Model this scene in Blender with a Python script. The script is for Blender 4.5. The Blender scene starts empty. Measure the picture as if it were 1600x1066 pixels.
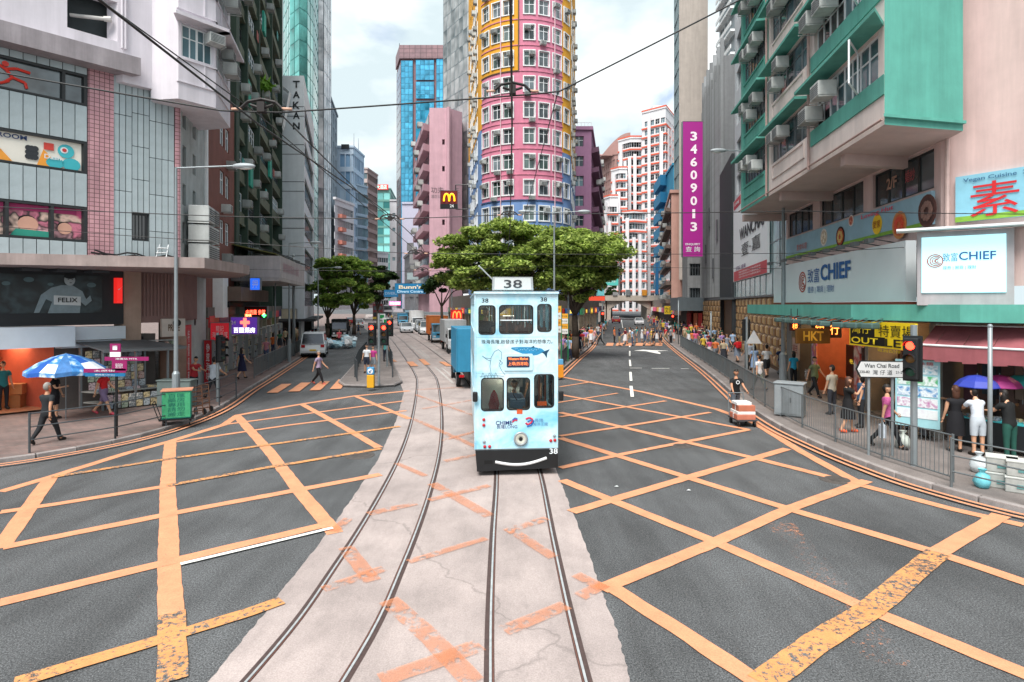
import bpy, bmesh, math, random
import numpy as np
from mathutils import Vector, Matrix, Euler
RD = random.Random(11)
SC = bpy.context.scene; COL = SC.collection
PI = math.pi; rad = math.radians
# ------------------------------------------------------------------ camera
F = 920.0; H = 4.1                      # focal length (px of a 1600 px wide frame), eye height in metres
cd = bpy.data.cameras.new('camera'); cam = bpy.data.objects.new('camera', cd); COL.objects.link(cam)
cam.location = (0, 0, H); cam.rotation_euler = (PI/2, 0, 0)
cd.sensor_width = 36; cd.lens = 36*F/1600; cd.shift_y = -57/1600
cd.clip_start = .1; cd.clip_end = 6000
SC.camera = cam
# ------------------------------------------------------------------ sky and sun
W = bpy.data.worlds.new('World'); SC.world = W; W.use_nodes = True
wn = W.node_tree.nodes; wl = W.node_tree.links; wn.clear()
SUN_EL, SUN_AZ = rad(58), rad(200)      # high, behind the camera and a little left
sky = wn.new('ShaderNodeTexSky'); sky.sky_type = 'NISHITA'; sky.sun_disc = False
sky.sun_elevation = SUN_EL; sky.sun_rotation = SUN_AZ; sky.dust_density = 1.5
bg1 = wn.new('ShaderNodeBackground'); bg1.inputs[1].default_value = .11
wl.new(sky.outputs[0], bg1.inputs[0])
tc = wn.new('ShaderNodeTexCoord'); mp = wn.new('ShaderNodeMapping'); mp.inputs['Scale'].default_value = (1, 1, 1.7)
wl.new(tc.outputs['Generated'], mp.inputs[0])
n1 = wn.new('ShaderNodeTexNoise'); n1.inputs['Scale'].default_value = 2.6; n1.inputs['Detail'].default_value = 7
n1.inputs['Roughness'].default_value = .52; n1.inputs['Distortion'].default_value = .4
wl.new(mp.outputs[0], n1.inputs['Vector'])
r1 = wn.new('ShaderNodeValToRGB'); r1.color_ramp.elements[0].position = .36; r1.color_ramp.elements[1].position = .47
wl.new(n1.outputs[0], r1.inputs[0])
n2 = wn.new('ShaderNodeTexNoise'); n2.inputs['Scale'].default_value = 3.3; n2.inputs['Detail'].default_value = 6
mp2 = wn.new('ShaderNodeMapping'); mp2.inputs['Location'].default_value = (3.1, .7, 1.9); mp2.inputs['Scale'].default_value = (1, 1, 2)
wl.new(tc.outputs['Generated'], mp2.inputs[0]); wl.new(mp2.outputs[0], n2.inputs['Vector'])
r2 = wn.new('ShaderNodeValToRGB')
r2.color_ramp.elements[0].position = .40; r2.color_ramp.elements[0].color = (.52, .61, .64, 1)
r2.color_ramp.elements[1].position = .60; r2.color_ramp.elements[1].color = (.93, .965, .97, 1)
wl.new(n2.outputs[0], r2.inputs[0])
bg2 = wn.new('ShaderNodeBackground'); bg2.inputs[1].default_value = .8
wl.new(r2.outputs[0], bg2.inputs[0])
mx = wn.new('ShaderNodeMixShader'); wo = wn.new('ShaderNodeOutputWorld')
wl.new(r1.outputs[0], mx.inputs[0]); wl.new(bg1.outputs[0], mx.inputs[1]); wl.new(bg2.outputs[0], mx.inputs[2])
wl.new(mx.outputs[0], wo.inputs[0])
sd = bpy.data.lights.new('sun', 'SUN'); sd.energy = 3.0; sd.angle = rad(34); sd.color = (1, .955, .9)
sun = bpy.data.objects.new('sun', sd); COL.objects.link(sun)
dv = Vector((math.sin(SUN_AZ)*math.cos(SUN_EL), math.cos(SUN_AZ)*math.cos(SUN_EL), math.sin(SUN_EL)))
sun.rotation_euler = dv.to_track_quat('Z', 'Y').to_euler()
SC.view_settings.view_transform = 'Standard'; SC.view_settings.look = 'None'
SC.view_settings.exposure = .92; SC.view_settings.gamma = 1
# ------------------------------------------------------------------ small maths
def gp(px, py, z=0):
    Y = F*(H-z)/(py-476.0); return ((px-800)/F*Y, Y)
def wx(px, Y): return (px-800)/F*Y
def wz(py, Y): return H-(py-476.0)/F*Y
def lin(c): return c/12.92 if c <= .04045 else ((c+.055)/1.055)**2.4
def rgb(h): return tuple(lin(int(h[i:i+2], 16)/255) for i in (0, 2, 4))
# ------------------------------------------------------------------ materials
MT = {}
def M(hexc, r=.75, v=.12, s=2.5, metal=0, bump=0, streak=0, emit=0, rand=0, fine=0, spec=.4, trans=0, alpha=None):
    key = (hexc, r, v, s, metal, bump, streak, emit, rand, fine, spec, trans, alpha)
    if key in MT: return MT[key]
    m = bpy.data.materials.new('m_'+hexc); m.use_nodes = True; MT[key] = m
    N = m.node_tree.nodes; L = m.node_tree.links; b = N['Principled BSDF']
    c = rgb(hexc); b.inputs['Roughness'].default_value = r; b.inputs['Metallic'].default_value = metal
    b.inputs['Specular IOR Level'].default_value = spec
    m.diffuse_color = (*c, 1)
    if emit:
        b.inputs['Base Color'].default_value = (*c, 1)
        b.inputs['Emission Color'].default_value = (*c, 1); b.inputs['Emission Strength'].default_value = emit; return m
    if trans: b.inputs['Transmission Weight'].default_value = trans
    if alpha is not None: b.inputs['Alpha'].default_value = alpha
    t = N.new('ShaderNodeTexCoord'); out = None
    def mul(fac_socket, lo, hi):
        nonlocal out
        mr = N.new('ShaderNodeMapRange'); mr.inputs[1].default_value = .3; mr.inputs[2].default_value = .7
        mr.inputs[3].default_value = lo; mr.inputs[4].default_value = hi; L.new(fac_socket, mr.inputs[0])
        if out is None: out = mr.outputs[0]; return
        q = N.new('ShaderNodeMath'); q.operation = 'MULTIPLY'; L.new(out, q.inputs[0]); L.new(mr.outputs[0], q.inputs[1]); out = q.outputs[0]
    nz = None
    if v or bump:
        nz = N.new('ShaderNodeTexNoise'); nz.inputs['Scale'].default_value = s; nz.inputs['Detail'].default_value = 6
        nz.inputs['Roughness'].default_value = .65; L.new(t.outputs['Object'], nz.inputs['Vector'])
        if v: mul(nz.outputs[0], 1-v, 1+v*.6)
    if streak:
        mpn = N.new('ShaderNodeMapping'); mpn.inputs['Scale'].default_value = (1.6, 1.6, .12); L.new(t.outputs['Object'], mpn.inputs[0])
        z = N.new('ShaderNodeTexNoise'); z.inputs['Scale'].default_value = 1.3; z.inputs['Detail'].default_value = 5; z.inputs['Roughness'].default_value = .7
        L.new(mpn.outputs[0], z.inputs['Vector']); mul(z.outputs[0], 1-streak, 1.03)
    if fine:
        z = N.new('ShaderNodeTexNoise'); z.inputs['Scale'].default_value = 60; z.inputs['Detail'].default_value = 3
        L.new(t.outputs['Object'], z.inputs['Vector']); mul(z.outputs[0], 1-fine, 1+fine)
    if rand:
        oi = N.new('ShaderNodeObjectInfo'); mr = N.new('ShaderNodeMapRange')
        mr.inputs[3].default_value = 1-rand; mr.inputs[4].default_value = 1+rand; L.new(oi.outputs['Random'], mr.inputs[0])
        if out is None: out = mr.outputs[0]
        else:
            q = N.new('ShaderNodeMath'); q.operation = 'MULTIPLY'; L.new(out, q.inputs[0]); L.new(mr.outputs[0], q.inputs[1]); out = q.outputs[0]
    if out is not None:
        vm = N.new('ShaderNodeVectorMath'); vm.operation = 'SCALE'; vm.inputs[0].default_value = c
        L.new(out, vm.inputs['Scale']); L.new(vm.outputs[0], b.inputs['Base Color'])
    else: b.inputs['Base Color'].default_value = (*c, 1)
    if bump:
        bp = N.new('ShaderNodeBump'); bp.inputs['Strength'].default_value = bump; bp.inputs['Distance'].default_value = .02
        L.new(nz.outputs[0], bp.inputs['Height']); L.new(bp.outputs[0], b.inputs['Normal'])
    return m
def glass(hexc='1d2a30', r=.08, rand=.6, s=.5, mirror=0):
    """window pane with a dark room or pale curtain behind, different from pane to pane"""
    key = ('glass', hexc, r, rand, s, mirror)
    if key in MT: return MT[key]
    m = bpy.data.materials.new('glass_'+hexc); m.use_nodes = True; MT[key] = m
    N = m.node_tree.nodes; L = m.node_tree.links; b = N['Principled BSDF']; c = rgb(hexc)
    b.inputs['Roughness'].default_value = r; b.inputs['Specular IOR Level'].default_value = .9; b.inputs['Metallic'].default_value = mirror
    oi = N.new('ShaderNodeObjectInfo'); t = N.new('ShaderNodeTexCoord')
    nz = N.new('ShaderNodeTexNoise'); nz.noise_dimensions = '4D'; nz.inputs['Scale'].default_value = s; nz.inputs['Detail'].default_value = 2
    mw = N.new('ShaderNodeMath'); mw.operation = 'MULTIPLY'; mw.inputs[1].default_value = 40
    L.new(oi.outputs['Random'], mw.inputs[0]); L.new(mw.outputs[0], nz.inputs['W']); L.new(t.outputs['Object'], nz.inputs['Vector'])
    cr = N.new('ShaderNodeValToRGB'); e = cr.color_ramp.elements
    e[0].position = .35; e[0].color = (c[0]*.4, c[1]*.4, c[2]*.4, 1)
    e[1].position = .75; e[1].color = (min(1, c[0]*1.6+.22*rand), min(1, c[1]*1.6+.25*rand), min(1, c[2]*1.6+.26*rand), 1)
    L.new(nz.outputs[0], cr.inputs[0]); L.new(cr.outputs[0], b.inputs['Base Color'])
    if mirror:
        b2 = N.new('ShaderNodeBump'); b2.inputs['Strength'].default_value = .25; b2.inputs['Distance'].default_value = .3
        nb = N.new('ShaderNodeTexNoise'); nb.inputs['Scale'].default_value = .35; L.new(t.outputs['Object'], nb.inputs['Vector'])
        L.new(nb.outputs[0], b2.inputs['Height']); L.new(b2.outputs[0], b.inputs['Normal'])
    return m
# ------------------------------------------------------------------ object bookkeeping
OFF = {}
def tag(o, label=None, cat=None, group=None, kind=None):
    if label: o['label'] = label
    if cat: o['category'] = cat
    if group: o['group'] = group
    if kind: o['kind'] = kind
    return o
def root(name, label, cat, loc=(0, 0, 0), rz=0, group=None, world=False):
    o = bpy.data.objects.new(name, None); COL.objects.link(o); o.location = loc; o.rotation_euler = (0, 0, rz)
    o.empty_display_size = .3
    if world: OFF[o] = Vector(loc)
    return tag(o, label, cat, group)
def inst(name, mesh, parent=None, pos=(0, 0, 0), rz=0, mats=None, scale=None):
    o = bpy.data.objects.new(name, mesh); COL.objects.link(o)
    p = Vector(pos)
    if parent is not None:
        o.parent = parent
        if parent in OFF: p = p-OFF[parent]
    o.location = p; o.rotation_euler = (0, 0, rz)
    if scale: o.scale = scale
    if mats:
        for i, m in enumerate(mats):
            if m: o.material_slots[i].link = 'OBJECT'; o.material_slots[i].material = m
    return o
def dup(o, loc=None, rz=None, parent=None, label=None):
    c = o.copy(); COL.objects.link(c)
    if parent is not None: c.parent = parent
    if loc is not None: c.location = loc
    if rz is not None: c.rotation_euler = (0, 0, rz)
    if label: c['label'] = label
    for ch in KIDS.get(o, []): dup(ch, parent=c)
    return c
KIDS = {}
def fill_kids():
    KIDS.clear()
    for o in bpy.data.objects:
        if o.parent: KIDS.setdefault(o.parent, []).append(o)
class MB:
    def __init__(s): s.v = []; s.f = []; s.m = []; s.sm = []; s.mi = 0; s.smooth = False; s.X = None
    def add(s, vs, fs):
        n = len(s.v)
        if s.X is not None: vs = [tuple(s.X @ Vector(p)) for p in vs]
        s.v += [tuple(p) for p in vs]
        for f in fs: s.f.append([n+i for i in f]); s.m.append(s.mi); s.sm.append(s.smooth)
        return s
    def box(s, x0, x1, y0, y1, z0, z1):
        x0, x1 = sorted((x0, x1)); y0, y1 = sorted((y0, y1)); z0, z1 = sorted((z0, z1))
        return s.add([(x0, y0, z0), (x1, y0, z0), (x1, y1, z0), (x0, y1, z0), (x0, y0, z1), (x1, y0, z1), (x1, y1, z1), (x0, y1, z1)],
              [(0, 3, 2, 1), (4, 5, 6, 7), (0, 1, 5, 4), (1, 2, 6, 5), (2, 3, 7, 6), (3, 0, 4, 7)])
    def rbox(s, x0, x1, y0, y1, z0, z1, b=.03):
        """box with chamfered edges"""
        bm = bmesh.new(); bmesh.ops.create_cube(bm, size=1)
        for v in bm.verts: v.co = Vector(((x0+x1)/2+v.co.x*(x1-x0), (y0+y1)/2+v.co.y*(y1-y0), (z0+z1)/2+v.co.z*(z1-z0)))
        bmesh.ops.bevel(bm, geom=bm.edges[:]+bm.verts[:], offset=b, segments=2, profile=.5, affect='EDGES')
        bm.verts.ensure_lookup_table(); s.add([v.co[:] for v in bm.verts], [[v.index for v in f.verts] for f in bm.faces]); bm.free(); return s
    def tube(s, p0, p1, r0, r1=None, n=8, caps=True):
        r1 = r0 if r1 is None else r1; p0 = Vector(p0); p1 = Vector(p1); d = (p1-p0)
        if d.length < 1e-6: return s
        d.normalize(); a = Vector((0, 0, 1)) if abs(d.z) < .9 else Vector((1, 0, 0)); x = d.cross(a).normalized(); y = d.cross(x)
        vs = []
        for p, r in ((p0, r0), (p1, r1)):
            for i in range(n):
                t = 2*PI*i/n; vs.append(p+x*(r*math.cos(t))+y*(r*math.sin(t)))
        fs = [((i+1) % n, i, n+i, n+(i+1) % n) for i in range(n)]
        if caps: fs += [tuple(range(n)), tuple(range(2*n-1, n-1, -1))]
        return s.add(vs, fs)
    def path(s, pts, r, n=6):
        for a, b in zip(pts, pts[1:]): s.tube(a, b, r, r, n)
        return s
    def prism(s, poly, z0, z1):
        """poly: plan points counter-clockwise"""
        n = len(poly); vs = [(x, y, z0) for x, y in poly]+[(x, y, z1) for x, y in poly]
        return s.add(vs, [tuple(range(n-1, -1, -1)), tuple(range(n, 2*n))]+[(i, (i+1) % n, n+(i+1) % n, n+i) for i in range(n)])
    def slab(s, poly, y0, y1):
        """poly of (x,z), extruded in y"""
        n = len(poly); vs = [(x, y0, z) for x, z in poly]+[(x, y1, z) for x, z in poly]
        return s.add(vs, [tuple(range(n)), tuple(range(2*n-1, n-1, -1))]+[((i+1) % n, i, n+i, n+(i+1) % n) for i in range(n)])
    def side(s, poly, x0, x1):
        """poly of (y,z), extruded in x"""
        n = len(poly); vs = [(x0, y, z) for y, z in poly]+[(x1, y, z) for y, z in poly]
        return s.add(vs, [tuple(range(n)), tuple(range(2*n-1, n-1, -1))]+[((i+1) % n, i, n+i, n+(i+1) % n) for i in range(n)])
    def ball(s, c, r, nu=12, nv=8):
        rx, ry, rz = r if hasattr(r, '__len__') else (r, r, r); vs = []
        for j in range(nv+1):
            ph = PI*j/nv
            for i in range(nu):
                th = 2*PI*i/nu; vs.append((c[0]+rx*math.sin(ph)*math.cos(th), c[1]+ry*math.sin(ph)*math.sin(th), c[2]+rz*math.cos(ph)))
        return s.add(vs, [(j*nu+i, (j+1)*nu+i, (j+1)*nu+(i+1) % nu, j*nu+(i+1) % nu) for j in range(nv) for i in range(nu)])
    def lathe(s, prof, c=(0, 0, 0), n=20, ex=1, ey=1):
        vs = []; k = len(prof)
        for r, z in prof:
            for i in range(n):
                t = 2*PI*i/n; vs.append((c[0]+ex*r*math.cos(t), c[1]+ey*r*math.sin(t), c[2]+z))
        return s.add(vs, [(j*n+i, j*n+(i+1) % n, (j+1)*n+(i+1) % n, (j+1)*n+i) for j in range(k-1) for i in range(n)])
    def mesh(s, name, mats):
        me = bpy.data.meshes.new(name); me.from_pydata(s.v, [], s.f)
        for m in (mats if isinstance(mats, (list, tuple)) else [mats]): me.materials.append(m)
        me.polygons.foreach_set('material_index', s.m); me.polygons.foreach_set('use_smooth', s.sm); me.update(); return me
    def build(s, name, mats, parent=None, label=None):
        if parent in OFF:
            o0 = OFF[parent]; s.v = [(x-o0.x, y-o0.y, z-o0.z) for x, y, z in s.v]
        o = bpy.data.objects.new(name, s.mesh(name, mats)); COL.objects.link(o)
        if parent is not None: o.parent = parent
        if label: o['label'] = label
        return o
def thing(name, mb, mats, label, cat, group=None, kind=None):
    """a single-mesh thing given in world coordinates: origin moved to its base"""
    xs = [v[0] for v in mb.v]; ys = [v[1] for v in mb.v]; zs = [v[2] for v in mb.v]
    c = Vector(((min(xs)+max(xs))/2, (min(ys)+max(ys))/2, min(zs)))
    mb.v = [(x-c.x, y-c.y, z-c.z) for x, y, z in mb.v]
    o = mb.build(name, mats); o.location = c; return tag(o, label, cat, group, kind)
def struct(name, mb, mats): return tag(mb.build(name, mats), kind='structure')
TXC = {}
def text(name, s, parent, pos, rz, h, mat, w=None, ext=.012, lean=0, tilt=0, line=1.0, bold=None):
    """lettering standing upright, reading along local X turned by rz; h,w = size of the inked box; pos = its centre"""
    if bold is None: bold = (.028 if h > .3 else .016) if s.isascii() and s != '38' else (.012 if s == '38' else 0)
    key = (s, ext, line, bold)
    if key not in TXC:
        c = bpy.data.curves.new(name, 'FONT'); c.body = s; c.align_x = 'CENTER'; c.resolution_u = 3; c.space_line = line; c.offset = bold
        t = bpy.data.objects.new('t', c); COL.objects.link(t)
        me = bpy.data.meshes.new_from_object(t.evaluated_get(bpy.context.evaluated_depsgraph_get()))
        bpy.data.objects.remove(t); TXC[key] = me
    me0 = TXC[key]; n = len(me0.vertices); co = np.empty(n*3); me0.vertices.foreach_get('co', co); co = co.reshape(-1, 3)
    lo, hi = co.min(0), co.max(0); cc = (lo+hi)/2; sy = h/(hi[1]-lo[1]); sx = sy if w is None else w/(hi[0]-lo[0])
    me = me0.copy(); me.materials.clear(); me.materials.append(mat)
    q = (co-cc)*[sx, sy, 1]; q[:, 0] += q[:, 1]*lean
    # flat print with a little thickness
    out = np.stack([q[:, 0], np.zeros(n), q[:, 1]], 1)
    me.vertices.foreach_set('co', out.ravel()); me.update(); me.name = name
    o = inst(name, me, parent, pos, rz)
    if tilt: o.rotation_euler = (tilt, 0, rz)
    return o
# ------------------------------------------------------------------ facades
class Fa:
    """a wall line in plan; u runs to the right as seen from outside, d is outward"""
    def __init__(s, pts):
        s.p = [Vector((x, y)) for x, y in pts]; s.L = [0]
        for a, b in zip(s.p, s.p[1:]): s.L.append(s.L[-1]+(b-a).length)
        s.len = s.L[-1]
        s.dir = [(b-a).normalized() for a, b in zip(s.p, s.p[1:])]
        s.nv = []
        for i in range(len(s.p)):
            a = s.dir[max(0, i-1)]; b = s.dir[min(i, len(s.dir)-1)]; t = (a+b).normalized(); k = 1/max(.3, t.dot(b)); s.nv.append(Vector((t.y, -t.x))*k)
    def seg(s, u):
        for i in range(len(s.dir)):
            if u <= s.L[i+1]+1e-9: return i
        return len(s.dir)-1
    def at(s, u, z=0, d=0):
        i = s.seg(u); L = s.L[i+1]-s.L[i]; t = (u-s.L[i])/L; p = s.p[i]+(s.p[i+1]-s.p[i])*t
        n = s.nv[i]*(1-t)+s.nv[i+1]*t if 0 <= t <= 1 else Vector((s.dir[i].y, -s.dir[i].x)); p = p+n*d
        return Vector((p.x, p.y, z))
    def rot(s, u): d = s.dir[s.seg(u)]; return math.atan2(d.y, d.x)
    def upx(s, px):
        """u where the ray of picture column px meets the wall"""
        k = (px-800)/F
        for i in range(len(s.dir)):
            a, d = s.p[i], s.dir[i]; q = d.x-k*d.y
            if abs(q) < 1e-9: continue
            t = (k*a.y-a.x)/q; L = s.L[i+1]-s.L[i]
            if (-1e-6 <= t <= L+1e-6) or (i == len(s.dir)-1 and t > 0) or (i == 0 and t < 0 and len(s.dir) == 1): return s.L[i]+t
        return 0
def cuts(fa, a, b, extra=()):
    xs = {round(a, 4), round(b, 4)}
    for L in fa.L:
        if a < L < b: xs.add(round(L, 4))
    for e in extra:
        if a < e < b: xs.add(round(e, 4))
    return sorted(xs)
def fbox(mb, fa, u0, u1, z0, z1, d0, d1):
    us = cuts(fa, u0, u1); vs = []
    for u in us:
        for z, d in ((z0, d0), (z0, d1), (z1, d1), (z1, d0)): vs.append(fa.at(u, z, d))
    n = len(us); fs = []
    for i in range(n-1):
        a = 4*i; b = a+4
        for j in range(4): k = (j+1) % 4; fs.append((a+j, b+j, b+k, a+k))
    fs += [(0, 1, 2, 3), (4*n-1, 4*n-2, 4*n-3, 4*n-4)]
    mb.add(vs, fs); return mb
def wall(mb, fa, u0, u1, z0, z1, holes, dep=.18, d=0):
    """outer skin with openings (u0,u1,z0,z1) and their reveals"""
    xs = cuts(fa, u0, u1, [h[i] for h in holes for i in (0, 1)]); zs = sorted({round(z0, 4), round(z1, 4)}|{round(h[i], 4) for h in holes for i in (2, 3) if z0 < h[i] < z1})
    for za, zb in zip(zs, zs[1:]):
        zc = (za+zb)/2; row = [h for h in holes if h[2] < zc < h[3]]; st = None
        corner = {round(L, 4) for L in fa.L}
        for i, (xa, xb) in enumerate(zip(xs, xs[1:])):
            xc = (xa+xb)/2; hole = any(h[0] < xc < h[1] for h in row)
            if not hole and st is None: st = xa
            if st is not None and (hole or xb in corner or i == len(xs)-2):
                e = xa if hole else xb
                if e > st: mb.add([fa.at(st+1e-6, za, d), fa.at(e-1e-6, za, d), fa.at(e-1e-6, zb, d), fa.at(st+1e-6, zb, d)], [(0, 1, 2, 3)])
                st = None
    for a, b, c, e in holes:
        P = [fa.at(a, c, d), fa.at(b, c, d), fa.at(b, e, d), fa.at(a, e, d)]; Q = [fa.at(a, c, d-dep), fa.at(b, c, d-dep), fa.at(b, e, d-dep), fa.at(a, e, d-dep)]
        mb.add(P+Q, [(0, 4, 5, 1), (1, 5, 6, 2), (2, 6, 7, 3), (3, 7, 4, 0)])
    return mb
WM = {}
def winmesh(w, h, cols, rows, fw, sur, fmat, gmat, smat=None, grille=0):
    key = (round(w, 2), round(h, 2), cols, rows, fw, sur, fmat.name, gmat.name, grille, smat.name if smat else '')
    if key in WM: return WM[key]
    a = MB(); t = .05
    a.box(-w/2, w/2, -t, 0, 0, fw).box(-w/2, w/2, -t, 0, h-fw, h).box(-w/2, -w/2+fw, -t, 0, fw, h-fw).box(w/2-fw, w/2, -t, 0, fw, h-fw)
    for i in range(1, cols): x = -w/2+w*i/cols; a.box(x-fw*.45, x+fw*.45, -t+.003, 0, fw, h-fw)
    for z in rows: a.box(-w/2+fw, w/2-fw, -t+.006, 0, z*h-fw*.4, z*h+fw*.4)
    for i in range(grille): x = -w/2+w*(i+.5)/grille; a.box(x-.012, x+.012, -.012-t, -t+.004, fw, h-fw)
    a.mi = 1
    if sur:
        e = .05; q = sur
        a.box(-w/2-q, w/2+q, -e-.19, -.14, -q, -.001).box(-w/2-q, w/2+q, -e-.19, -.14, h+.001, h+q).box(-w/2-q, -w/2-.001, -e-.19, -.14, 0, h).box(w/2+.001, w/2+q, -e-.19, -.14, 0, h)
    fm = a.mesh('window', [fmat, smat or fmat]); g = MB().box(-w/2+fw*.5, w/2-fw*.5, -.02, -.008, fw*.5, h-fw*.5); gm = g.mesh('pane', gmat)
    WM[key] = (fm, gm); return WM[key]
def window(fa, u, z, w, h, parent, fmat, gmat, cols=2, rows=(), fw=.06, dep=.18, sur=0, smat=None, grille=0, name='window'):
    fm, gm = winmesh(w, h, cols, tuple(rows), fw, sur, fmat, gmat, smat, grille)
    o = inst(name, fm, parent, fa.at(u, z, -dep+.001), fa.rot(u)); inst('pane', gm, o); return o
ACM = {}
def acmesh():
    if 'm' not in ACM:
        a = MB().rbox(-.33, .33, -.5, 0, 0, .42, .02); a.mi = 1
        for i in range(6): a.box(-.29, .29, -.506, -.495, .05+i*.055, .075+i*.055)
        a.mi = 0
        a.box(-.36, -.34, -.5, 0, -.05, -.02).box(.34, .36, -.5, 0, -.05, -.02)
        ACM['m'] = a.mesh('air_conditioner', [M('b4b8b6', .7, .2, rand=.3, streak=.35), M('4a4f52', .7)])
    return ACM['m']
def ac(fa, u, z, parent, d=0, s=1): return inst('air_conditioner', acmesh(), parent, fa.at(u, z, d), fa.rot(u), scale=(s, s, s))
def closed(mb, pts, z0, z1):
    """solid core behind facades"""
    a = sum(p[0]*q[1]-q[0]*p[1] for p, q in zip(pts, pts[1:]+pts[:1]))
    mb.prism(pts if a > 0 else pts[::-1], z0, z1); return mb
# ================================================================== THE GROUND
def nodes_mat(name):
    m = bpy.data.materials.new(name); m.use_nodes = True; return m, m.node_tree.nodes, m.node_tree.links, m.node_tree.nodes['Principled BSDF']
def ramp(N, L, src, p0, c0, p1, c1):
    r = N.new('ShaderNodeValToRGB'); e = r.color_ramp.elements; e[0].position = p0; e[0].color = (*c0, 1); e[1].position = p1; e[1].color = (*c1, 1); L.new(src, r.inputs[0]); return r.outputs[0]
def noise(N, L, scale, detail=5, rough=.6, vec=None, loc=(0, 0, 0), sc=(1, 1, 1), dist=0):
    t = N.new('ShaderNodeTexCoord'); mpp = N.new('ShaderNodeMapping'); mpp.inputs['Location'].default_value = loc; mpp.inputs['Scale'].default_value = sc
    L.new(t.outputs['Object'], mpp.inputs[0]); n = N.new('ShaderNodeTexNoise'); n.inputs['Scale'].default_value = scale; n.inputs['Detail'].default_value = detail
    n.inputs['Roughness'].default_value = rough; n.inputs['Distortion'].default_value = dist; L.new(mpp.outputs[0], n.inputs['Vector']); return n.outputs[0]
def mixc(N, L, f, a, b, mode='MIX'):
    m = N.new('ShaderNodeMix'); m.data_type = 'RGBA'; m.blend_type = mode
    if isinstance(f, float): m.inputs[0].default_value = f
    else: L.new(f, m.inputs[0])
    for k, x in ((6, a), (7, b)):
        if isinstance(x, tuple): m.inputs[k].default_value = (*x, 1)
        else: L.new(x, m.inputs[k])
    return m.outputs[2]
def g3(v, t=(1, 1, 1)): return (v*t[0], v*t[1], v*t[2])
def asphalt_color(N, L):
    tint = (.95, 1.0, 1.04)
    agg = ramp(N, L, noise(N, L, 42, 3, .8), .40, g3(.035, tint), .62, g3(.14, tint))
    big = ramp(N, L, noise(N, L, .35, 4, .6), .35, g3(.74), .65, g3(1.18))
    trk = ramp(N, L, noise(N, L, 1.1, 4, .6, sc=(1.6, .22, 1)), .38, g3(.78), .6, g3(1.06))
    spk = ramp(N, L, noise(N, L, 75, 2, .7, loc=(3, 1, 0)), .61, g3(0.0), .65, g3(.17))
    c = mixc(N, L, 1.0, agg, big, 'MULTIPLY'); c = mixc(N, L, 1.0, c, trk, 'MULTIPLY'); return mixc(N, L, 1.0, c, spk, 'ADD')
m, N, L, b = nodes_mat('asphalt'); L.new(asphalt_color(N, L), b.inputs['Base Color']); b.inputs['Roughness'].default_value = .82; b.inputs['Specular IOR Level'].default_value = .35
bp = N.new('ShaderNodeBump'); bp.inputs['Strength'].default_value = .5; bp.inputs['Distance'].default_value = .012; L.new(noise(N, L, 45, 3, .8), bp.inputs['Height']); L.new(bp.outputs[0], b.inputs['Normal'])
ASPH = m
m, N, L, b = nodes_mat('tram_bed_concrete')
c = ramp(N, L, noise(N, L, .55, 6, .62), .34, (.30, .255, .242), .66, (.43, .365, .345))
c = mixc(N, L, 1.0, c, ramp(N, L, noise(N, L, 55, 3, .7), .35, g3(.8), .65, g3(1.1)), 'MULTIPLY')
c = mixc(N, L, 1.0, c, ramp(N, L, noise(N, L, 2.2, 6, .75, sc=(1, .3, 1), loc=(4, 4, 0)), .36, g3(.84), .55, g3(1.0)), 'MULTIPLY')
vo = N.new('ShaderNodeTexVoronoi'); vo.feature = 'DISTANCE_TO_EDGE'; vo.inputs['Scale'].default_value = .1; tt = N.new('ShaderNodeTexCoord')
nn = N.new('ShaderNodeTexNoise'); nn.inputs['Scale'].default_value = 1.2; nn.inputs['Detail'].default_value = 6; L.new(tt.outputs['Object'], nn.inputs['Vector'])
va = N.new('ShaderNodeVectorMath'); va.operation = 'MULTIPLY_ADD'; va.inputs[1].default_value = (1.2, 1.2, 0); L.new(nn.outputs['Color'], va.inputs[0]); L.new(tt.outputs['Object'], va.inputs[2]); L.new(va.outputs[0], vo.inputs['Vector'])
c = mixc(N, L, 1.0, c, ramp(N, L, vo.outputs['Distance'], .0003, g3(.72), .0011, g3(1.0)), 'MULTIPLY')
L.new(c, b.inputs['Base Color']); b.inputs['Roughness'].default_value = .8
bp = N.new('ShaderNodeBump'); bp.inputs['Strength'].default_value = .35; bp.inputs['Distance'].default_value = .01; L.new(noise(N, L, 20, 5, .7), bp.inputs['Height']); L.new(bp.outputs[0], b.inputs['Normal'])
CONC = m
def paint(name, col, lo, hi, base, scale=7):
    m, N, L, b = nodes_mat(name)
    f = mixc(N, L, .45, ramp(N, L, noise(N, L, scale, 8, .78), lo, g3(0.), hi, g3(1.)), ramp(N, L, noise(N, L, .9, 3, .5, loc=(5, 2, 0)), lo-.05, g3(0.), hi+.1, g3(1.)))
    f2 = ramp(N, L, f, .38, g3(0.), .58, g3(1.))
    pc = mixc(N, L, 1.0, ramp(N, L, noise(N, L, 3, 5, .6), .3, tuple(x*.86 for x in col), .7, tuple(min(1, x*1.1) for x in col)), ramp(N, L, noise(N, L, 50, 3, .7), .35, g3(.82), .6, g3(1.04)), 'MULTIPLY')
    bc = asphalt_color(N, L) if base is None else base
    L.new(mixc(N, L, f2, bc, pc), b.inputs['Base Color']); b.inputs['Roughness'].default_value = .72
    if 'faint' in name or 'concrete' in name: fm_ = N.new('ShaderNodeMath'); fm_.operation = 'MULTIPLY'; fm_.inputs[1].default_value = .42; L.new(f2, fm_.inputs[0]); L.new(fm_.outputs[0], b.inputs['Alpha']); L.new(pc, b.inputs['Base Color'])
    return m
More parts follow.
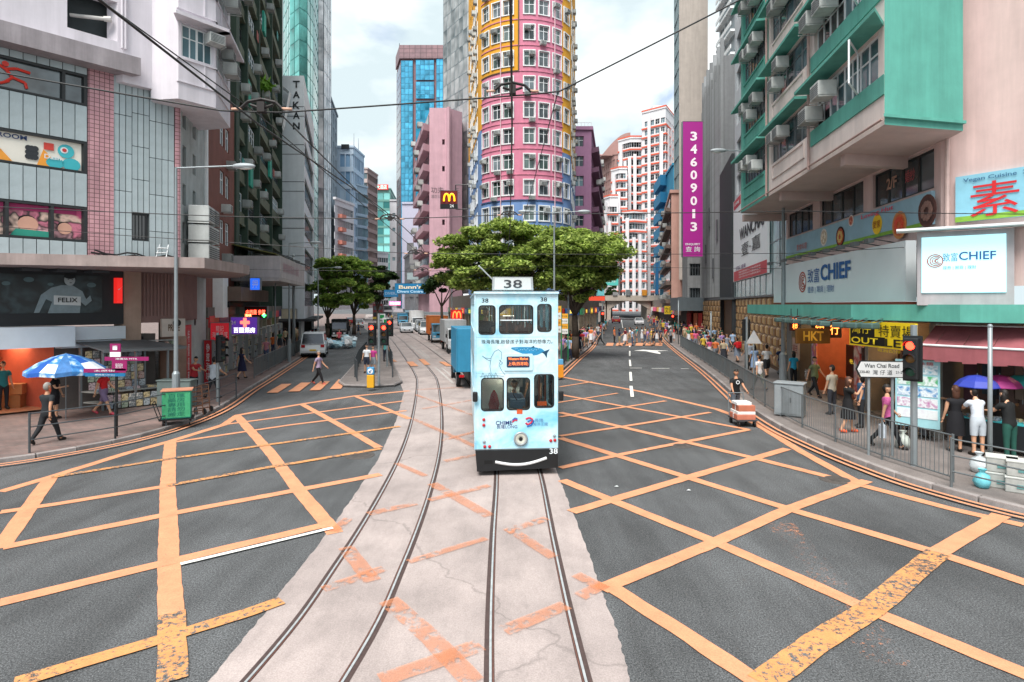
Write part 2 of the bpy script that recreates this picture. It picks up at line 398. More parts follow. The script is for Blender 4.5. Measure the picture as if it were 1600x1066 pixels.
YEL = rgb('cf8f6a'); P_SOLID = paint('box_paint', YEL, .33, .44, None, 18); P_WORN = paint('worn_box_paint', rgb('cc8f58'), .41, .53, None, 14)
P_FAINT = paint('faint_box_paint', rgb('df8f60'), .52, .62, None, 16); P_CONC = paint('box_paint_on_concrete', rgb('dc8d60'), .38, .55, (.36, .31, .29), 6)
P_WHITE = paint('white_paint', rgb('e6e6e0'), .3, .4, None); P_WHITEC = paint('white_paint_on_concrete', rgb('e2e0dc'), .36, .46, (.36, .30, .275))
g = MB(); g.add([(-1500, -60, 0), (1500, -60, 0), (1500, 2500, 0), (-1500, 2500, 0)], [(0, 1, 2, 3)]); struct('road', g, ASPH)
# tram bed
def off(path, o):
    """offset a plan polyline to its right by o"""
    P = [Vector(p) for p in path]; r = []
    for i, p in enumerate(P):
        a = (P[i]-P[i-1]).normalized() if i else None; b_ = (P[i+1]-P[i]).normalized() if i < len(P)-1 else None
        t = ((a or b_)+(b_ or a)).normalized(); r.append((p.x+t.y*o, p.y-t.x*o))
    return r
def smooth(path, n=6):
    P = [Vector(p) for p in path]; P = [P[0]*2-P[1]]+P+[P[-1]*2-P[-2]]; out = []
    for i in range(1, len(P)-2):
        for k in range(n):
            t = k/n; a, b_, c_, d_ = P[i-1:i+3]
            q = .5*((2*b_)+(c_-a)*t+(2*a-5*b_+4*c_-d_)*t*t+(3*b_-a-3*c_+d_)*t**3); out.append((q.x, q.y))
    out.append(tuple(P[-2])); return out
TL = smooth([(-3.2, 1), (-2.36, 6.4), (-2.24, 9.3), (-2.33, 13), (-2.6, 17), (-3.2, 22.3), (-4.3, 30), (-5.2, 34.8), (-7.75, 45.5), (-14.1, 71), (-25, 112), (-60, 245)], 8)
TR = smooth([(.55, 1), (.285, 6.39), (.20, 10), (.155, 14.3), (-.05, 18), (-.55, 23), (-1.6, 30), (-2.7, 36), (-5.1, 46.2), (-11.4, 71.7), (-22.3, 112.8), (-57.3, 246)], 8)
lb = [gp(*p) for p in ((325, 1066), (400, 975), (455, 905), (510, 835), (555, 772), (590, 720), (620, 655), (631, 614))]
rb = [gp(*p) for p in ((985, 1066), (965, 990), (937, 915), (915, 850), (890, 790), (873, 745))]
def ragged(a, amp=.015, n=14):
    out = []
    for p, q in zip(a, a[1:]):
        for k in range(n):
            t = k/n; out.append((p[0]+(q[0]-p[0])*t+RD.uniform(-amp, amp), p[1]+(q[1]-p[1])*t))
    return out+[a[-1]]
left_edge = [(-4.9, 1), (-3.9, 4.5)]+ragged(lb)+[(-5.9, 31), (-7.2, 36), (-9.6, 46), (-14.5, 66), (-25, 100), (-40, 150), (-70, 250)]
right_edge = [(1.6, 1), (1.35, 4)]+ragged(rb)+[(1.0, 18), (1.1, 24), (1.2, 30), (-.4, 38), (-3.6, 56), (-5.4, 64), (-10.5, 85), (-30, 160), (-58, 250)]
g = MB()
# strip-wise triangulation: match both edges by depth
def edge_at(e, y):
    for p, q in zip(e, e[1:]):
        if p[1] <= y <= q[1] and q[1] > p[1]: t = (y-p[1])/(q[1]-p[1]); return p[0]+(q[0]-p[0])*t
    return e[-1][0]
ys = sorted({round(p[1], 3) for p in left_edge+right_edge}); vs = []; fs = []
for y in ys: vs += [(edge_at(left_edge, y), y, .004), (edge_at(right_edge, y), y, .004)]
fs = [(2*i, 2*i+1, 2*i+3, 2*i+2) for i in range(len(ys)-1)]; g.add(vs, fs); struct('tram_bed', g, CONC)
# rails: dark flangeway, two bright steel heads, pale joint filler
def ribbon(mb, path, o0, o1, z):
    a = off(path, o0); b_ = off(path, o1); n = len(a)
    mb.add([(x, y, z) for x, y in a]+[(x, y, z) for x, y in b_], [(i, n+i, n+i+1, i+1) for i in range(n-1)])
def bar(mb, path, o0, o1, z0, z1):
    a = off(path, o0); b_ = off(path, o1); n = len(a)
    vs = [(x, y, z0) for x, y in a]+[(x, y, z0) for x, y in b_]+[(x, y, z1) for x, y in a]+[(x, y, z1) for x, y in b_]
    fs = []
    for i in range(n-1): fs += [(2*n+i, 3*n+i, 3*n+i+1, 2*n+i+1), (i, 2*n+i, 2*n+i+1, i+1), (n+i+1, 3*n+i+1, 3*n+i, n+i)]
    mb.add(vs, fs)
RSTEEL = M('c6cacb', .42, .2, 9, metal=.55); RDARK = M('4a3b38', .7, .3, 12); RRUST = M('7a5348', .6, .3, 14, metal=.4)
for path in (TL, TR):
    for sgn in (-1, 1):
        g = MB(); c0 = sgn*.533; g.mi = 0; ribbon(g, path, c0-.06, c0+.06, .007); g.mi = 1; bar(g, path, c0-.028 if sgn > 0 else c0+.0, c0 if sgn > 0 else c0+.028, .004, .016)
        g.mi = 2; bar(g, path, c0-.05 if sgn > 0 else c0+.038, c0-.038 if sgn > 0 else c0+.05, .004, .012)
        struct('tram_rail', g, [RDARK, RSTEEL, RRUST])
# ------------------------------------------------------------------ painted lines
def stroke(mb, pts, w, z, px=True):
    P = [gp(*p) for p in pts] if px else pts
    if px and w > .15:
        Q = []
        for p, q in zip(P, P[1:]):
            k_ = max(1, int((Vector(q)-Vector(p)).length/.22))
            for i in range(k_): Q.append((p[0]+(q[0]-p[0])*i/k_, p[1]+(q[1]-p[1])*i/k_))
        P = Q+[P[-1]]
    a = off(P, -w/2); b_ = off(P, w/2); n = len(P)
    if px and w > .15:
        a = [(x+RD.uniform(-.009, .009), y+RD.uniform(-.009, .009)) for x, y in a]; b_ = [(x+RD.uniform(-.009, .009), y+RD.uniform(-.009, .009)) for x, y in b_]
    mb.add([(x, y, z) for x, y in a]+[(x, y, z) for x, y in b_], [(i, n+i, n+i+1, i+1) for i in range(n-1)])
zl = [.008]
def lines(name, mat, items, w=.27):
    g = MB()
    for it in items:
        ww = w
        if isinstance(it[0], (int, float)): ww, it = it[0], it[1]
        zl[0] += .0004; stroke(g, it, ww, zl[0])
    struct(name, g, mat)
lines('box_junction_marking', P_SOLID, [
 [(0, 769), (78, 746), (200, 708), (266, 690), (350, 664)], [(350, 664), (372, 649), (470, 632), (555, 619), (640, 611)],
 (.3, [(80, 745), (0, 858)]), (.31, [(266, 690), (262, 760), (264, 880), (268, 960)]), (.3, [(370, 650), (420, 705), (470, 770), (524, 834)]), (.25, [(472, 632), (530, 664), (592, 700)]), (.22, [(555, 619), (640, 655)]),
 (.2, [(350, 664), (630, 627)]), (.2, [(275, 691), (450, 665), (635, 642)]), (.25, [(0, 801), (90, 788), (262, 760)]), [(5, 856), (280, 801), (595, 742)], [(0, 943), (255, 881), (512, 820)],
 [(875, 589), (1000, 612), (1120, 640), (1180, 662), (1250, 705), (1345, 757)], [(1350, 760), (1490, 797), (1600, 822)],
 [(878, 751), (1110, 845), (1245, 903), (1360, 955), (1620, 1062)], [(875, 685), (1075, 747), (1245, 800), (1465, 865), (1610, 914)], [(875, 645), (1180, 717), (1340, 757)], (.22, [(875, 617), (1170, 672)]),
 [(945, 912), (1060, 985), (1187, 1070)], [(938, 922), (1110, 852), (1235, 795), (1355, 752)], [(893, 801), (1075, 747), (1230, 702)], (.22, [(875, 732), (975, 710), (1170, 672)]),
 (.2, [(875, 682), (975, 667), (1110, 645)]), (.18, [(875, 652), (1040, 627)]), (.16, [(870, 630), (965, 615)]), (.16, [(875, 605), (925, 597)]), (.3, [(1465, 865), (1565, 806)])])
lines('worn_box_junction_marking', P_WORN, [(.24, [(20, 1070), (255, 1000), (390, 958), (440, 940)]), (.2, [(80, 747), (250, 720), (425, 695), (625, 667)]), (.2, [(262, 760), (410, 733), (595, 702)]),
 (.31, [(268, 960), (270, 1066)]), (.34, [(1190, 1070), (1275, 1006), (1360, 955), (1465, 865)])])
lines('faint_old_marking', P_FAINT, [(.5, [(1215, 815), (1270, 880), (1325, 950), (1390, 1040)])])
lines('concrete_box_marking', P_CONC, [(.17, [(620, 725), (665, 745)]), (.26, [(675, 757), (720, 782), (765, 808)]), (.26, [(540, 857), (582, 910)]), (.22, [(505, 923), (600, 890)]), (.16, [(638, 880), (760, 843)]),
 (.28, [(607, 940), (675, 1000), (740, 1070)]), (.26, [(595, 1066), (670, 1040), (750, 1010)]), (.22, [(575, 805), (650, 788)]), (.2, [(670, 783), (765, 760)]), (.24, [(787, 988), (885, 948)]), (.22, [(790, 832), (855, 812)]),
 (.22, [(795, 828), (865, 873)]), (.22, [(900, 900), (942, 922)]), (.22, [(905, 935), (945, 915)]), (.2, [(520, 832), (545, 812)]), (.2, [(645, 655), (745, 700)]), (.18, [(690, 690), (745, 675)]), (.2, [(695, 722), (745, 712)]),
 (.18, [(645, 610), (745, 605)]), (.16, [(660, 640), (745, 625)]), (.16, [(650, 618), (745, 652)])])
lines('white_road_line', P_WHITE, [(.1, [(282, 884), (520, 827)]), (.15, [(988, 621), (986, 604)]), (.14, [(986, 596), (985, 582)]), (.13, [(985, 573), (984, 563)]), (.13, [(984, 557), (984, 549)]), (.13, [(984, 543), (984, 540)]),
 (.15, [(984, 576), (1003, 576)]), (.15, [(1018, 576.5), (1046, 576.5)]), (.15, [(1064, 577), (1076, 577)]), (.12, [(973, 513), (971, 500)]), (.15, [(1000, 512), (972, 512)]), (.12, [(994, 515), (984, 520)])])
g = MB(); lx, ly = gp(1018, 549); g.prism([(lx-1.4, ly+.5), (lx-.5, ly+.1), (lx-.2, ly-2.2), (lx, ly-3), (lx+.3, ly-2), (lx+.5, ly+.1), (lx+1.6, ly+.6), (lx+.5, ly+.9), (lx-.4, ly+1.6)], .0, .0142); struct('white_road_arrow', g, P_WHITE)
lines('white_tram_lane_line', P_WHITEC, [(.16, [(640, 540), (668, 562)]), (.12, [(648, 541), (672, 561)]), (.16, [(680, 575), (708, 600)]), (.12, [(690, 576), (716, 598)]), (.1, [(640, 520), (655, 531)]), (.1, [(672, 545), (690, 556)]), (.14, [(700, 548), (708, 552)])])
zl[0] += .001
lines('crossing_marking', P_SOLID, [(.5, [(425, 615), (448, 601)]), (.5, [(459, 613), (478, 599)]), (.5, [(492, 611), (508, 597)]), (.5, [(524, 609), (536, 594)]), (.5, [(640, 566), (648, 573)]), (.4, [(658, 562), (668, 571)]), (.4, [(690, 566), (702, 573)]), (.4, [(600, 556), (616, 566)])])
lines('far_crossing_marking', P_SOLID, [(.7, [(952+k*15.4, 541), (954+k*15.2, 536.5)]) for k in range(6)])
# kerb lines
KR = smooth([(17, 7.2), (13.2, 9), (10.6, 11), (9.45, 13), (9.05, 15), (8.92, 17.5), (9.0, 19.8), (9.5, 23.5), (10.2, 27), (11.9, 35.6), (15, 53), (18.3, 70), (25, 100), (38, 160)], 6)
KL = smooth([(-30, 11.5), (-22, 12.6), (-17, 13.6), (-13.6, 15), (-12.35, 16.3), (-11.55, 18), (-11.3, 20), (-11.55, 23), (-12.6, 27.7), (-13.7, 33), (-16.5, 46), (-19.4, 59), (-24, 82), (-37, 145), (-62, 250)], 6)
KC = smooth([(-58, 250), (-30, 160), (-10.5, 85), (-5.9, 64), (-4.1, 56), (-1.0, 40), (.3, 34.5), (1.2, 32.4), (2.1, 32.6), (2.8, 35.6), (4.6, 44), (7.45, 57), (12, 82), (22, 135), (34, 200)], 6)
g = MB()
for path, s_ in ((KR, -1), (KL, 1), (KC, 0)):
    for o in (.32, .56):
        p = [q for q in path if q[1] < 75]
        if s_ == 0:
            p = [q for q in p if q[0] > 1.6]; zl[0] += .001; stroke(g, off(p, o), .11, zl[0], False)
        else:
            zl[0] += .001; stroke(g, off(p, s_*o), .1, zl[0], False)
struct('double_kerb_line', g, P_SOLID)
# ------------------------------------------------------------------ pavements with kerb stones
m, N, L, b = nodes_mat('pavers')
br = N.new('ShaderNodeTexBrick'); t = N.new('ShaderNodeTexCoord'); L.new(t.outputs['Object'], br.inputs['Vector'])
br.inputs['Scale'].default_value = 1; br.inputs['Brick Width'].default_value = .3; br.inputs['Row Height'].default_value = .15; br.inputs['Mortar Size'].default_value = .006
br.inputs['Color1'].default_value = (.20, .135, .12, 1); br.inputs['Color2'].default_value = (.15, .115, .105, 1); br.inputs['Mortar'].default_value = (.06, .05, .05, 1)
c = mixc(N, L, 1.0, br.outputs[0], ramp(N, L, noise(N, L, .8, 6, .7), .35, g3(.75), .65, g3(1.25)), 'MULTIPLY'); L.new(c, b.inputs['Base Color']); b.inputs['Roughness'].default_value = .8
PAVE = m
PAVE2 = M('77706d', .85, .25, 1.2, fine=.25); KERB = M('8d8785', .85, .3, 3, rand=.18, fine=.2)
def strip_fill(path, far, z, mat, name):
    g = MB(); n = len(path); g.add([(x, y, z) for x, y in path]+[(x, y, z) for x, y in far], [(i, i+1, n+i+1, n+i) for i in range(n-1)])
    return struct(name, g, mat)
def kerb(parent, path, s_, ymax):
    """real stones, 0.9 m long, butted"""
    d = 0; i = 0; pts = [Vector(p) for p in path]; acc = [pts[0]]
    step = .9
    segs = []; rem = step; a = pts[0]
    for q in pts[1:]:
        while (q-a).length >= rem: a = a+(q-a).normalized()*rem; acc.append(a); rem = step
        rem -= (q-a).length; a = q
    me = MB().rbox(-.445, .445, -.15, .0, -.06, .135, .018).mesh('kerb_stone', KERB)
    k = 0; far = MB()
    for p, q in zip(acc, acc[1:]):
        mid = (p+q)/2; r = math.atan2((q-p).y, (q-p).x)
        if s_ < 0: r += PI
        if mid.y < ymax and k < 90: o = inst('kerb_stone', me, parent, (mid.x, mid.y, 0), r+(PI if False else 0)); k += 1
        else:
            far.X = Matrix.Translation((mid.x, mid.y, 0)) @ Matrix.Rotation(r, 4, 'Z'); far.box(-.45, .45, -.15, 0, 0, .135); far.X = None
    o = far.build('far_kerb_stones', KERB, parent); o['kind'] = 'stuff'
fr = [(x+60, y*.6) for x, y in KR]; o = strip_fill(KR[::-1], [(x+70, y-10 if y < 40 else y) for x, y in KR][::-1], .13, PAVE2, 'right_pavement'); kerb(o, KR, -1, 60)
ol = strip_fill(KL, [(x-60, y) for x, y in KL], .13, PAVE, 'left_pavement'); kerb(ol, KL, 1, 50)
g = MB(); g.prism(KC[::-1], .0, .13); oc = struct('centre_pavement', g, PAVE2); kerb(oc, [p for p in KC if p[1] < 120], 1, 60)
# traffic island
IS = [(-8.9, 30.4), (-8.3, 29.2), (-6.9, 28.9), (-5.9, 29.4), (-5.75, 30.6), (-6.6, 34), (-8.1, 40), (-11.1, 52.5), (-11.8, 53), (-12.4, 52), (-10.6, 40)]
g = MB(); g.prism(IS, 0, .14); oi = struct('traffic_island', g, PAVE2)
g = MB()
for p, q in zip(IS, IS[1:]+IS[:1]):
    p = Vector((*p, 0)); q = Vector((*q, 0)); g.tube(p+Vector((0, 0, .1)), q+Vector((0, 0, .1)), .07, .07, 6)
g.build('kerb_edge', KERB, oi)
# manhole covers
for px, py, w, lab in ((562, 712, .4, 'dark cast manhole cover in the left carriageway beside the concrete tram bed'), (1308, 750, .38, 'worn iron manhole cover by the right kerb under the orange corner line'), (1064, 697, .3, 'small iron manhole cover in the middle of the right carriageway')):
    x, y = gp(px, py); g = MB(); g.lathe([(0.001, .019), (w*.72, .019), (w*.74, .012), (w, .012), (w*1.02, .002)], (x, y, 0), 28)
    for k in range(5): g.box(x-w*.5, x+w*.5, y-.36*w+k*w*.18-.012, y-.36*w+k*w*.18+.012, .018, .024)
    thing('manhole_cover', g, M('55504d', .7, .35, 8, metal=.2, bump=.4), lab, 'manhole cover')
# ================================================================== SHARED BUILDING BITS
def tilemat(c1, c2, mort, w, h, rz, ms=.012, off_=.0, r=.55, bump=.5):
    m, N, L, b = nodes_mat('tiles'); t = N.new('ShaderNodeTexCoord')
    dp = N.new('ShaderNodeVectorMath'); dp.operation = 'DOT_PRODUCT'; dp.inputs[1].default_value = (math.cos(rz), math.sin(rz), 0); L.new(t.outputs['Object'], dp.inputs[0])
    sx = N.new('ShaderNodeSeparateXYZ'); L.new(t.outputs['Object'], sx.inputs[0]); cx = N.new('ShaderNodeCombineXYZ'); L.new(dp.outputs['Value'], cx.inputs[0]); L.new(sx.outputs[2], cx.inputs[1])
    br = N.new('ShaderNodeTexBrick'); L.new(cx.outputs[0], br.inputs['Vector']); br.offset = off_; br.inputs['Scale'].default_value = 1
    br.inputs['Brick Width'].default_value = w; br.inputs['Row Height'].default_value = h; br.inputs['Mortar Size'].default_value = ms
    for k, q in (('Color1', c1), ('Color2', c2), ('Mortar', mort)): br.inputs[k].default_value = (*rgb(q), 1)
    c = mixc(N, L, 1.0, br.outputs[0], ramp(N, L, noise(N, L, .7, 6, .7), .35, g3(.8), .65, g3(1.12)), 'MULTIPLY'); L.new(c, b.inputs['Base Color']); b.inputs['Roughness'].default_value = r
    bp = N.new('ShaderNodeBump'); bp.inputs['Strength'].default_value = bump; bp.inputs['Distance'].default_value = .01; bp.invert = True; L.new(br.outputs['Fac'], bp.inputs['Height']); L.new(bp.outputs[0], b.inputs['Normal'])
    return m
def iglass(c0, c1, r=.1, metal=0, spec=.8):
    m, N, L, b = nodes_mat('window_glass'); gm = N.new('ShaderNodeNewGeometry')
    L.new(ramp(N, L, gm.outputs['Random Per Island'], .1, rgb(c0), .95, rgb(c1)), b.inputs['Base Color']); b.inputs['Roughness'].default_value = r; b.inputs['Metallic'].default_value = metal; b.inputs['Specular IOR Level'].default_value = spec
    return m
def blend(*cols):
    """flat printed colours swirled together, for posters"""
    m, N, L, b = nodes_mat('print'); v = noise(N, L, cols[0], 3, .5, dist=.25); r = N.new('ShaderNodeValToRGB'); e = r.color_ramp.elements
    cs = cols[1:]; e[0].position = .33; e[0].color = (*rgb(cs[0]), 1); e[1].position = .66; e[1].color = (*rgb(cs[-1]), 1)
    for i, c in enumerate(cs[1:-1]): q = e.new(.33+.33*(i+1)/(len(cs)-1)); q.color = (*rgb(c), 1)
    L.new(v, r.inputs[0]); L.new(r.outputs[0], b.inputs['Base Color']); b.inputs['Roughness'].default_value = .5; return m
def curtain(fa, u0, u1, z0, z1, nu, nz, parent, gmat, mmat, d=0, mw=.06, cap=300, name='pane', sk=()):
    du = (u1-u0)/nu; dz = (z1-z0)/nz; g = MB()
    for i in range(nu+1): fbox(g, fa, u0+du*i-mw/2, u0+du*i+mw/2, z0, z1, d, d+.05)
    for j in range(nz+1): fbox(g, fa, u0, u1, z0+dz*j-mw/2, z0+dz*j+mw/2, d+.003, d+.043)
    g.build('mullions', mmat, parent)
    pm = MB().box(-du/2+mw*.3, du/2-mw*.3, -.02, 0, mw*.3, dz-mw*.3).mesh('pane', gmat); k = 0; rest = MB()
    for j in range(nz):
        for i in range(nu):
            u = u0+du*(i+.5)
            if k < cap: inst(name, pm, parent, fa.at(u, z0+dz*j, d), fa.rot(u)); k += 1
            else: fbox(rest, fa, u-du*.48, u+du*.48, z0+dz*(j+.02), z0+dz*(j+.98), d, d+.02)
    if rest.v: tag(rest.build('further_panes', gmat, parent), kind='stuff')
def farwins(mb_wall, fa, us, zs, w, h, parent, gmat, fmat=None, dep=.25):
    """recessed windows of a distant face, panes joined in one part"""
    holes = [(u-w/2, u+w/2, z, z+h) for u in us for z in zs]; g = MB(); f = MB()
    for a, b_, c, e in holes:
        fbox(g, fa, a, b_, c, e, -dep-.02, -dep)
        if fmat:
            m_ = (a+b_)/2; fbox(f, fa, m_-.04, m_+.04, c, e, -dep, -dep+.05); fbox(f, fa, a, b_, c+(e-c)*.62-.03, c+(e-c)*.62+.03, -dep, -dep+.046)
    wall(mb_wall, fa, 0, fa.len, farwins.z0, farwins.z1, holes, dep)
    o = g.build('windows', gmat, parent); o['kind'] = 'stuff'
    if f.v: tag(f.build('window_frames', fmat, parent), kind='stuff')
def lin_range(a, b, n): return [a+(b-a)*(i+.5)/n for i in range(n)]
def uz(fa, px, py, d=0): u = fa.upx(px); return u, wz(py, fa.at(u, 0, d).y)
def lettered(fa, u0, u1, z0, z1, d, mat, s, tmat, parent, name='sign_board', frac=.6, th=.08, tname='lettering', wfrac=.85, line=1.0):
    g = MB(); fbox(g, fa, u0, u1, z0, z1, d, d+th); o = g.build(name, mat, parent)
    if s: u = (u0+u1)/2; text(tname, s, o if False else parent, fa.at(u, (z0+z1)/2, d+th+.012), fa.rot(u), (z1-z0)*frac, tmat, (u1-u0)*wfrac, line=line)
    return o
WHT = M('dfe3e4', .6, .08, 4); WFRAME = M('e3e8ea', .45, .05); DFRAME = M('25282a', .4, .1); STEEL = M('7d8488', .4, .15, metal=.6)
GL = glass(); GLT = glass('2f5560'); GLD = glass('11171a', rand=.35); GLB = glass('3f93b8', rand=.8)
CONCW = M('b9adad', .85, .12, 1.2, streak=.22); CREAM = M('cfc0b4', .85, .1, 1.5, streak=.18)
# ================================================================== LEFT CORNER BUILDING
FL = Fa([(-27.0, 11.25), (-14.35, 25.4), (-15.6, 30.0)]); UC = FL.L[1]
B = root('corner_commercial_building', 'grey panelled corner building with pink tiled columns, poster windows and a wide concrete canopy', 'building', (-19, 22, .13), world=True)
GREYP = M('aebcc0', .6, .12, 2.5, streak=.18, rand=.07); JOINT = M('3f4648', .8)
PINK = tilemat('cb9ca2', 'bb8c94', '6a4c50', .17, .17, FL.rot(5)); PINK2 = tilemat('b98a90', 'a87a82', '5c4246', .17, .17, FL.rot(UC+2))
uA = FL.upx(136); uB = FL.upx(176); uC2 = FL.upx(272)
W1, W2, W3 = (11.83, 13.0), (9.2, 10.4), (6.54, 7.86)
holes = [(uA-6.6, uA-.02, a, b_) for a, b_ in (W1, W2, W3)]+[(FL.upx(206), FL.upx(233), 6.75, 7.85)]
g = MB(); wall(g, FL, 0, UC, 5.6, 13.3, holes, .15); closed(g, [(-27.5, 11.6), (-14.8, 25.7), (-16.0, 30.6), (-36, 40)], 3.4, 30); g.build('backing_wall', JOINT, B)
# individual cladding panels
PC = {}
def panels(u0, u1, z0, z1, nu, nz, mat, d=.0, gap=.012):
    du = (u1-u0)/nu; dz = (z1-z0)/nz; key = (round(du, 3), round(dz, 3), mat.name)
    if key not in PC: PC[key] = MB().rbox(-du/2+gap, du/2-gap, -.035, -.002, gap, dz-gap, .008).mesh('panel', mat)
    for i in range(nu):
        for j in range(nz): u = u0+du*(i+.5); inst('panel', PC[key], B, FL.at(u, z0+dz*j, d), FL.rot(u))
for z0, z1 in ((13.02, 13.3), (10.42, 11.81), (7.88, 9.18), (5.62, 6.52)): panels(uA-6.6, uA, z0, z1, 17, 1, GREYP)
ua, ub = FL.upx(206), FL.upx(233)
panels(uB, ua, 5.62, 13.3, 3, 5, GREYP); panels(ub, uC2, 5.62, 13.3, 4, 5, GREYP); panels(ua, ub, 7.88, 13.3, 3, 4, GREYP); panels(ua, ub, 5.62, 6.73, 3, 1, GREYP)
g = MB(); fbox(g, FL, uA+.02, uB-.01, 5.6, 13.3, 0, .07); g.build('tiled_column', PINK, B); g = MB(); fbox(g, FL, uC2+.01, UC-.01, 5.6, 13.0, 0, .06); g.build('tiled_column', PINK, B)
SIDEW = M('b2baba', .8, .18, 1.8, streak=.3)
# street side wall with small windows
sh = [(UC+.5+k*1.7, UC+1.05+k*1.7, z, z+.95) for k in (0, 1) for z in (6.8, 8.5, 10.2, 11.9)]
g = MB(); wall(g, FL, UC, FL.len, .13, 13.4, sh, .2); g.build('side_wall', SIDEW, B)
for a, b_, c, e in sh: window(FL, (a+b_)/2, c, b_-a, e-c, B, DFRAME, GLD, 2)
g = MB(); fbox(g, FL, FL.len-.35, FL.len, 5.5, 14, .01, .12); g.build('white_pilaster', WHT, B)
# the three long windows, each with its frame and prints behind the glass
def longwin(z0, z1, bar_at, gm):
    f = MB(); u0, u1 = uA-6.6, uA-.02
    for q in ((u0, u1, z0, z0+.07), (u0, u1, z1-.07, z1)): fbox(f, FL, *q, -.1, .03)
    for x in [u0+.04, u1-.05]+bar_at: fbox(f, FL, x-.05, x+.05, z0+.07, z1-.07, -.1, .03)
    o = f.build('window', DFRAME, B); p = MB(); fbox(p, FL, u0, u1, z0, z1, -.14, -.1); pp = p.build('pane', gm, B); return o
longwin(*W1, [uA-.75, uA-3.4], glass('3a4a50', rand=.5, s=1.2)); longwin(*W2, [uA-3.6], M('e6e2d6', .4, .05)); longwin(*W3, [uA-1.1, uA-2.4, uA-4.0], blend(1.1, 'e0a8b0', '2e2022', 'c8738a', '151013', 'd5b8a8', 'b23a6a'))
RED = M('d8392c', .5, .05); 
def disc(fa, u, z, r, d, mat, parent, name='printed_shape', n=16, sy=1, sx=1):
    g = MB(); rz = fa.rot(u); g.slab([(r*sx*math.cos(2*PI*i/n), r*sy*math.sin(2*PI*i/n)) for i in range(n)], -.008, 0)
    return inst(name, g.mesh(name, mat), parent, fa.at(u, z, d), rz)
def shape(fa, u, z, d, pts, mat, parent, name='printed_shape'):
    g = MB(); g.slab(pts, -.008, 0); return inst(name, g.mesh(name, mat), parent, fa.at(u, z, d), fa.rot(u))
# red runner and wheel emblem, drawn as strokes
u, z = uz(FL, 52, 128); g = MB(); zz = 12.4
def lineart(strokes, r, mat, fa, u, z, d, parent, name):
    g = MB()
    for st in strokes:
        for p, q in zip(st, st[1:]): g.tube((p[0], 0, p[1]), (q[0], 0, q[1]), r, r, 6)
    return inst(name, g.mesh(name, mat), parent, fa.at(u, z, d), fa.rot(u))
ring = [(-.55+.27*math.cos(t*PI/8), -.14+.2*math.sin(t*PI/8)) for t in range(17)]
lineart([ring, [(-.75, .05), (-.5, .3), (-.3, .2)], [(-1, .25), (-.85, .1)], [(.1, -.35), (.35, -.1), (.15, .15), (.45, .25), (.85, .2)], [(.35, -.1), (.7, -.2), (.75, -.4)], [(-.1, .3), (.15, .15)], [(.0, -.4), (.25, -.25)]], .05, RED, FL, uA-2.55, 12.42, -.06, B, 'red_emblem')
disc(FL, uA-2.95, 12.78, .1, -.06, RED, B); disc(FL, uA-2.4, 12.76, .1, -.06, RED, B)
# classroom poster
TEALP = M('3fb3bd', .5, .05); ORG = M('f0a03a', .5, .06); NAVY = M('1e3a6a', .5)
d_ = -.085
shape(FL, uA-2.0, 9.8, d_, [(-1.3, -.5), (-.2, -.5), (-.7, .1), (-1.3, .15)], ORG, B); shape(FL, uA-1.0, 9.6, d_, [(-.5, -.35), (.3, -.35), (-.3, .3)], ORG, B)
text('poster_lettering', 'SSROOM', B, FL.at(uA-2.35, 10.2, d_+.03), FL.rot(1), .17, NAVY, 1.1); text('poster_lettering', 'tre', B, FL.at(uA-2.75, 9.75, d_+.04), FL.rot(1), .17, WHT, .42)
text('poster_lettering', 'Dash', B, FL.at(uA-1.05, 9.65, d_+.05), FL.rot(1), .17, WHT, .5)
disc(FL, uA-.45, 9.47, .24, d_+.01, TEALP, B, sx=1.2); disc(FL, uA-.62, 9.95, .26, d_+.01, TEALP, B); disc(FL, uA-.95, 9.45, .2, d_+.01, TEALP, B, sx=1.4); disc(FL, uA-.68, 9.98, .12, d_+.02, WHT, B); disc(FL, uA-.68, 9.98, .07, d_+.03, M('c2403c'), B)
for k in range(9): disc(FL, uA-1.75+.1*(k % 3), 9.55+.16*(k//3), .1, d_+.012+.001*k, M('2c3036', .5, .3), B)
shape(FL, uA-1.15, 10.03, d_+.02, [(-.15, -.13), (.15, -.13), (.15, .13), (-.15, .13)], M('c9453c'), B)
# family print behind third window: soft portrait shapes
SKINP = M('c89a86', .6, .1); 
for uu, zz, r in ((uA-1.75, 7.05, .3), (uA-.65, 7.0, .22), (uA-3.1, 7.25, .28)):
    disc(FL, uu, zz, r, -.085, SKINP, B); disc(FL, uu-.03, zz+r*.55, r*.85, -.088, M('1d1416'), B, sy=.7)
shape(FL, uA-1.6, 6.85, -.083, [(-.7, -.28), (.6, -.28), (.45, -.02), (-.5, .02)], M('2f8f7c'), B); shape(FL, uA-3.2, 7.6, -.083, [(-2, -.05), (2.9, -.05), (2.9, .18), (-2, .18)], M('8e2a58'), B)
window(FL, (ua+ub)/2, 6.76, ub-ua-.02, 1.08, B, DFRAME, GLD, 1, dep=.1, grille=5)
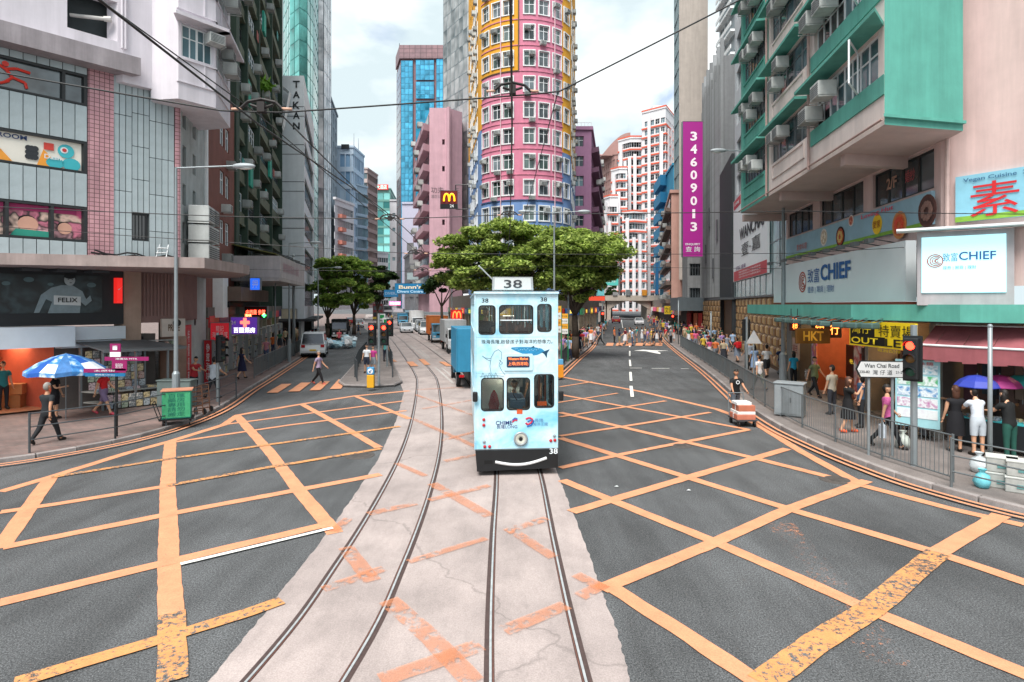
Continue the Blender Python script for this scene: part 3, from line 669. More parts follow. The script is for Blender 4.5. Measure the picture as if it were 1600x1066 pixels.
# concrete band and pale upper storeys
g = MB(); fbox(g, FL, 0, FL.upx(195), 13.3, 14.0, 0, .75); g.build('concrete_band', M('a29b9f', .85, .15, 1.5, streak=.35), B)
UW = M('d8d3da', .8, .07, 1.0, streak=.15); u9, u17 = FL.upx(94), FL.upx(172)
g = MB(); wall(g, FL, 0, UC, 14.0, 30, [(u9, u17, 14.55, 16.1), (u9-4, u9-2.2, 17.2, 19)], .5, .35); fbox(g, FL, FL.upx(180), UC, 13.0, 14.0, 0, .35); wall(g, FL, UC, FL.len, 13.4, 30, [], .1, .2); g.build('upper_wall', UW, B)
g = MB(); fbox(g, FL, u9, u17, 14.5, 16.15, -.9, -.85); g.build('recess_back', M('7b6a45', .8, .2), B)
g = MB(); a = FL.at(u9+.5, 15.3, -.3); b_ = FL.at(u17-.35, 15.35, .2); g.tube(a, b_, .07, .07, 10); g.tube(b_, b_+(b_-a).normalized()*.25, .1, .12, 10); g.build('duct_pipe', M('c8c6c2', .5), B)
for px in (176, 181): u = FL.upx(px); g = MB(); g.tube(FL.at(u, 14.3, .45), FL.at(u, 30, .45), .05); g.build('drain_pipe', UW, B)
# projecting bay
k = FL.upx(232); FB_ = Fa([tuple(FL.at(k-.15, 0, .3).xy), tuple(FL.at(k, 0, 1.35).xy), (-12.75, 25.35), (-13.5, 28.2), (-15.2, 28.6)])
g = MB(); us = FB_.L; bh = []
for z in (14.35, 17.35, 20.35, 23.35): bh += [(us[1]+.12, us[2]-.08, z, z+1.35), (us[2]+.1, us[3]-.5, z, z+1.35)]
wall(g, FB_, 0, FB_.len, 12.55, 27, bh, .2)
pl = [tuple(p) for p in FB_.p]; n = len(pl); g.add([(x, y, 12.55) for x, y in pl]+[(-15.4, 26, 12.55)], [tuple(range(n+1))])
g.build('bay', UW, B)
for a, b_, c, e in bh:
    nn = 4 if b_-a > 2 else 2; w = (b_-a)/nn
    for i in range(nn): window(FB_, a+w*(i+.5), c, w, e-c, B, WFRAME, GLT, 2, (.62,), .05)
    g = MB(); fbox(g, FB_, a-.2, b_+.25, e+.05, e+.18, 0, .6); g.build('window_hood', UW, B)
    g = MB(); fbox(g, FB_, a-.2, b_+.25, c-.15, c-.09, 0, .06); fbox(g, FB_, a-.2, b_+.25, c-1.1, c-1.05, 0, .05); fbox(g, FB_, a+.9, a+.95, c-1.05, c-.15, 0, .05); g.build('wall_moulding', UW, B)
    ac(FB_, a+1.25, c+.8, B, .0, 1.0)
ac(FB_, us[2]+1.2, 14.4, B, .1, 1.2); ac(FB_, us[2]+1.4, 17.5, B, .1, 1.2)
# side AC stack above the canopy
for kk in range(3):
    for j in range(2): ac(FL, UC+1.2+j*1.0, 6.1+kk*.85, B, .2, 1.7)
# canopy
CAN = [(-30, 15.0), (-17, 19.3), (-11.15, 21.35), (-11.5, 25.8), (-13.6, 29.2), (-16, 30.2), (-14.9, 25.6), (-27, 13)]
CAN = [(-28, 15.2), (-17, 19.3), (-11.15, 21.35), (-11.5, 25.8), (-13.6, 29.2), (-15.4, 29.9), (-14.1, 25.4), (-19.5, 19.3), (-27.5, 11.3)]
g = MB(); top = [(-17, 19.3), (-11.15, 21.35), (-11.5, 25.8), (-13.6, 29.2), (-16.4, 30.1), (-15.0, 26.2), (-22, 18.5), (-26, 16.3)]
g.prism(top, 5.42, 5.8); g.build('canopy', M('a2938f', .85, .18, 1.6, streak=.3), B)
for q in range(3): g = MB(); p0 = FL.at(FL.upx(125)+q*.05, 5.95+q*.09, .35+q*.1); p1 = FL.at(UC+.2, 5.9+q*.08, .4+q*.1); g.path([p0.lerp(p1, t/10)+Vector((0, 0, .08*math.sin(t*1.7+q))) for t in range(11)], .035, 6); g.build('cable_bundle', M('1c1c1e', .7), B)
g = MB(); c = FL.at(FL.upx(219), 5.82, .9)
for s_ in (-.22, .22): g.tube(c+Vector((s_, 0, 0)), c+Vector((s_*.8, .3, .75)), .025)
for q in range(3): g.tube(c+Vector((-.2, .08*q, .2+q*.2)), c+Vector((.2, .08*q, .2+q*.2)), .02)
g.build('small_ladder', M('b9bec0', .4, metal=.5), B)
# ---------------------------- ground floor fronts
GD = .45
ux = lambda px, d=GD: FL.upx(px)
g = MB(); s0 = FL.upx(178); shopl = FL.upx(0)-2.5; sr = FL.upx(84)
fbox(g, FL, 0, s0, 3.32, 5.42, 0, GD); BB = g.build('billboard_surround', M('26282b', .7, .1), B)
g = MB(); fbox(g, FL, shopl, FL.upx(86), 2.55, 3.3, 0, GD+.55); fbox(g, FL, FL.upx(86), s0, 2.75, 3.25, 0, GD+.1); fbox(g, FL, FL.upx(86), s0, 2.45, 2.72, 0, GD-.1); g.build('white_fascia', M('c3ccd4', .5, .05), B)
g = MB(); fbox(g, FL, s0, FL.upx(207), .13, 5.42, 0, .4); g.build('stone_pillar', M('a08a7c', .8, .15, 2, streak=.2), B)
# billboard picture: night track and a runner, greyscale
u0, u1 = FL.upx(0)-1.2, FL.upx(144); zc0, zc1 = 3.78, 5.2
g = MB(); fbox(g, FL, u0, u1, zc0, zc1, GD, GD+.03); g.build('billboard_print', blend(.9, '10181a', '141d1f', '2c3c40', '0d1416', '203034'), B)
GP = M('7d8d92', .6, .2, 4); GS = M('96a0a2', .6, .15, 4); dd = GD+.04; uf = FL.upx(88); zf = 4.4
shape(FL, uf, zf, dd, [(-.95, -.6), (-.75, .05), (-.45, .32), (-.15, .42), (.2, .42), (.5, .2), (.62, -.1), (.75, .05), (.8, -.15), (.6, -.35), (.45, -.2), (.42, -.62), (-.55, -.62), (-.42, -.2), (-.6, -.1), (-.8, -.6)], GP, B)
disc(FL, uf+.1, zf+.62, .17, dd+.012, GS, B, sy=1.25); disc(FL, uf+.1, zf+.76, .18, dd+.016, M('181c1e'), B, sy=.55); disc(FL, uf+.22, zf+.68, .08, dd+.006, M('181c1e'), B, sy=1.6)
for s_ in (-.05, .07): disc(FL, uf+.1+s_, zf+.64, .025, dd+.024, M('1c2022'), B, sy=.5)
disc(FL, uf+.12, zf+.52, .04, dd+.024, M('3a3436'), B, sy=.3)
shape(FL, uf+.02, zf-.1, dd+.014, [(-.4, -.2), (.42, -.24), (.42, .1), (-.4, .14)], M('c3c9c9', .5), B)
text('billboard_lettering', 'FELIX', B, FL.at(uf+.03, zf-.13, dd+.04), FL.rot(1), .17, M('15181a'), .6)
for k in range(6): disc(FL, u0+.5+k*.62, 5.0-.15*(k % 2), .09+.03*(k % 3), GD+.034, M('51676b', .6), B, sy=.6)
g = MB(); ur = FL.upx(167); fbox(g, FL, ur-.09, ur+.09, 4.15, 5.15, GD, GD+.16); g.build('red_box_sign', M('c01f1a', .4, emit=.7), B)
shape(FL, ur, 4.75, GD+.17, [(-.08, -.05), (0, -.02), (.08, .07), (-.02, -.06), (-.05, -.08)], WHT, B)
for px in (22, 75, 127): g = MB(); u = FL.upx(px); fbox(g, FL, u-.28, u+.28, 5.3, 5.4, GD+.1, GD+.5); g.build('spotlight', M('3a3e42', .5), B)
# lit shop inside
INT = M('c9432e', .6, .1, 2, emit=.35)
def room(fa, u0, u1, z0, z1, dep, wallm, floorm, ceilm, parent, d=0):
    g = MB(); A = [fa.at(u0, 0, d), fa.at(u1, 0, d), fa.at(u1, 0, d-dep), fa.at(u0, 0, d-dep)]
    lo = [(p.x, p.y, z0) for p in A]; hi = [(p.x, p.y, z1) for p in A]
    g.add(lo+hi, [(1, 2, 6, 5), (2, 3, 7, 6), (3, 0, 4, 7)]); g.mi = 1; g.add(lo, [(0, 1, 2, 3)]); g.mi = 2; g.add(hi, [(3, 2, 1, 0)]); return g.build('shop_interior', [wallm, floorm, ceilm], parent)
wood = M('8a5a3c', .7, .2, 3); WARM = M('ffd9b0', .5, emit=5); DARKI = M('17181b', .9, .2); REDS = M('c32a2e', .5, .1); PURP = M('3b1f66', .5, .05); PURPL = M('8a1f7a', .5, .05)
room(FL, shopl, sr, .2, 2.55, 4.5, M('c4624a', .7, .1), M('b98a6c', .4, .1), M('d8c0b0', .7), B)
for k in range(3):
    g = MB(); u = shopl+.8+k*1.6; fbox(g, FL, u-.4, u+.4, 2.48, 2.53, -2.2, -1.2); g.build('ceiling_light', WARM, B)
sd_ = root('display_shelf', 'orange lit display shelf with goods inside the open red shop on the far left', 'shelf', tuple(FL.at(sr-.6, .2, -2)), world=True)
g = MB(); fbox(g, FL, sr-1.4, sr-.1, .2, 2.3, -3.2, -3.0)
for z in (.5, 1.0, 1.5, 2.0): fbox(g, FL, sr-1.4, sr-.1, z, z+.04, -3.0, -2.6)
g.build('frame', wood, sd_)
g = MB()
for z in (.54, 1.04, 1.54, 2.04):
    for i in range(9): g.mi = RD.randrange(4); u = sr-1.35+i*.14; fbox(g, FL, u, u+.11, z, z+RD.uniform(.15, .35), -2.95, -2.7)
g.build('goods', [REDS, WHT, ORG, M('4a2b22')], sd_)
def carton(x, y, z, s, hexc, label, rz=.3, group=None):
    o = root('carton', label, 'box', (x, y, z), rz, group); g = MB().rbox(-s*.6, s*.6, -s*.45, s*.45, 0, s*.7, .01); g.build('box_body', M(hexc, .8, .15), o); g = MB().box(-s*.6, s*.6, -.03, .03, s*.7, s*.703); g.build('tape', M('d8c7a0', .4), o); return o
p = FL.at(FL.upx(62), 0, -1.5); carton(p.x, p.y, .2, .7, 'a0663c', 'large brown carton on the floor just inside the open red shop'); carton(p.x+.1, p.y+.05, .7, .55, 'b87a4c', 'smaller tan carton stacked on the large one inside the red shop')
p = FL.at(FL.upx(25), 0, -1.9); carton(p.x, p.y, .2, .9, '8c4a34', 'reddish carton left of the others inside the open red shop')
for k in range(3):
    u = sr-3.4+k*1.1; lettered(FL, u-.35, u+.35, 2.0, 2.4, -2.4, REDS, '85', M('ffcc33'), B, 'sale_sign')
# shutter wall behind the newsstand, recess with ribbed cladding, PRIME fascia
RIB = M('856a66', .75, .12, 2, streak=.15); ur0, ur1 = FL.upx(208), FL.upx(330)
g = MB(); fbox(g, FL, sr, s0, .13, 2.5, -.1, .0); g.build('rear_wall', M('5a5350', .8, .2), B)
g = MB(); fbox(g, FL, ur0, UC-.05, 3.35, 5.42, -.2, .25); g.build('recess_cladding', RIB, B)
rm = MB().box(-.03, .03, -.05, 0, 0, 1.75).mesh('rib', RIB)
nr = int((UC-.1-ur0)/.13)
for i in range(nr): u = ur0+.06+i*.13; inst('rib', rm, B, FL.at(u, 3.62, .25), FL.rot(u))
g = MB(); fbox(g, FL, UC+.02, UC+2.2, 3.4, 5.42, 0, .2); g.build('recess_cladding', RIB, B)
lettered(FL, FL.upx(240), UC-.1, 2.75, 3.5, .3, M('b8aca4', .35, .15, 1.5, metal=.3), 'PRIME', M('5a3c22', .4, metal=.5), B, 'fascia', .38, wfrac=.5)
for px in (262, 290): disc(FL, FL.upx(px), 3.32, .16, .42, M('2b2320'), B, 'palm_logo'); 
g = MB(); fbox(g, FL, FL.upx(236), UC, .13, 2.75, -2.4, -2.3); fbox(g, FL, FL.upx(207), FL.upx(212), .13, 2.8, -.1, .35); g.build('shop_back', DARKI, B)
g = MB(); fbox(g, FL, FL.upx(207), FL.upx(236), .13, 2.9, -.3, .2); g.build('folded_shutter', M('4a4441', .6, .2), B)
g = MB(); fbox(g, FL, UC-.5, UC-.02, .13, 2.75, -.3, .35); g.build('door_post', M('8d7366', .7, .2), B)
lettered(FL, UC+.1, UC+1.1, .4, 3.2, .15, REDS, '特\n價\n優\n惠', WHT, B, 'red_banner', .85, wfrac=.3)
# shelves in the shop front
def shelfunit(name, label, fa, u0, u1, d0, d1, z0, z1, nrow, ncol, cols, frame=M('9a9c9c', .5), cat='shelf', group=None):
    p = fa.at((u0+u1)/2, z0, (d0+d1)/2); o = root(name, label, cat, tuple(p), world=True, group=group); g = MB()
    for i in range(nrow+1): z = z0+(z1-z0)*i/nrow; fbox(g, fa, u0, u1, z-.02, z+.015, d0, d1)
    for u in (u0, u1): fbox(g, fa, u-.02, u+.02, z0, z1, d0, d1)
    g.build('frame', frame, o); g = MB(); w = (u1-u0)/ncol
    for i in range(nrow):
        z = z0+(z1-z0)*i/nrow+.017; hh = (z1-z0)/nrow
        for j in range(ncol):
            g.mi = RD.randrange(len(cols)); u = u0+w*j; fbox(g, fa, u+w*.08, u+w*.92, z, z+hh*RD.uniform(.5, .88), d0+.02, d1-RD.uniform(0, .06))
    tag(g.build('goods', cols, o), kind='stuff'); return o
MAGS = [blend(9+k, c, d, e) for k, (c, d, e) in enumerate((('b8b8b4', '5a6268', 'd8d4cc'), ('8a4440', 'c0a8a0', '50302c'), ('4a5a70', '9aa8b4', '2c3440'), ('a88a50', 'd8c8a0', '5a4a34'), ('5c7060', 'a8b4a0', '34403a'), ('2c2e32', '686c70', '1c1e20'), ('94707a', 'c8b4b8', '4a3a40'), ('8a949a', 'c0c8cc', '4a5054')))]
shelfunit('goods_rack', 'rack of small goods behind the street lamp in the dark shop under the PRIME sign', FL, FL.upx(240), UC-.6, -1.2, -.7, .2, 2.2, 4, 14, MAGS)
shelfunit('hanging_goods_shelf', 'shelf of folded clothes and caps hung under the PRIME fascia', FL, FL.upx(214), UC-.6, .1, .5, 2.2, 2.62, 1, 14, MAGS)
# ---------------------------- newsstand
NS = root('newsstand', 'magazine newsstand with crowded racks and a thin grey canopy beside the stone pillar', 'newsstand', tuple(FL.at(FL.upx(170), .13, 1.2)), world=True)
na, nb = FL.upx(106), FL.upx(212)
g = MB(); g.mi = 0
P = [FL.at(na, 2.62, .4), FL.at(nb, 2.62, .4), FL.at(nb+.5, 2.35, 1.7), FL.at(na, 2.35, 1.7)]; g.add([tuple(p) for p in P]+[tuple(p+Vector((0, 0, .05))) for p in P], [(3, 2, 1, 0), (4, 5, 6, 7), (0, 1, 5, 4), (1, 2, 6, 5), (2, 3, 7, 6), (3, 0, 4, 7)]); fbox(g, FL, na, nb+.4, 2.3, 2.38, 1.68, 1.74); g.build('canopy', M('6b6e70', .6, .2), NS)
g = MB()
for u in (na+.1, (na+nb)/2, nb-.05): fbox(g, FL, u-.03, u+.03, .13, 2.45, .42, .5); fbox(g, FL, u-.025, u+.025, .13, 2.36, 1.5, 1.55)
g.build('post', STEEL, NS)
g = MB()
for zz, d0, d1 in ((.75, .5, 1.3), (.35, .6, 1.6)): fbox(g, FL, na+.1, nb-.1, zz, zz+.05, d0, d1)
g.build('counter', M('8d8f8c', .6, .2), NS)
mg = MB(); mgi = MB().box(-.1, .1, -.02, 0, 0, .26)
mm = [MB().box(-.105, .105, -.015, 0, 0, .27).mesh('magazine', m_) for m_ in MAGS]
for r_ in range(5):
    for i in range(int((nb-na-.3)/.235)):
        u = na+.25+i*.235; d = .62+.04*(4-r_); inst('magazine', mm[RD.randrange(8)], NS, FL.at(u, .85+r_*.3, d), FL.rot(u))
for r_ in range(2):
    for i in range(int((nb-na-.3)/.235)): u = na+.25+i*.235; o = inst('magazine', mm[RD.randrange(8)], NS, FL.at(u, .42-.24*r_, 1.62), FL.rot(u)); 
pm = MB().box(-.11, .11, -.14, .14, 0, .07); pms = [MB().box(-.11, .11, -.14, .14, 0, .08).mesh('paper_pile', m_) for m_ in MAGS]
for i in range(22): u = na+.25+i*.24; inst('paper_pile', pms[RD.randrange(8)], NS, FL.at(min(u, nb-.2), .41, 1.35), FL.rot(u)); inst('paper_pile', pms[RD.randrange(8)], NS, FL.at(min(u, nb-.2), .81, 1.1), FL.rot(u))
# ---------------------------- parasol on a pole
px, py = gp(195, 640, .13)
US = root('parasol', 'blue patterned market parasol with white patches shading the newsstand', 'parasol', (wx(103, 20.3), 20.3, .13)); US.scale = (.66, .66, .84)
g = MB(); g.tube((0, 0, 0), (0, 0, 2.75), .025); g.build('pole', STEEL, US)
cs = [blend(3, '2a5fa0', '3f86c4', 'c8d8e0'), M('3a6fa8', .6, .3, 5), M('d8e2ec', .6, .15, 5), M('1f55a6', .6, .15, 5)]
g = MB(); R_, n = 1.75, 16
rings = [(0.001, 2.72), (.6, 2.6), (1.2, 2.38), (R_, 2.08), (R_+.02, 1.92)]
for j in range(len(rings)-1):
    for i in range(n):
        g.mi = [0, 1, 0, 3][i % 4] if j != 2 or i % 3 else 2
        q = []
        for (r, z), ii in ((rings[j], i), (rings[j], i+1), (rings[j+1], i+1), (rings[j+1], i)):
            t = 2*PI*ii/n; sag = .05*(1 if ii % 2 else 0)*(r/R_); q.append((r*math.cos(t), r*math.sin(t), z-sag))
        g.add(q, [(0, 1, 2, 3)])
g.build('canopy', cs, US); g = MB()
for i in range(8): t = 2*PI*i/8; g.tube((0, 0, 2.68), (R_*math.cos(t), R_*math.sin(t), 2.06), .01, n=5); g.tube((0, 0, 2.1), (.9*math.cos(t), .9*math.sin(t), 2.4), .008, n=5)
g.build('ribs', STEEL, US)
# ================================================================== LEFT STREET: next buildings
FS = Fa([(-15.6, 30), (-24.2, 61.6)]); G1, G2, G3 = FS.upx(340), FS.upx(366), FS.upx(440)
BR = root('brown_tenement', 'narrow reddish brown tenement with air conditioners beside the corner building', 'building', tuple(FS.at((G1+G2)/2, .13, -3)), world=True)
g = MB(); wins = [(G1+.6+k*1.5, G1+1.7+k*1.5, z, z+1.35) for z in (7.6, 10.4, 13.2) for k in range(2)]
wall(g, FS, 0, G2, 3.4, 16.5, wins, .15); closed(g, [tuple(FS.at(0, 0, -.4).xy), tuple(FS.at(G2, 0, -.4).xy), tuple(FS.at(G2, 0, -12).xy), tuple(FS.at(0, 0, -12).xy)], 3.4, 16.5); g.build('wall', M('7e4f46', .85, .15, 1.5, streak=.25), BR)
for w_ in wins: window(FS, (w_[0]+w_[1])/2, w_[2], 1.1, 1.35, BR, WFRAME, GLT, 2, (.65,), dep=.12)
for u, z in ((G1+1.2, 9.4), (G1+2.6, 12.2), (G1+1.4, 6.6)): ac(FS, u, z, BR)
g = MB(); closed(g, [tuple(FS.at(.6, 0, -1.2).xy), tuple(FS.at(G2-.1, 0, -.8).xy), tuple(FS.at(G2-.1, 0, -12).xy), tuple(FS.at(.6, 0, -12).xy)], 16.5, 40); g.build('cream_upper_wall', CREAM, BR)
g = MB(); fbox(g, FS, G1-1.2, G1+.2, 3.4, 5.6, 0, .5); fbox(g, FS, G1-.8, G1+4.5, 5.95, 6.3, 0, .7); g.build('white_ledge', WHT, BR)
# green tenement
GR = root('green_tenement', 'dark green tenement with tall fins and rows of deep shaded balconies full of air conditioners', 'building', tuple(FS.at((G2+G3)/2, .13, -5)), world=True)
GRN = M('3d4f44', .85, .15, 1.5, streak=.25); GRS = M('67705f', .85, .2, 2, streak=.3); top = 40
g = MB(); closed(g, [tuple(FS.at(G2, 0, -1.2).xy), tuple(FS.at(G3, 0, -1.2).xy), tuple(FS.at(G3, 0, -14).xy), tuple(FS.at(G2, 0, -14).xy)], 3.4, top); g.build('rear_wall', M('4a5049', .9, .2, 2, streak=.3), GR)
fins = [G2+.02, FS.upx(384), FS.upx(403), FS.upx(423), G3-.8]; fw = [1.1, .35, .3, .3, .8]
for u, w in zip(fins, fw): g = MB(); fbox(g, FS, u, u+w, 3.4, top, -1.2, .12); g.build('fin', GRN, GR)
zz = [6.8+i*2.85 for i in range(11)]
for i in range(4):
    a, b_ = fins[i]+fw[i]+.02, fins[i+1]-.02
    for z in zz:
        g = MB(); fbox(g, FS, a, b_, z-.14, z, -1.2, -.02); fbox(g, FS, a, b_, z, z+.75, -.2, -.08); g.build('balcony', GRS, GR)
        if RD.random() < .8:
            w = (b_-a)*.86; window(FS, (a+b_)/2, z+.78, w, 1.35, GR, RD.choice([WFRAME, DFRAME, STEEL]), RD.choice([GLT, GL, GLD]), max(2, int(w/.8)), (.6,), dep=.3)
        if RD.random() < .8: ac(FS, RD.uniform(a+.5, b_-.4), z+RD.uniform(.2, 1.2), GR, .0, 1.15)
        if RD.random() < .3: g = MB(); u = RD.uniform(a, b_-.9); [fbox(g, FS, u+k*.2, u+k*.2+.15, z+.8, z+1.5, .05, .09) for k in range(4)]; g.build('laundry', [M('a05a54'), M('5aa3a0'), M('c7c7c2')][RD.randrange(3)], GR)
        elif RD.random() < .25: g = MB(); u = RD.uniform(a, b_-1.2); fbox(g, FS, u, u+1.2, z+.2, z+1.9, -.05, .12); g.build('green_netting', M('2f9a86', .7, .2), GR)
g = MB(); c = FS.at(FS.upx(409), 22.2, .25)
for k in range(60): g.add([c+Vector((RD.gauss(0, .3), RD.gauss(0, .2), RD.gauss(0, .35))) for _ in range(3)], [(0, 1, 2)])
tag(thing('hanging_plant', g, M('6f9a32', .6, .3, 9), 'bright green shrub growing out of a balcony on the dark green tenement', 'plant'))
g = MB(); u = FS.upx(437)
for k in range(12): g.path([FS.at(u-.5+.12*k, 22.2, .3), FS.at(u-.5+.12*k, 26, 1.0), FS.at(u-.4+.12*k, 26.6, .3)], .03, 5)
for z in (22.5, 23.4, 24.3, 25.2): g.tube(FS.at(u-.5, z, .4), FS.at(u+1, z, .4), .03)
g.build('window_cage', WHT, GR)
# ground floor of the row: shop bays
def shopbay(fa, u0, u1, parent, cols, z1=3.3, dep=2.5, fasc=None):
    room(fa, u0, u1, .14, z1, dep, cols[0], M('8a817a', .5, .1), M('bdb5aa', .7), parent)
    g = MB(); fbox(g, fa, u0-.12, u0, .13, z1, -dep, .05); g.build('shop_pier', M('8f8880', .8, .2), parent)
    g = MB(); fbox(g, fa, u0+.3, u1-.3, z1-.08, z1-.03, -1.6, -1.2); g.build('ceiling_light', M('fff2dd', .5, emit=4), parent)
    if fasc: g = MB(); fbox(g, fa, u0, u1, z1-.45, z1+.15, -.1, .12); g.build('fascia', fasc, parent)
u = .3; k = 0; pal = ['5d7a6a', '8a6f5c', '6a8a4a', '7c6468', '5a6470', '8c5a4a', '6d7f86']
while u < G3-1.5:
    w = [2.3, 2.6, 3.0][k % 3]; par = BR if u+w/2 < G2 else GR
    shopbay(FS, u, min(u+w, G3), par, [M(pal[k % 7], .7, .2)], 3.35, 2.2, [REDS, PURP, M('4a4038'), M('2c5a4a'), M('7a6a5a')][k % 5])
    shelfunit('goods_shelf', ['crates of boxed medicine and goods outside the pharmacy', 'red and green packets on a rack past the pharmacy', 'tall rack of bottles in the third shop along the left row', 'bright rack of goods in the shop nearest the blue tower canopy', 'bags and toys stacked in a shop below the white canopy', 'dim rack of goods in the shop before the white slab building', 'rack of mixed goods at the far end of the left row', 'crowded rack at the last open shopfront on the left'][k % 8]+('' if k < 8 else ', beyond the second lamp'), FS, u+.2, u+w-.9, -.6, .25, .2, 2.2, 4, 9, MAGS)
    u += w+.12; k += 1
g = MB(); fbox(g, FS, 0, G3, 3.42, 3.95, -1.5, .1); g.build('beam', M('6a645e', .8, .25, 2, streak=.2), GR)
# brown balcony, metal sheds and their grilles at first floor
g = MB(); fbox(g, FS, G1, FS.upx(392), 4.3, 5.1, 0, 1.2); g.build('balcony', M('6b5a50', .85, .2, 2, streak=.3), BR)
g = MB(); fbox(g, FS, G1, FS.upx(392), 3.95, 4.28, 0, .6); g.build('balcony_base', DARKI, BR)
g = MB()
for i in range(26): u = G1+.1+i*.24; g.tube(FS.at(u, 5.1, 1.15), FS.at(u, 6.1, 1.15), .014, n=4)
g.tube(FS.at(G1, 6.1, 1.15), FS.at(G1+6.2, 6.1, 1.15), .02); g.build('grille', DFRAME, BR)
# purple pharmacy sign, neon sign, small blue LED sign, red boards (projecting, facing up the street to the camera)
def projsign(name, label, px0, px1, py0, py1, Y, mat, s='', tm=WHT, frac=.5, wfrac=.85, th=.18, cat='sign', group=None, line=1.0):
    x0, x1, z0, z1 = wx(px0, Y), wx(px1, Y), wz(py1, Y), wz(py0, Y); o = root(name, label, cat, ((x0+x1)/2, Y, z0), world=True, group=group)
    g = MB().box(x0, x1, Y, Y+th, z0, z1); g.build('board', mat, o); g = MB(); e = .03
    g.box(x0-e, x1+e, Y-.02, Y+th+.02, z1, z1+e).box(x0-e, x1+e, Y-.02, Y+th+.02, z0-e, z0).box(x0-e, x0, Y-.02, Y+th+.02, z0, z1).box(x1, x1+e, Y-.02, Y+th+.02, z0, z1); g.build('frame', STEEL, o)
    if s: text('lettering', s, o, ((x0+x1)/2, Y-.012, (z0+z1)/2), 0, (z1-z0)*frac, tm, (x1-x0)*wfrac, line=line)
    return o
ps = projsign('pharmacy_sign', 'purple pharmacy sign with a red cross and white Chinese lettering', 361, 402, 496, 522, 31.5, M('4a2a86', .4, emit=.5))
text('lettering', '百匯藥房', ps, (wx(382, 31.5), 31.48, wz(516, 31.5)), 0, .28, M('ffffff', emit=1.5), 1.15)
x, z = wx(383, 31.5), wz(504, 31.5); g = MB().box(x-.08, x+.08, 31.45, 31.49, z-.24, z+.24).box(x-.24, x-.081, 31.45, 31.49, z-.08, z+.08).box(x+.081, x+.24, 31.45, 31.49, z-.08, z+.08); g.build('red_cross', M('ff5a4a', emit=2), ps)
for s_ in (-.72,): text('lettering', '24', ps, (x+s_+.1, 31.48, z), 0, .2, WHT)
ns = projsign('neon_sign', 'red and green neon sign glowing above the purple pharmacy sign', 382, 417, 479, 497, 37, M('4a1512', .5), '中西藥 參茸', M('ff4a33', emit=5), .42)
text('lettering', '海味', ns, (wx(388, 37), 36.97, wz(493, 37)), 0, .2, M('ff8a55', emit=5)); text('lettering', '✚', ns, (wx(413, 37), 36.96, wz(493, 37)), 0, .25, M('40ff70', emit=4))
projsign('led_sign', 'small blue and white LED sign hung over the brown balcony', 391, 406, 435, 453, 34, M('2458c8', .4, emit=.8), '押', WHT, .7, .6)
projsign('red_sign_board', 'red rectangular shop sign with white lettering left of the purple sign', 329, 358, 505, 532, 29.8, M('b5232e', .5, emit=.25), '龍記\n海味參茸', WHT, .7)
projsign('red_sign_strip', 'narrow red vertical shop sign below the red board at the canopy end', 319, 331, 532, 600, 29.3, M('b8202a', .5), '參\n茸\n海\n味', WHT, .85, .5)
projsign('faded_sign', 'faded cream sign hanging from the third shop beyond the neon sign', 440, 463, 483, 498, 50, M('c7bda6', .6), '', WHT)
# white canopy with coloured awning over the row
WC = root('balcony_canopy', 'white boxed balcony canopy with faded pink lettering reaching over the left pavement', 'canopy', (-17, 40, 5.5), world=True)
cx = [(-20.2, 36.2), (-14.25, 36.2), (-16.4, 46.5), (-21.5, 46.5)]
g = MB(); g.prism(cx, 5.55, 5.75); g.build('slab', M('b1aba8', .8, .15, streak=.2), WC)
g = MB(); FC = Fa([cx[0], cx[1], cx[2]]); fbox(g, FC, 0, FC.len, 5.76, 7.1, -.15, 0); g.build('parapet', M('b9b4b4', .8, .12, 2, streak=.3), WC)
text('lettering', '麗都海鮮酒家大酒樓', WC, FC.at(FC.L[1]+4.2, 6.45, .02), FC.rot(FC.L[1]+2), .6, M('a8808c'), 6.5)
g = MB(); P = [(-20, 36.4, 8.4), (-14.6, 36.4, 7.2), (-16.6, 45, 7.3), (-21.2, 45, 8.6)]; g.add(P+[(x, y, z+.06) for x, y, z in P], [(0, 1, 2, 3), (7, 6, 5, 4), (0, 4, 5, 1), (1, 5, 6, 2), (2, 6, 7, 3)]); g.build('awning', M('6f6f3a', .8, .3, 3, streak=.2), WC)
for y in (37, 40, 43, 46): x = -14.4-(y-36.2)*.21; g = MB(); g.tube((x-2, y, 7.9), (x+.8, y, 7.0), .03); g.build('bracket', DFRAME, WC)
# TAKAN block
TK = root('white_slab_building', 'pale grey slab building with big dark letters down its face and black horizontal joints', 'building', (-24, 66, .13), world=True)
FT = Fa([(-26.6, 62), (-21.9, 62), (-26.9, 80)]); g = MB(); tw = M('d8dee2', .6, .06, 1.5, streak=.08)
us = FT.L; th_ = [(us[1]+1, us[2]-1.2, z, z+2.5) for z in (3.9, 7.7, 11.5, 15.3, 19.1, 22.9)]
wall(g, FT, 0, FT.len, 2.6, 28.2, th_, .3); closed(g, [(-26.6, 62.4), (-22.3, 62.4), (-27.3, 79.6), (-34, 79)], 2.6, 28); g.build('wall', tw, TK)
for a, b_, c, e in th_:
    n = 9; w = (b_-a)/n
    for i in range(n): window(FT, a+w*(i+.5), c, w, e-c, TK, DFRAME, GLT, 1, (.3,), .08, .25)
for z in (5.8, 9.2, 12.1, 13.1, 16.0, 17.0, 19.9, 20.9, 23.9, 24.9): g = MB(); fbox(g, FT, 0, us[1]+.5, z, z+.06, .0, .015); g.build('joint', DFRAME, TK)
g = MB(); fbox(g, FT, 0, FT.len, 2.35, 2.6, 0, 1.2); g.build('shop_canopy', M('33363a', .6), TK)
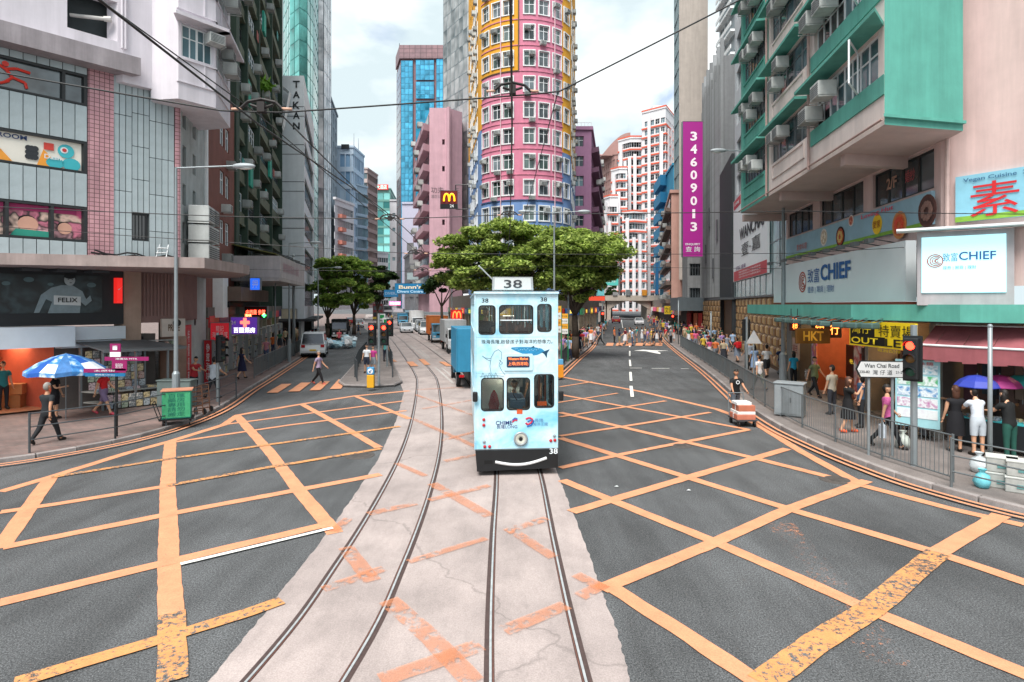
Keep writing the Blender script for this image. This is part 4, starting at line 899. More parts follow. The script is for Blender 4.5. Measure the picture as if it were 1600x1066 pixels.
for i, ch in enumerate('TAKAN'): text('letter', ch, TK, (-22.7, 61.96, wz(132+i*16.3, 62)), 0, .74, M('2d3236', .4), .72, ext=.03)
room(FT, .2, FT.len-.3, .14, 2.4, 3, M('4a4a46'), M('55504c'), M('888888'), TK)
u = us[1]; 
for a, b_ in ((0, .5), (us[1]-.3, us[1]+.3), (FT.len-.4, FT.len)): g = MB(); fbox(g, FT, a, b_, .13, 2.4, -.3, 0); g.build('column', tw, TK)
# ================================================================== RIGHT CORNER BUILDING (teal and pink)
# wall line runs from far (left in the picture) to near, then turns the corner towards the camera's right
def xr(Y): return 10.2+.139*Y
FR = Fa([(xr(31.2), 31.2), (xr(17.3), 17.3), (xr(17.3)+5.0, 17.3-8.0)]); RC = FR.L[1]
RB = root('teal_and_pink_building', 'old teal and pink apartment building with overhanging bay above the right shops', 'building', (16, 22, .13), world=True)
PINKW = M('d4bab5', .85, .1, 1.0, streak=.2); TEAL = M('5ba698', .8, .12, 1.3, streak=.22); PALE = M('dfd2cc', .85, .1, 1.2, streak=.18)
w2 = []
for pa, pb in ((1227, 1270), (1281, 1349), (1364, 1476)):
    a, b_ = FR.upx(pa), FR.upx(pb); w2.append((max(a, .2), min(b_, RC-.35), 7.6, 8.82))
g = MB(); wall(g, FR, 0, RC, 6.0, 40, w2, .25); wall(g, FR, RC, FR.len, 4.6, 40, [], .1)
closed(g, [tuple(FR.at(0, 0, -.35).xy), tuple(FR.at(RC, 0, -.35).xy), tuple(FR.at(FR.len, 0, -.35).xy), (32, 12), (34, 30)], 6.1, 40); g.build('wall', PINKW, RB)
for a, b_, c, e in w2:
    n = 4; w = (b_-a)/n
    for i in range(n): window(FR, a+w*(i+.5), c, w, e-c, RB, DFRAME, GL if i % 2 else GLD, 1, (), .07, .15)
text('window_lettering', '2/F', RB, FR.at(w2[2][0]+1.2, 8.3, -.08), FR.rot(1), .4, M('b08a78'), .7); text('window_lettering', '婚紗', RB, FR.at(w2[2][0]+2.4, 8.3, -.08), FR.rot(1), .4, M('b04a50'), .6)
# overhanging bay
def xb(Y): return 7.75+.139*Y
Yb = 15.7; FBY = Fa([(xr(31.4), 31.6), (xb(31.0), 31.0), (xb(26.0), 26.0), (xb(21.0), 21.0), (xb(Yb), Yb), (.766*(Yb*1.037), Yb*1.037)])
us = FBY.L; z0 = 8.9
def unit(a, b_, c, e, n, parent, opened=False, fm=WFRAME):
    w = (b_-a)/n
    for i in range(n): window(FBY, a+w*(i+.5), c, w, e-c, parent, fm, RD.choice([GL, GLD, GLT, GL]), 2 if w > .9 else 1, (.62,), .06, .16)
SZ = [(us[3]+.3, us[4]-.35, 4, 'A'), (us[2]+.2, us[3]-.35, 5, 'B'), (us[1]+.4, us[2]-.35, 4, 'C')]
bh = []; LZ = 2.62
for L_ in range(9):
    zl_ = z0+1.35+L_*LZ
    for a, b_, n, s_ in SZ:
        dz = {'A': .0, 'B': -.05, 'C': -.05}[s_]; hz = 1.3; bh.append((a, b_, zl_+dz, zl_+dz+hz)); unit(a, b_, zl_+dz, zl_+dz+hz, n, RB, fm=WFRAME if s_ == 'A' else STEEL)
g = MB(); zt = z0+9*LZ+1
def skin(mat, name, cond_u, zr, hs, d=0):
    g = MB(); wall(g, FBY, cond_u[0], cond_u[1], zr[0], zr[1], [h for h in hs if h[0] > cond_u[0]-.01 and h[1] < cond_u[1]+.01 and h[2] >= zr[0]-.01 and h[3] <= zr[1]+.01], .2, d); g.build(name, mat, RB)
# end wall facing the camera, and the far teal strip
skin(TEAL, 'teal_end_wall', (us[4], us[5]), (z0, zt), bh); skin(TEAL, 'teal_wall', (0, us[2]-.1), (z0, zt), bh)
skin(PALE, 'pale_wall', (us[2]-.1, us[3]), (z0, zt), bh); skin(PALE, 'pale_wall', (us[3], us[4]), (z0, zt), bh)
for L_ in range(9):
    zl_ = z0+1.35+L_*LZ
    for a, b_, n, s_ in SZ:
        if s_ == 'A':
            g = MB(); fbox(g, FBY, us[3]+.05, us[4]-.01, zl_-.55, zl_-.02, .0, .05); g.build('teal_spandrel', TEAL, RB)
            g = MB(); fbox(g, FBY, us[3]+.05, us[4]-.05, zl_+1.32, zl_+1.42, 0, .6); g.build('window_hood', TEAL, RB)
        else:
            g = MB(); fbox(g, FBY, a-.15, b_+.15, zl_+1.27, zl_+1.37, 0, .5); g.build('window_hood', TEAL, RB)
            g = MB(); fbox(g, FBY, a+.3, b_-.3, zl_-.75, zl_-.7, .0, .05); fbox(g, FBY, a+.3, b_-.3, zl_-.2, zl_-.15, .0, .05); fbox(g, FBY, a+.3, a+.35, zl_-.7, zl_-.2, .0, .05); fbox(g, FBY, b_-.35, b_-.3, zl_-.7, zl_-.2, .0, .05); g.build('wall_moulding', PALE if s_ == 'B' else TEAL, RB)
        for q in range({'A': 2, 'B': 2, 'C': 3}[s_]):
            u = a+.5+q*.95+RD.uniform(-.1, .3)+(.0 if s_ == 'A' else .8); ac(FBY, min(u, b_-.4), zl_+RD.choice([.55, .7, .1]), RB, .0, 1.15 if s_ == 'A' else 1.0)
for L_ in (0, 1):   # open casements
    g = MB(); u = us[4]-1.6; zl_ = z0+1.35+L_*LZ; p0 = FBY.at(u, zl_, .0); p1 = FBY.at(u+.3, zl_, .65)
    for p, q in ((p0, p1), (p0+Vector((0, 0, 1.2)), p1+Vector((0, 0, 1.2))), (p0, p0+Vector((0, 0, 1.2))), (p1, p1+Vector((0, 0, 1.2)))): g.tube(p, q, .03, n=4)
    g.build('open_casement', WFRAME, RB)
g = MB(); pl = [tuple(p) for p in FBY.p]+[tuple(FR.at(RC, 0, -.1).xy), tuple(FR.at(0, 0, -.1).xy)]; g.add([(x, y, z0) for x, y in pl], [tuple(range(len(pl)))]); g.build('soffit', M('b9a39d', .85, .12, 1.2), RB)
for px in (1215, 1300, 1415): u = FR.upx(px); g = MB(); fbox(g, FR, u-.15, u+.15, 8.55, 8.9, -.0, 2.2); g.build('soffit_beam', M('b9a39d', .85, .12, 1.2), RB)
g = MB(); fbox(g, FBY, us[4]+.02, us[5], z0+.18, z0+.26, 0, .1); g.build('pipe', TEAL, RB)
g = MB(); pp = [FBY.at(u, z0+.12, .09) for u in (us[1], us[2], us[3], us[4]-.05)]; g.path(pp, .035); g.build('pipe', M('a78b84', .6), RB)
for u in (us[2]-.1, us[3]+.02): g = MB(); g.tube(FBY.at(u, z0, .1), FBY.at(u, zt, .1), .05); g.build('drain_pipe', M('b59a94', .7, .2), RB)
g = MB(); q = FR.at(RC+.25, 0, .12); g.tube((q.x, q.y, 4.7), (q.x, q.y, 9.0), .06); g.build('drain_pipe', M('c0a8a2', .7, .2), RB)
# ---------------------------- food banner
d = .12; ba, bb = max(FR.upx(1232), .1), RC-.3
sky_p = M('8fb4c4', .6, .12, 1.5); g = MB(); fbox(g, FR, ba, bb, 6.5, 7.5, 0, d); BN = g.build('food_banner', sky_p, RB)
def dish(px, py, r, c1, c2, c3, n=9):
    r *= 1.4
    u = FR.upx(px); z = wz(py, FR.at(u).y); disc(FR, u, z, r, d+.012, M(c1), RB, 'printed_dish'); disc(FR, u, z, r*.8, d+.02, M(c2, .6, .4, 9), RB, 'printed_dish')
    for k in range(n): a = k*2.4; disc(FR, u+r*.45*math.cos(a), z+r*.42*math.sin(a), r*.2, d+.026+.002*k, M(c3, .6, .3, 12), RB, 'printed_dish', 8)
dish(1318, 370, .3, '3a2622', 'b9502f', 'd8b56a'); dish(1292, 371, .27, 'd8d2c8', 'c9b89c', 'e8e0d0', 5); dish(1411, 352, .33, 'c98a52', 'cf6a3c', 'd84f33', 12); dish(1455, 330, .36, '5a3a34', '4a2f2c', '8a6a60', 14); dish(1335, 345, .16, 'e8ded8', 'c9836a', 'b24a3a', 4)
u = FR.upx(1376); disc(FR, u, 6.95, .36, d+.012, M('ecc42e'), RB, 'banner_patch'); text('banner_lettering', '愛家', RB, FR.at(u, 6.95, d+.04), FR.rot(u), .26, M('8c2a1e'), .55); text('banner_lettering', 'Loving Hut', RB, FR.at(u, 7.35, d+.05), FR.rot(u), .2, M('d8506a'), 2.4, lean=.2)
text('banner_lettering', '素食料理', RB, FR.at(FR.upx(1258), 6.9, d+.05), FR.rot(1), .3, M('c0503c'), 1.4)
g = MB(); fbox(g, FR, ba, bb, 6.5, 6.62, d, d+.01); g.build('banner_grass', M('7fae3e', .6, .2, 3), RB)
# 素 sign round the corner
ca, cb = RC+.45, FR.len-.2; g = MB(); fbox(g, FR, ca, cb, 6.45, 7.75, 0, .12); g.build('vegetarian_sign', M('86c0d4', .6, .12, 1.5), RB)
g = MB(); fbox(g, FR, ca, cb, 6.45, 6.6, .12, .13); g.build('sign_grass', M('7fae3e', .6, .2, 3), RB)
text('sign_lettering', '素', RB, FR.at(ca+.92, 7.02, .15), FR.rot(ca), .95, M('c8242a'), 1.1); text('sign_lettering', 'Vegan Cuisine  2/F', RB, FR.at(ca+1.0, 7.6, .15), FR.rot(ca), .14, M('3a6a8c'), 1.6)
# lamp brackets over the long sign
for px in range(1238, 1425, 24):
    u = FR.upx(px); g = MB(); g.tube(FR.at(u, 6.15, .1), FR.at(u, 6.28, 1.05), .02); c = FR.at(u, 6.22, 1.1); g.X = Matrix.Translation(c) @ Matrix.Rotation(FR.rot(u), 4, 'Z'); g.rbox(-.17, .17, -.1, .1, -.08, .06, .02); g.X = None; g.build('sign_light', M('6a6e70', .5, metal=.4), RB)
# ---------------------------- CHIEF sign (long) and screen (corner)
CS = root('long_white_sign', 'long white shop sign with blue Chinese and Latin letters and a red brown ringed emblem', 'sign', (xr(24)-.7, 24, 4.2), world=True)
FCS = Fa([(xr(31.2)-.72, 31.2), (xr(17.9)-.72, 17.9)]); g = MB(); ins = FCS.upx(1209); fbox(g, FCS, ins, FCS.len, 4.2, 6.05, -.3, 0); g.build('board', M('d2dadd', .45, .04, .6), CS)
g = MB(); fbox(g, FCS, ins, FCS.len, 4.0, 4.19, -.35, .03); g.build('lower_edge', M('7a3a2c'), CS)
BLU = M('1e5a96', .5); RBR = M('a8432e', .5)
def rings(fa, u, z, R_, dd_, parent, mat):
    for k, (ro, ri, off_) in enumerate(((1, .86, 0), (.74, .62, .06), (.5, .4, .12), (.28, .12, .18))):
        g = MB(); n = 26; a0 = .35 if k == 3 else 0
        for i in range(n):
            t0, t1 = [2*PI*q/n for q in (i, i+1)]
            if k and (t0 < .5 or t0 > 2*PI-.6): continue
            g.add([(R_*(r*math.cos(t)+off_), -dd_*0, R_*r*math.sin(t)) for r, t in ((ri, t0), (ro, t0), (ro, t1), (ri, t1))]+[(R_*(r*math.cos(t)+off_), .01, R_*r*math.sin(t)) for r, t in ((ri, t0), (ro, t0), (ro, t1), (ri, t1))], [(0, 1, 2, 3), (7, 6, 5, 4)])
        inst('emblem_ring', g.mesh('emblem_ring', mat), parent, fa.at(u, z, dd_), fa.rot(u))
def px2(fa, px, py, dd=0): u = fa.upx(px); return u, wz(py, fa.at(u).y)
u, z = px2(FCS, 1254, 441); rings(FCS, u, z, .47, .012, CS, RBR)
def span(fa, pa, pb): a, b_ = fa.upx(pa), fa.upx(pb); return (a+b_)/2, b_-a
u, w = span(FCS, 1263, 1281); text('lettering', '致富', CS, FCS.at(u, 5.35, .03), FCS.rot(u), .62, BLU, w)
u, w = span(FCS, 1283, 1330); text('lettering', 'CHIEF', CS, FCS.at(u, 5.42, .03), FCS.rot(u), .66, BLU, w)
u, w = span(FCS, 1263, 1304); text('lettering', '證券 | 期貨 | 理財', CS, FCS.at(u, 4.73, .03), FCS.rot(u), .32, BLU, w)
SCN = root('screen_sign', 'bright pale cyan screen sign on the rounded corner above the teal canopy, same blue letters', 'sign', (13, 16.6, 4.2), world=True)
FSC = Fa([(wx(1425, 16.9), 16.9), (wx(1600, 15.55), 15.55)]); a, b_ = FSC.upx(1440), FSC.upx(1572); g = MB()
fbox(g, FSC, FSC.upx(1433), FSC.upx(1585), 4.08, 6.15, -.5, -.01); g.build('cabinet', M('a9a5a8', .7, .1, streak=.15), SCN)
g = MB(); fbox(g, FSC, a, b_, 4.43, 6.0, 0, .03); g.build('screen', M('a6dce4', .3, emit=.62), SCN)
g = MB(); fbox(g, FSC, a-.6, b_+.9, 6.18, 6.24, -.2, .45); g.build('hood', WHT, SCN)
u = FSC.upx(1461); rings(FSC, u, wz(408, 16.6), .19, .045, SCN, RBR); u, w = span(FSC, 1473, 1496); text('lettering', '致富', SCN, FSC.at(u, 5.42, .05), FSC.rot(u), .23, BLU, w); u, w = span(FSC, 1498, 1556); text('lettering', 'CHIEF', SCN, FSC.at(u, 5.44, .05), FSC.rot(u), .23, BLU, w)
u, w = span(FSC, 1473, 1525); text('lettering', '證券 | 期貨 | 理財', SCN, FSC.at(u, 5.12, .05), FSC.rot(u), .11, BLU, w)
# ---------------------------- teal canopy beam
FCB = Fa([(xr(33)-1.6, 33), (xr(19)-1.9, 19), (12.1, 15.9), (16.2, 12.2)])
g = MB(); fbox(g, FCB, 0, FCB.len, 3.62, 4.1, -2.2, 0); g.build('canopy_beam', TEAL, RB)
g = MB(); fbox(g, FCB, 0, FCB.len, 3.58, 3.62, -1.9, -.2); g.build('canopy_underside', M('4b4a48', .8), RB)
lampm = MB(); lampm.tube((0, .5, .0), (0, -.3, -.16), .02, n=5); lampm.rbox(-.2, .2, -.55, -.2, -.3, -.12, .04); lampm.tube((0, .5, .1), (0, -.35, -.1), .014, n=4); lm = lampm.mesh('canopy_lamp', M('55706c', .5, metal=.3))
for px in (1238, 1252, 1266, 1280, 1296, 1312, 1334, 1356, 1380): u = FCB.upx(px); inst('canopy_lamp', lm, RB, FCB.at(u, 3.66, .15), FCB.rot(u))
# ---------------------------- shops under the beam
FG = Fa([(xr(31.2)+.1, 31.2), (xr(17.6)-.05, 17.6), (16.0, 11.2)]); GC = FG.L[1]
for u0_, u1_ in ((-.2, .6), (FG.upx(1268), FG.upx(1275)), (FG.upx(1352), FG.upx(1357)), (GC-.2, GC+.25)): g = MB(); fbox(g, FG, u0_, u1_, .13, 3.6, -.4, .02); g.build('shop_column', M('8b8a86', .6, .15), RB)
sh = [(.6, FG.upx(1268), '6d6258'), (FG.upx(1275), FG.upx(1352), 'b05a34'), (FG.upx(1357), GC-.2, '8c7a68'), (GC+.25, FG.len, '57504c')]
for i, (a, b_, c) in enumerate(sh):
    room(FG, a, b_, .16, 3.6, [1.5, 3.5, 3.0, 2.2][i], M(c, .6, .2, 2), M('8a8078', .4, .1), M('c9c0b4', .7), RB)
    g = MB()
    for k in range(2): fbox(g, FG, a+(b_-a)*(.2+.4*k), a+(b_-a)*(.4+.4*k), 3.5, 3.55, -1.6, -1.2)
    g.build('ceiling_light', M('ffdfae', .5, emit=16 if i == 1 else 12), RB)
a, b_, _ = sh[1]
lettered(FG, FG.upx(1292), FG.upx(1318), .95, 2.35, -.9, M('14161a', .3), '行上行', M('e8c23a', emit=1), RB, 'black_display', .13, wfrac=.5)
g = MB(); fbox(g, FG, FG.upx(1290), b_-.3, .2, .9, -1.2, -.4); g.build('shop_counter', M('a0522a', .4, .15), RB)
for k, (pa, pb) in enumerate(((1272, 1279), (1338, 1348))):
    x0, x1 = FG.upx(pa), FG.upx(pb); g = MB(); fbox(g, FG, x0, x1, .5, 2.6, .05, .1); g.build('hanging_poster', [blend(2.2, 'd8d0d0', 'b0408a', 'e08a3c', 'd8d8dc'), blend(1.8, 'e8e4e0', 'c03a3a', 'd8c8b8')][k], RB)
lettered(FG, 1.0, 1.9, 1.3, 2.4, .02, M('d8b8a8', .6), '通告', M('a0322a'), RB, 'notice_board', .4)
text('shop_lettering', '松', RB, FG.at(FG.upx(1262), .75, .06), FG.rot(1), .5, WHT)
# hanging signs under the beam
def hang(name, label, px0, px1, py0, py1, Y, mat, s, tm, frac=.6, wfrac=.8, rz=0, line=1.0):
    o = root(name, label, 'sign', (wx((px0+px1)/2, Y), Y, wz(py1, Y)), rz); w = wx(px1, Y)-wx(px0, Y); h = wz(py0, Y)-wz(py1, Y)
    g = MB().rbox(-w/2, w/2, -.06, .06, 0, h, .015); g.build('board', mat, o); g = MB().tube((-w*.35, 0, h-.01), (-w*.35, 0, h+.3), .015).tube((w*.35, 0, h-.01), (w*.35, 0, h+.3), .015); g.build('hanger', DFRAME, o)
    text('lettering', s, o, (0, -.075, h/2), 0, h*frac, tm, w*wfrac, line=line); return o
NEO = M('ff7a33', .5, emit=4)
hang('round_neon_sign', 'small orange round neon sign hanging left of the gold sign', 1234, 1248, 494, 517, 24, M('551a10', .5), '酒\n楼', NEO, .75, .6)
hang('gold_sign', 'brown and gold hanging sign reading HKT under the teal canopy', 1243, 1296, 513, 537, 22.5, M('6e4a1c', .45, .2, 3, metal=.3), 'HKT', M('e0a83a', .4, metal=.3), .62, .6)
hang('neon_strip_sign', 'orange neon characters on dark board right of the gold sign', 1268, 1314, 501, 528, 24, M('4a3a2c', .5), '銀  行', NEO, .6, .8)
OY = 18.6; outl = hang('outlet_sign', 'yellow and black outlet sign with large Chinese characters above the corner shop', 1331, 1434, 500, 555, 17.3, M('e0c21e', .5, .06, 3), '', None) if False else None
def outsign():
    Fo = Fa([(wx(1331, 19.4), 19.4), (wx(1434, 16.6), 16.6)]); o = root('outlet_sign', 'yellow and black outlet sign with large Chinese characters above the corner shop', 'sign', (wx(1380, 18), 18, 2.9), world=True)
    g = MB(); g.mi = 0; fbox(g, Fo, 0, Fo.len, 2.78, 3.56, 0, .08); g.mi = 1; a = Fo.len; fbox(g, Fo, .05, a*.42, 2.83, 3.5, .081, .088); fbox(g, Fo, a*.42, a*.58, 2.83, 3.1, .081, .087); g.build('board', [M('e2c41c', .5, .06, 3), M('17150f', .5)], o)
    Y_ = M('e8cc28', .5); K = M('17150f', .5)
    text('lettering', '灣仔', o, Fo.at(a*.21, 3.32, .1), Fo.rot(1), .28, Y_, a*.32); text('lettering', '特賣場', o, Fo.at(a*.74, 3.3, .1), Fo.rot(1), .36, K, a*.5)
    text('lettering', 'OUT', o, Fo.at(a*.26, 2.96, .1), Fo.rot(1), .2, Y_, a*.44); text('lettering', 'LET', o, Fo.at(a*.78, 2.95, .1), Fo.rot(1), .24, K, a*.38)
    text('lettering', '電器配件', o, Fo.at(a*.6, 2.7, .0), Fo.rot(1), .1, Y_, a*.35)
outsign()
g = MB(); p = FG.upx(1150)
# red awning round the corner
FAW = Fa([(11.75, 16.9), (15.6, 10.7)]); AW = root('awning', 'dusty dark pink fabric awning round the corner shop, right of the yellow sign', 'awning', (14.5, 14, 2.5), world=True)
P = [FAW.at(0, 3.5, -.9), FAW.at(FAW.len, 3.5, -.9), FAW.at(FAW.len, 2.95, 0), FAW.at(0, 2.95, 0)]; n = 22; g = MB()
for i in range(n):
    t0, t1 = i/n, (i+1)/n; A = [P[0].lerp(P[1], t) for t in (t0, t1)]+[P[3].lerp(P[2], t) for t in (t1, t0)]
    for q in (2, 3): A[q] = A[q]-Vector((0, 0, .03*(i % 2)))
    g.add([tuple(a) for a in A], [(0, 1, 2, 3)]); B0 = [A[3], A[2], A[2]-Vector((0, 0, .42)), A[3]-Vector((0, 0, .42+.02*(i % 2)))]; g.add([tuple(a) for a in B0], [(3, 2, 1, 0)])
g.build('cloth', M('9c5a60', .85, .2, 1.5, streak=.25), AW); g = MB(); g.tube(P[3], P[2], .03); g.tube(P[0], P[1], .03); g.build('front_bar', WHT, AW)
# shelves and goods in and before the shops
shelfunit('shoe_rack', 'shelves of small boxed goods inside the shop under the yellow sign', FG, FG.upx(1362), GC-.6, -1.6, -1.0, .25, 2.4, 6, 16, [M(c, .6, .2) for c in ('8a5a4a', '6a4a44', 'a07a6a', '4a3a38', 'b09a8a')], wood)
p = FG.at(GC+.3, .13, .9); pb = root('poster_stand', 'tall poster board of swimming prints beside the umbrella stall', 'poster', (p.x, p.y, .13), FG.rot(GC+1)+.25)
g = MB().box(-.55, .55, 0, .05, .4, 2.35); g.build('board', M('9fd0d8', .5, .1), pb)
for i, (c, z_) in enumerate((('3a9ab4', 1.95), ('5ab07a', 1.62), ('4a8ac0', 1.3), ('b05a9a', .98), ('d8d8e0', .66))): g = MB().box(-.5, .5, -.012, -.001, z_, z_+.27); g.build('print', blend(5, c, 'e0e8ea', c), pb)
text('lettering', '泳衣 泳鏡', pb, (0, -.02, 2.26), 0, .1, REDS, .8)
# umbrellas hung in the stall
def brolly(p, col, label, r=.42):
    o = root('umbrella', label, 'umbrella', p, 0); g = MB(); g.lathe([(.001, .3), (r*.4, .26), (r*.75, .15), (r, 0), (r*1.0, -.02), (r*.6, -.05)], n=8); g.build('canopy', M(col, .5, .1), o); g = MB().tube((0, 0, -.5), (0, 0, .34), .012); g.build('shaft', STEEL, o)
for px, c, l in ((1527, '2f3fa0', 'deep blue open umbrella hanging under the pink awning'), (1562, 'a0347a', 'magenta umbrella hung between the blue and the teal ones'), (1598, '2a9a9a', 'teal umbrella at the right edge of the stall')):
    brolly((wx(px, 15.9), 15.9, wz(603, 15.9)), c, l, .52)
st = root('stall_table', 'stall table with turquoise cloth and small goods where people are standing', 'table', tuple(FG.at(GC+1.9, .13, .15)), FG.rot(GC+1))
g = MB().box(-1.3, 1.3, -.3, .3, .78, .82); g.build('tabletop', M('3fb0b8', .6, .1), st); g = MB().box(-1.28, 1.28, -.31, -.3, .1, .79); g.build('cloth', M('1d2226', .8, .1), st)
for x_ in (-1.2, 1.2): g = MB().box(x_-.03, x_+.03, -.03, .03, 0, .78); g.build('leg', STEEL, st)
g = MB()
for i in range(40): g.mi = RD.randrange(5); x_, y_ = RD.uniform(-1.2, 1.2), RD.uniform(-.25, .25); g.box(x_-.06, x_+.06, y_-.05, y_+.05, .821, .821+RD.uniform(.02, .12))
tag(g.build('goods', MAGS[:5], st), kind='stuff')
# bags of stock hanging on the stall's back wall
g = MB(); 
for i in range(60):
    g.mi = RD.randrange(8); u = GC+.6+RD.uniform(0, 4.3); fbox(g, FG, u, u+RD.uniform(.15, .4), 1.2+RD.uniform(0, .9), 2.3+RD.uniform(0, .6), -.6, -.4+RD.uniform(0, .2))
tag(g.build('hanging_stock', [M(c, .8, .2) for c in ('3a3234', '57423c', '2e3c44', '6a5a50', '4a2a34', '2a2a2c', '5a5a5e', '6a3a3a')], RB), kind='stuff')
# ================================================================== RIGHT STREET: gold tiled hall, fins tower, etc.
def xs(Y): return 15.7+.236*(Y-34.5)
F2 = Fa([(26, 83), (23.4, 70.5), (22, 61.4), (19.7, 51.6), (15.0, 31.6)])
GT = root('gold_tiled_hall', 'modern hall with raised gold square tiles at street level and white panels above', 'building', tuple(F2.at(F2.len-4, .13, -3)), world=True)
ua, ub = F2.upx(1130), F2.len; z_t = 4.6
g = MB(); fbox(g, F2, F2.upx(1100), ub, .13, z_t, -1, -.02); g.build('gold_wall', M('6a4f36', .6, .15), GT)
tm = MB(); tm.add([(-.44, 0, 0), (.44, 0, 0), (.44, 0, .59), (-.44, 0, .59), (-.2, -.1, .12), (.2, -.1, .12), (.2, -.1, .46), (-.2, -.1, .46)], [(4, 5, 6, 7), (0, 1, 5, 4), (1, 2, 6, 5), (2, 3, 7, 6), (3, 0, 4, 7)]); tmm = [tm.mesh('gold_tile', M(c, .42, .12, 3, metal=.4, rand=.12)) for c in ('c8a878', '8f6c48')]
k = 0; n_ = 0; u = ub-.65
while u > F2.upx(1100):
    if not (F2.upx(1127) < u < F2.upx(1150)):
        for r_ in range(7):
            if k < 300: inst('gold_tile', tmm[(r_+n_) % 2], GT, F2.at(u, .35+r_*.6, -.01), F2.rot(u)); k += 1
    u -= .89; n_ += 1
# white block with advertisement
wa, wb = F2.upx(1150), ub
g = MB(); wall(g, F2, wa, wb, z_t, 34, [(wa+1.2, wb-2.2, z, z+1.6) for z in (13.5, 16.5, 19.5, 22.5, 25.5, 28.5)], .2, .1); fbox(g, F2, wa, wb, z_t, 34, -10, -.3); g.build('white_wall', M('b9bfc4', .6, .08, 1.2, streak=.12), GT)
for z in (13.5, 16.5, 19.5, 22.5, 25.5, 28.5): g = MB(); fbox(g, F2, wa+1.2, wb-2.2, z, z+1.6, -.25, -.1); g.build('window', GLD, GT)
curtain(F2, wa+.1, wb-.1, z_t+.1, 12.6, 10, 5, GT, glass('6f8f92', rand=.5, r=.2), STEEL, .12)
g = MB(); fbox(g, F2, F2.upx(1152), F2.upx(1208), 6.05, 13, .2, .32); g.build('advertisement', M('dfe3e6', .5, .04), GT)
u, w = span(F2, 1162, 1204); R1 = F2.rot(u)
text('advertisement_lettering', 'WANCHAI', GT, F2.at(u, wz(355, F2.at(u).y), .36), R1, .95, M('2a2c34'), w*.95); u, w = span(F2, 1166, 1197); text('advertisement_lettering', '壹·嘉', GT, F2.at(u, wz(384, F2.at(u).y), .36), R1, 1.0, M('1d1f26'), w)
u, w = span(F2, 1157, 1170); text('advertisement_lettering', '3705 1818', GT, F2.at(u+.3, 7.1, .36), R1, .3, M('5a2a6a'), w*1.2)
g = MB(); fbox(g, F2, F2.upx(1153), F2.upx(1207), 6.08, 6.9, .321, .34); fbox(g, F2, F2.upx(1153), F2.upx(1164), 12.2, 12.95, .321, .34); g.build('red_panel', M('b8323c', .5), GT)
for z in (6.3, 6.5, 6.7): u, w = span(F2, 1158, 1203); text('advertisement_lettering', '地產代理有限公司 物業銷售查詢', GT, F2.at(u, z, .36), R1, .12, WHT, w*.8)
u, w = span(F2, 1154, 1163); text('advertisement_lettering', 'Living', GT, F2.at(u, 12.55, .36), R1, .35, WHT, w*.8)
# dark entrance slab
DK = root('dark_entrance_tower', 'dark charcoal entrance slab with a black doorway and thin ledge', 'building', tuple(F2.at(F2.upx(1140), .13, -2)), world=True)
a, b_ = F2.upx(1130), wa-.03; g = MB(); fbox(g, F2, a, b_, 4.7, 17.5, -6, .35); fbox(g, F2, a, a+.5, .13, 4.7, -2, .3); fbox(g, F2, b_-.5, b_, .13, 4.7, -2, .3); fbox(g, F2, a+.5, b_-.5, .13, 4.7, -2, -1.2); g.build('slab', M('33373b', .85, .12, streak=.15), DK)
g = MB(); fbox(g, F2, a-.6, b_+.2, 4.55, 4.72, 0, 1.4); g.build('ledge', M('4a4e52', .5), DK); text('lettering', 'LIBRARY', DK, F2.at((a+b_)/2, 3.2, -1.18), F2.rot(1), .18, M('c8a050', emit=1), 1.2)
# vertical fins tower
FN = root('finned_tower', 'grey tower clad in tall vertical metal fins right of the magenta sign', 'building', tuple(F2.at(F2.upx(1115), .13, -3)), world=True)
a2 = F2.upx(1099); g = MB(); fbox(g, F2, a2, a-.03, 4.6, 30, -8, -.1); g.build('wall', M('6e7072', .6, .1, streak=.2), FN); fm_ = None
nfi = 26; du = (a-a2)/nfi; fin = [MB().box(-.09, .09, -.35, 0, 0, h).mesh('fin', M('85888a', .5, .1, metal=.2, rand=.3, streak=.15)) for h in (23.4, 24.6, 25.6, 27)]
for i in range(nfi): inst('fin', fin[(i*7) % 4], FN, F2.at(a2+du*(i+.5), 4.9, -.1), F2.rot(1))
for pz in ((1106, 9), (1112, 13), (1118, 7), (1124, 11)): u = F2.upx(pz[0]); g = MB(); fbox(g, F2, u, u+.5, pz[1], pz[1]+2.2, .26, .36); g.build('vent_panel', M('4e5154', .5), FN)
# residential tower behind the fins, and a plain beige tower
def backed(fa, dep=11):
    n = Vector((0, 0))
    for d in fa.dir: n += Vector((d.y, -d.x))
    a, b_ = fa.p[-1]*(1+dep/fa.p[-1].y), fa.p[0]*(1+dep/fa.p[0].y)
    return [tuple(p) for p in fa.p]+[tuple(a), tuple(b_)]
def resid(name, label, pts, z0, z1, mat, us_fn, zstep, w, h, gm, fm=None, dep=.25, core=None, roofs=True):
    o = root(name, label, 'building', (pts[0][0], pts[0][1], .13), world=True); fa = Fa(pts); farwins.z0, farwins.z1 = z0, z1; g = MB()
    us_ = us_fn(fa); zs_ = []; z = z0+1.0
    while z+h < z1-.6: zs_.append(z); z += zstep
    farwins(g, fa, us_, zs_, w, h, o, gm, fm, dep)
    c = core or backed(fa)
    cc = Vector((sum(p[0] for p in c)/len(c), sum(p[1] for p in c)/len(c))); c2 = [tuple(Vector(p)+(cc-Vector(p)).normalized()*.45) for p in c]
    closed(g, c2, z0, z1-.01); g.build('wall', mat, o)
    g = MB(); fbox(g, fa, 0, fa.len, z1-.5, z1, -.4, .25); g.build('parapet', mat, o); return o, fa, us_, zs_
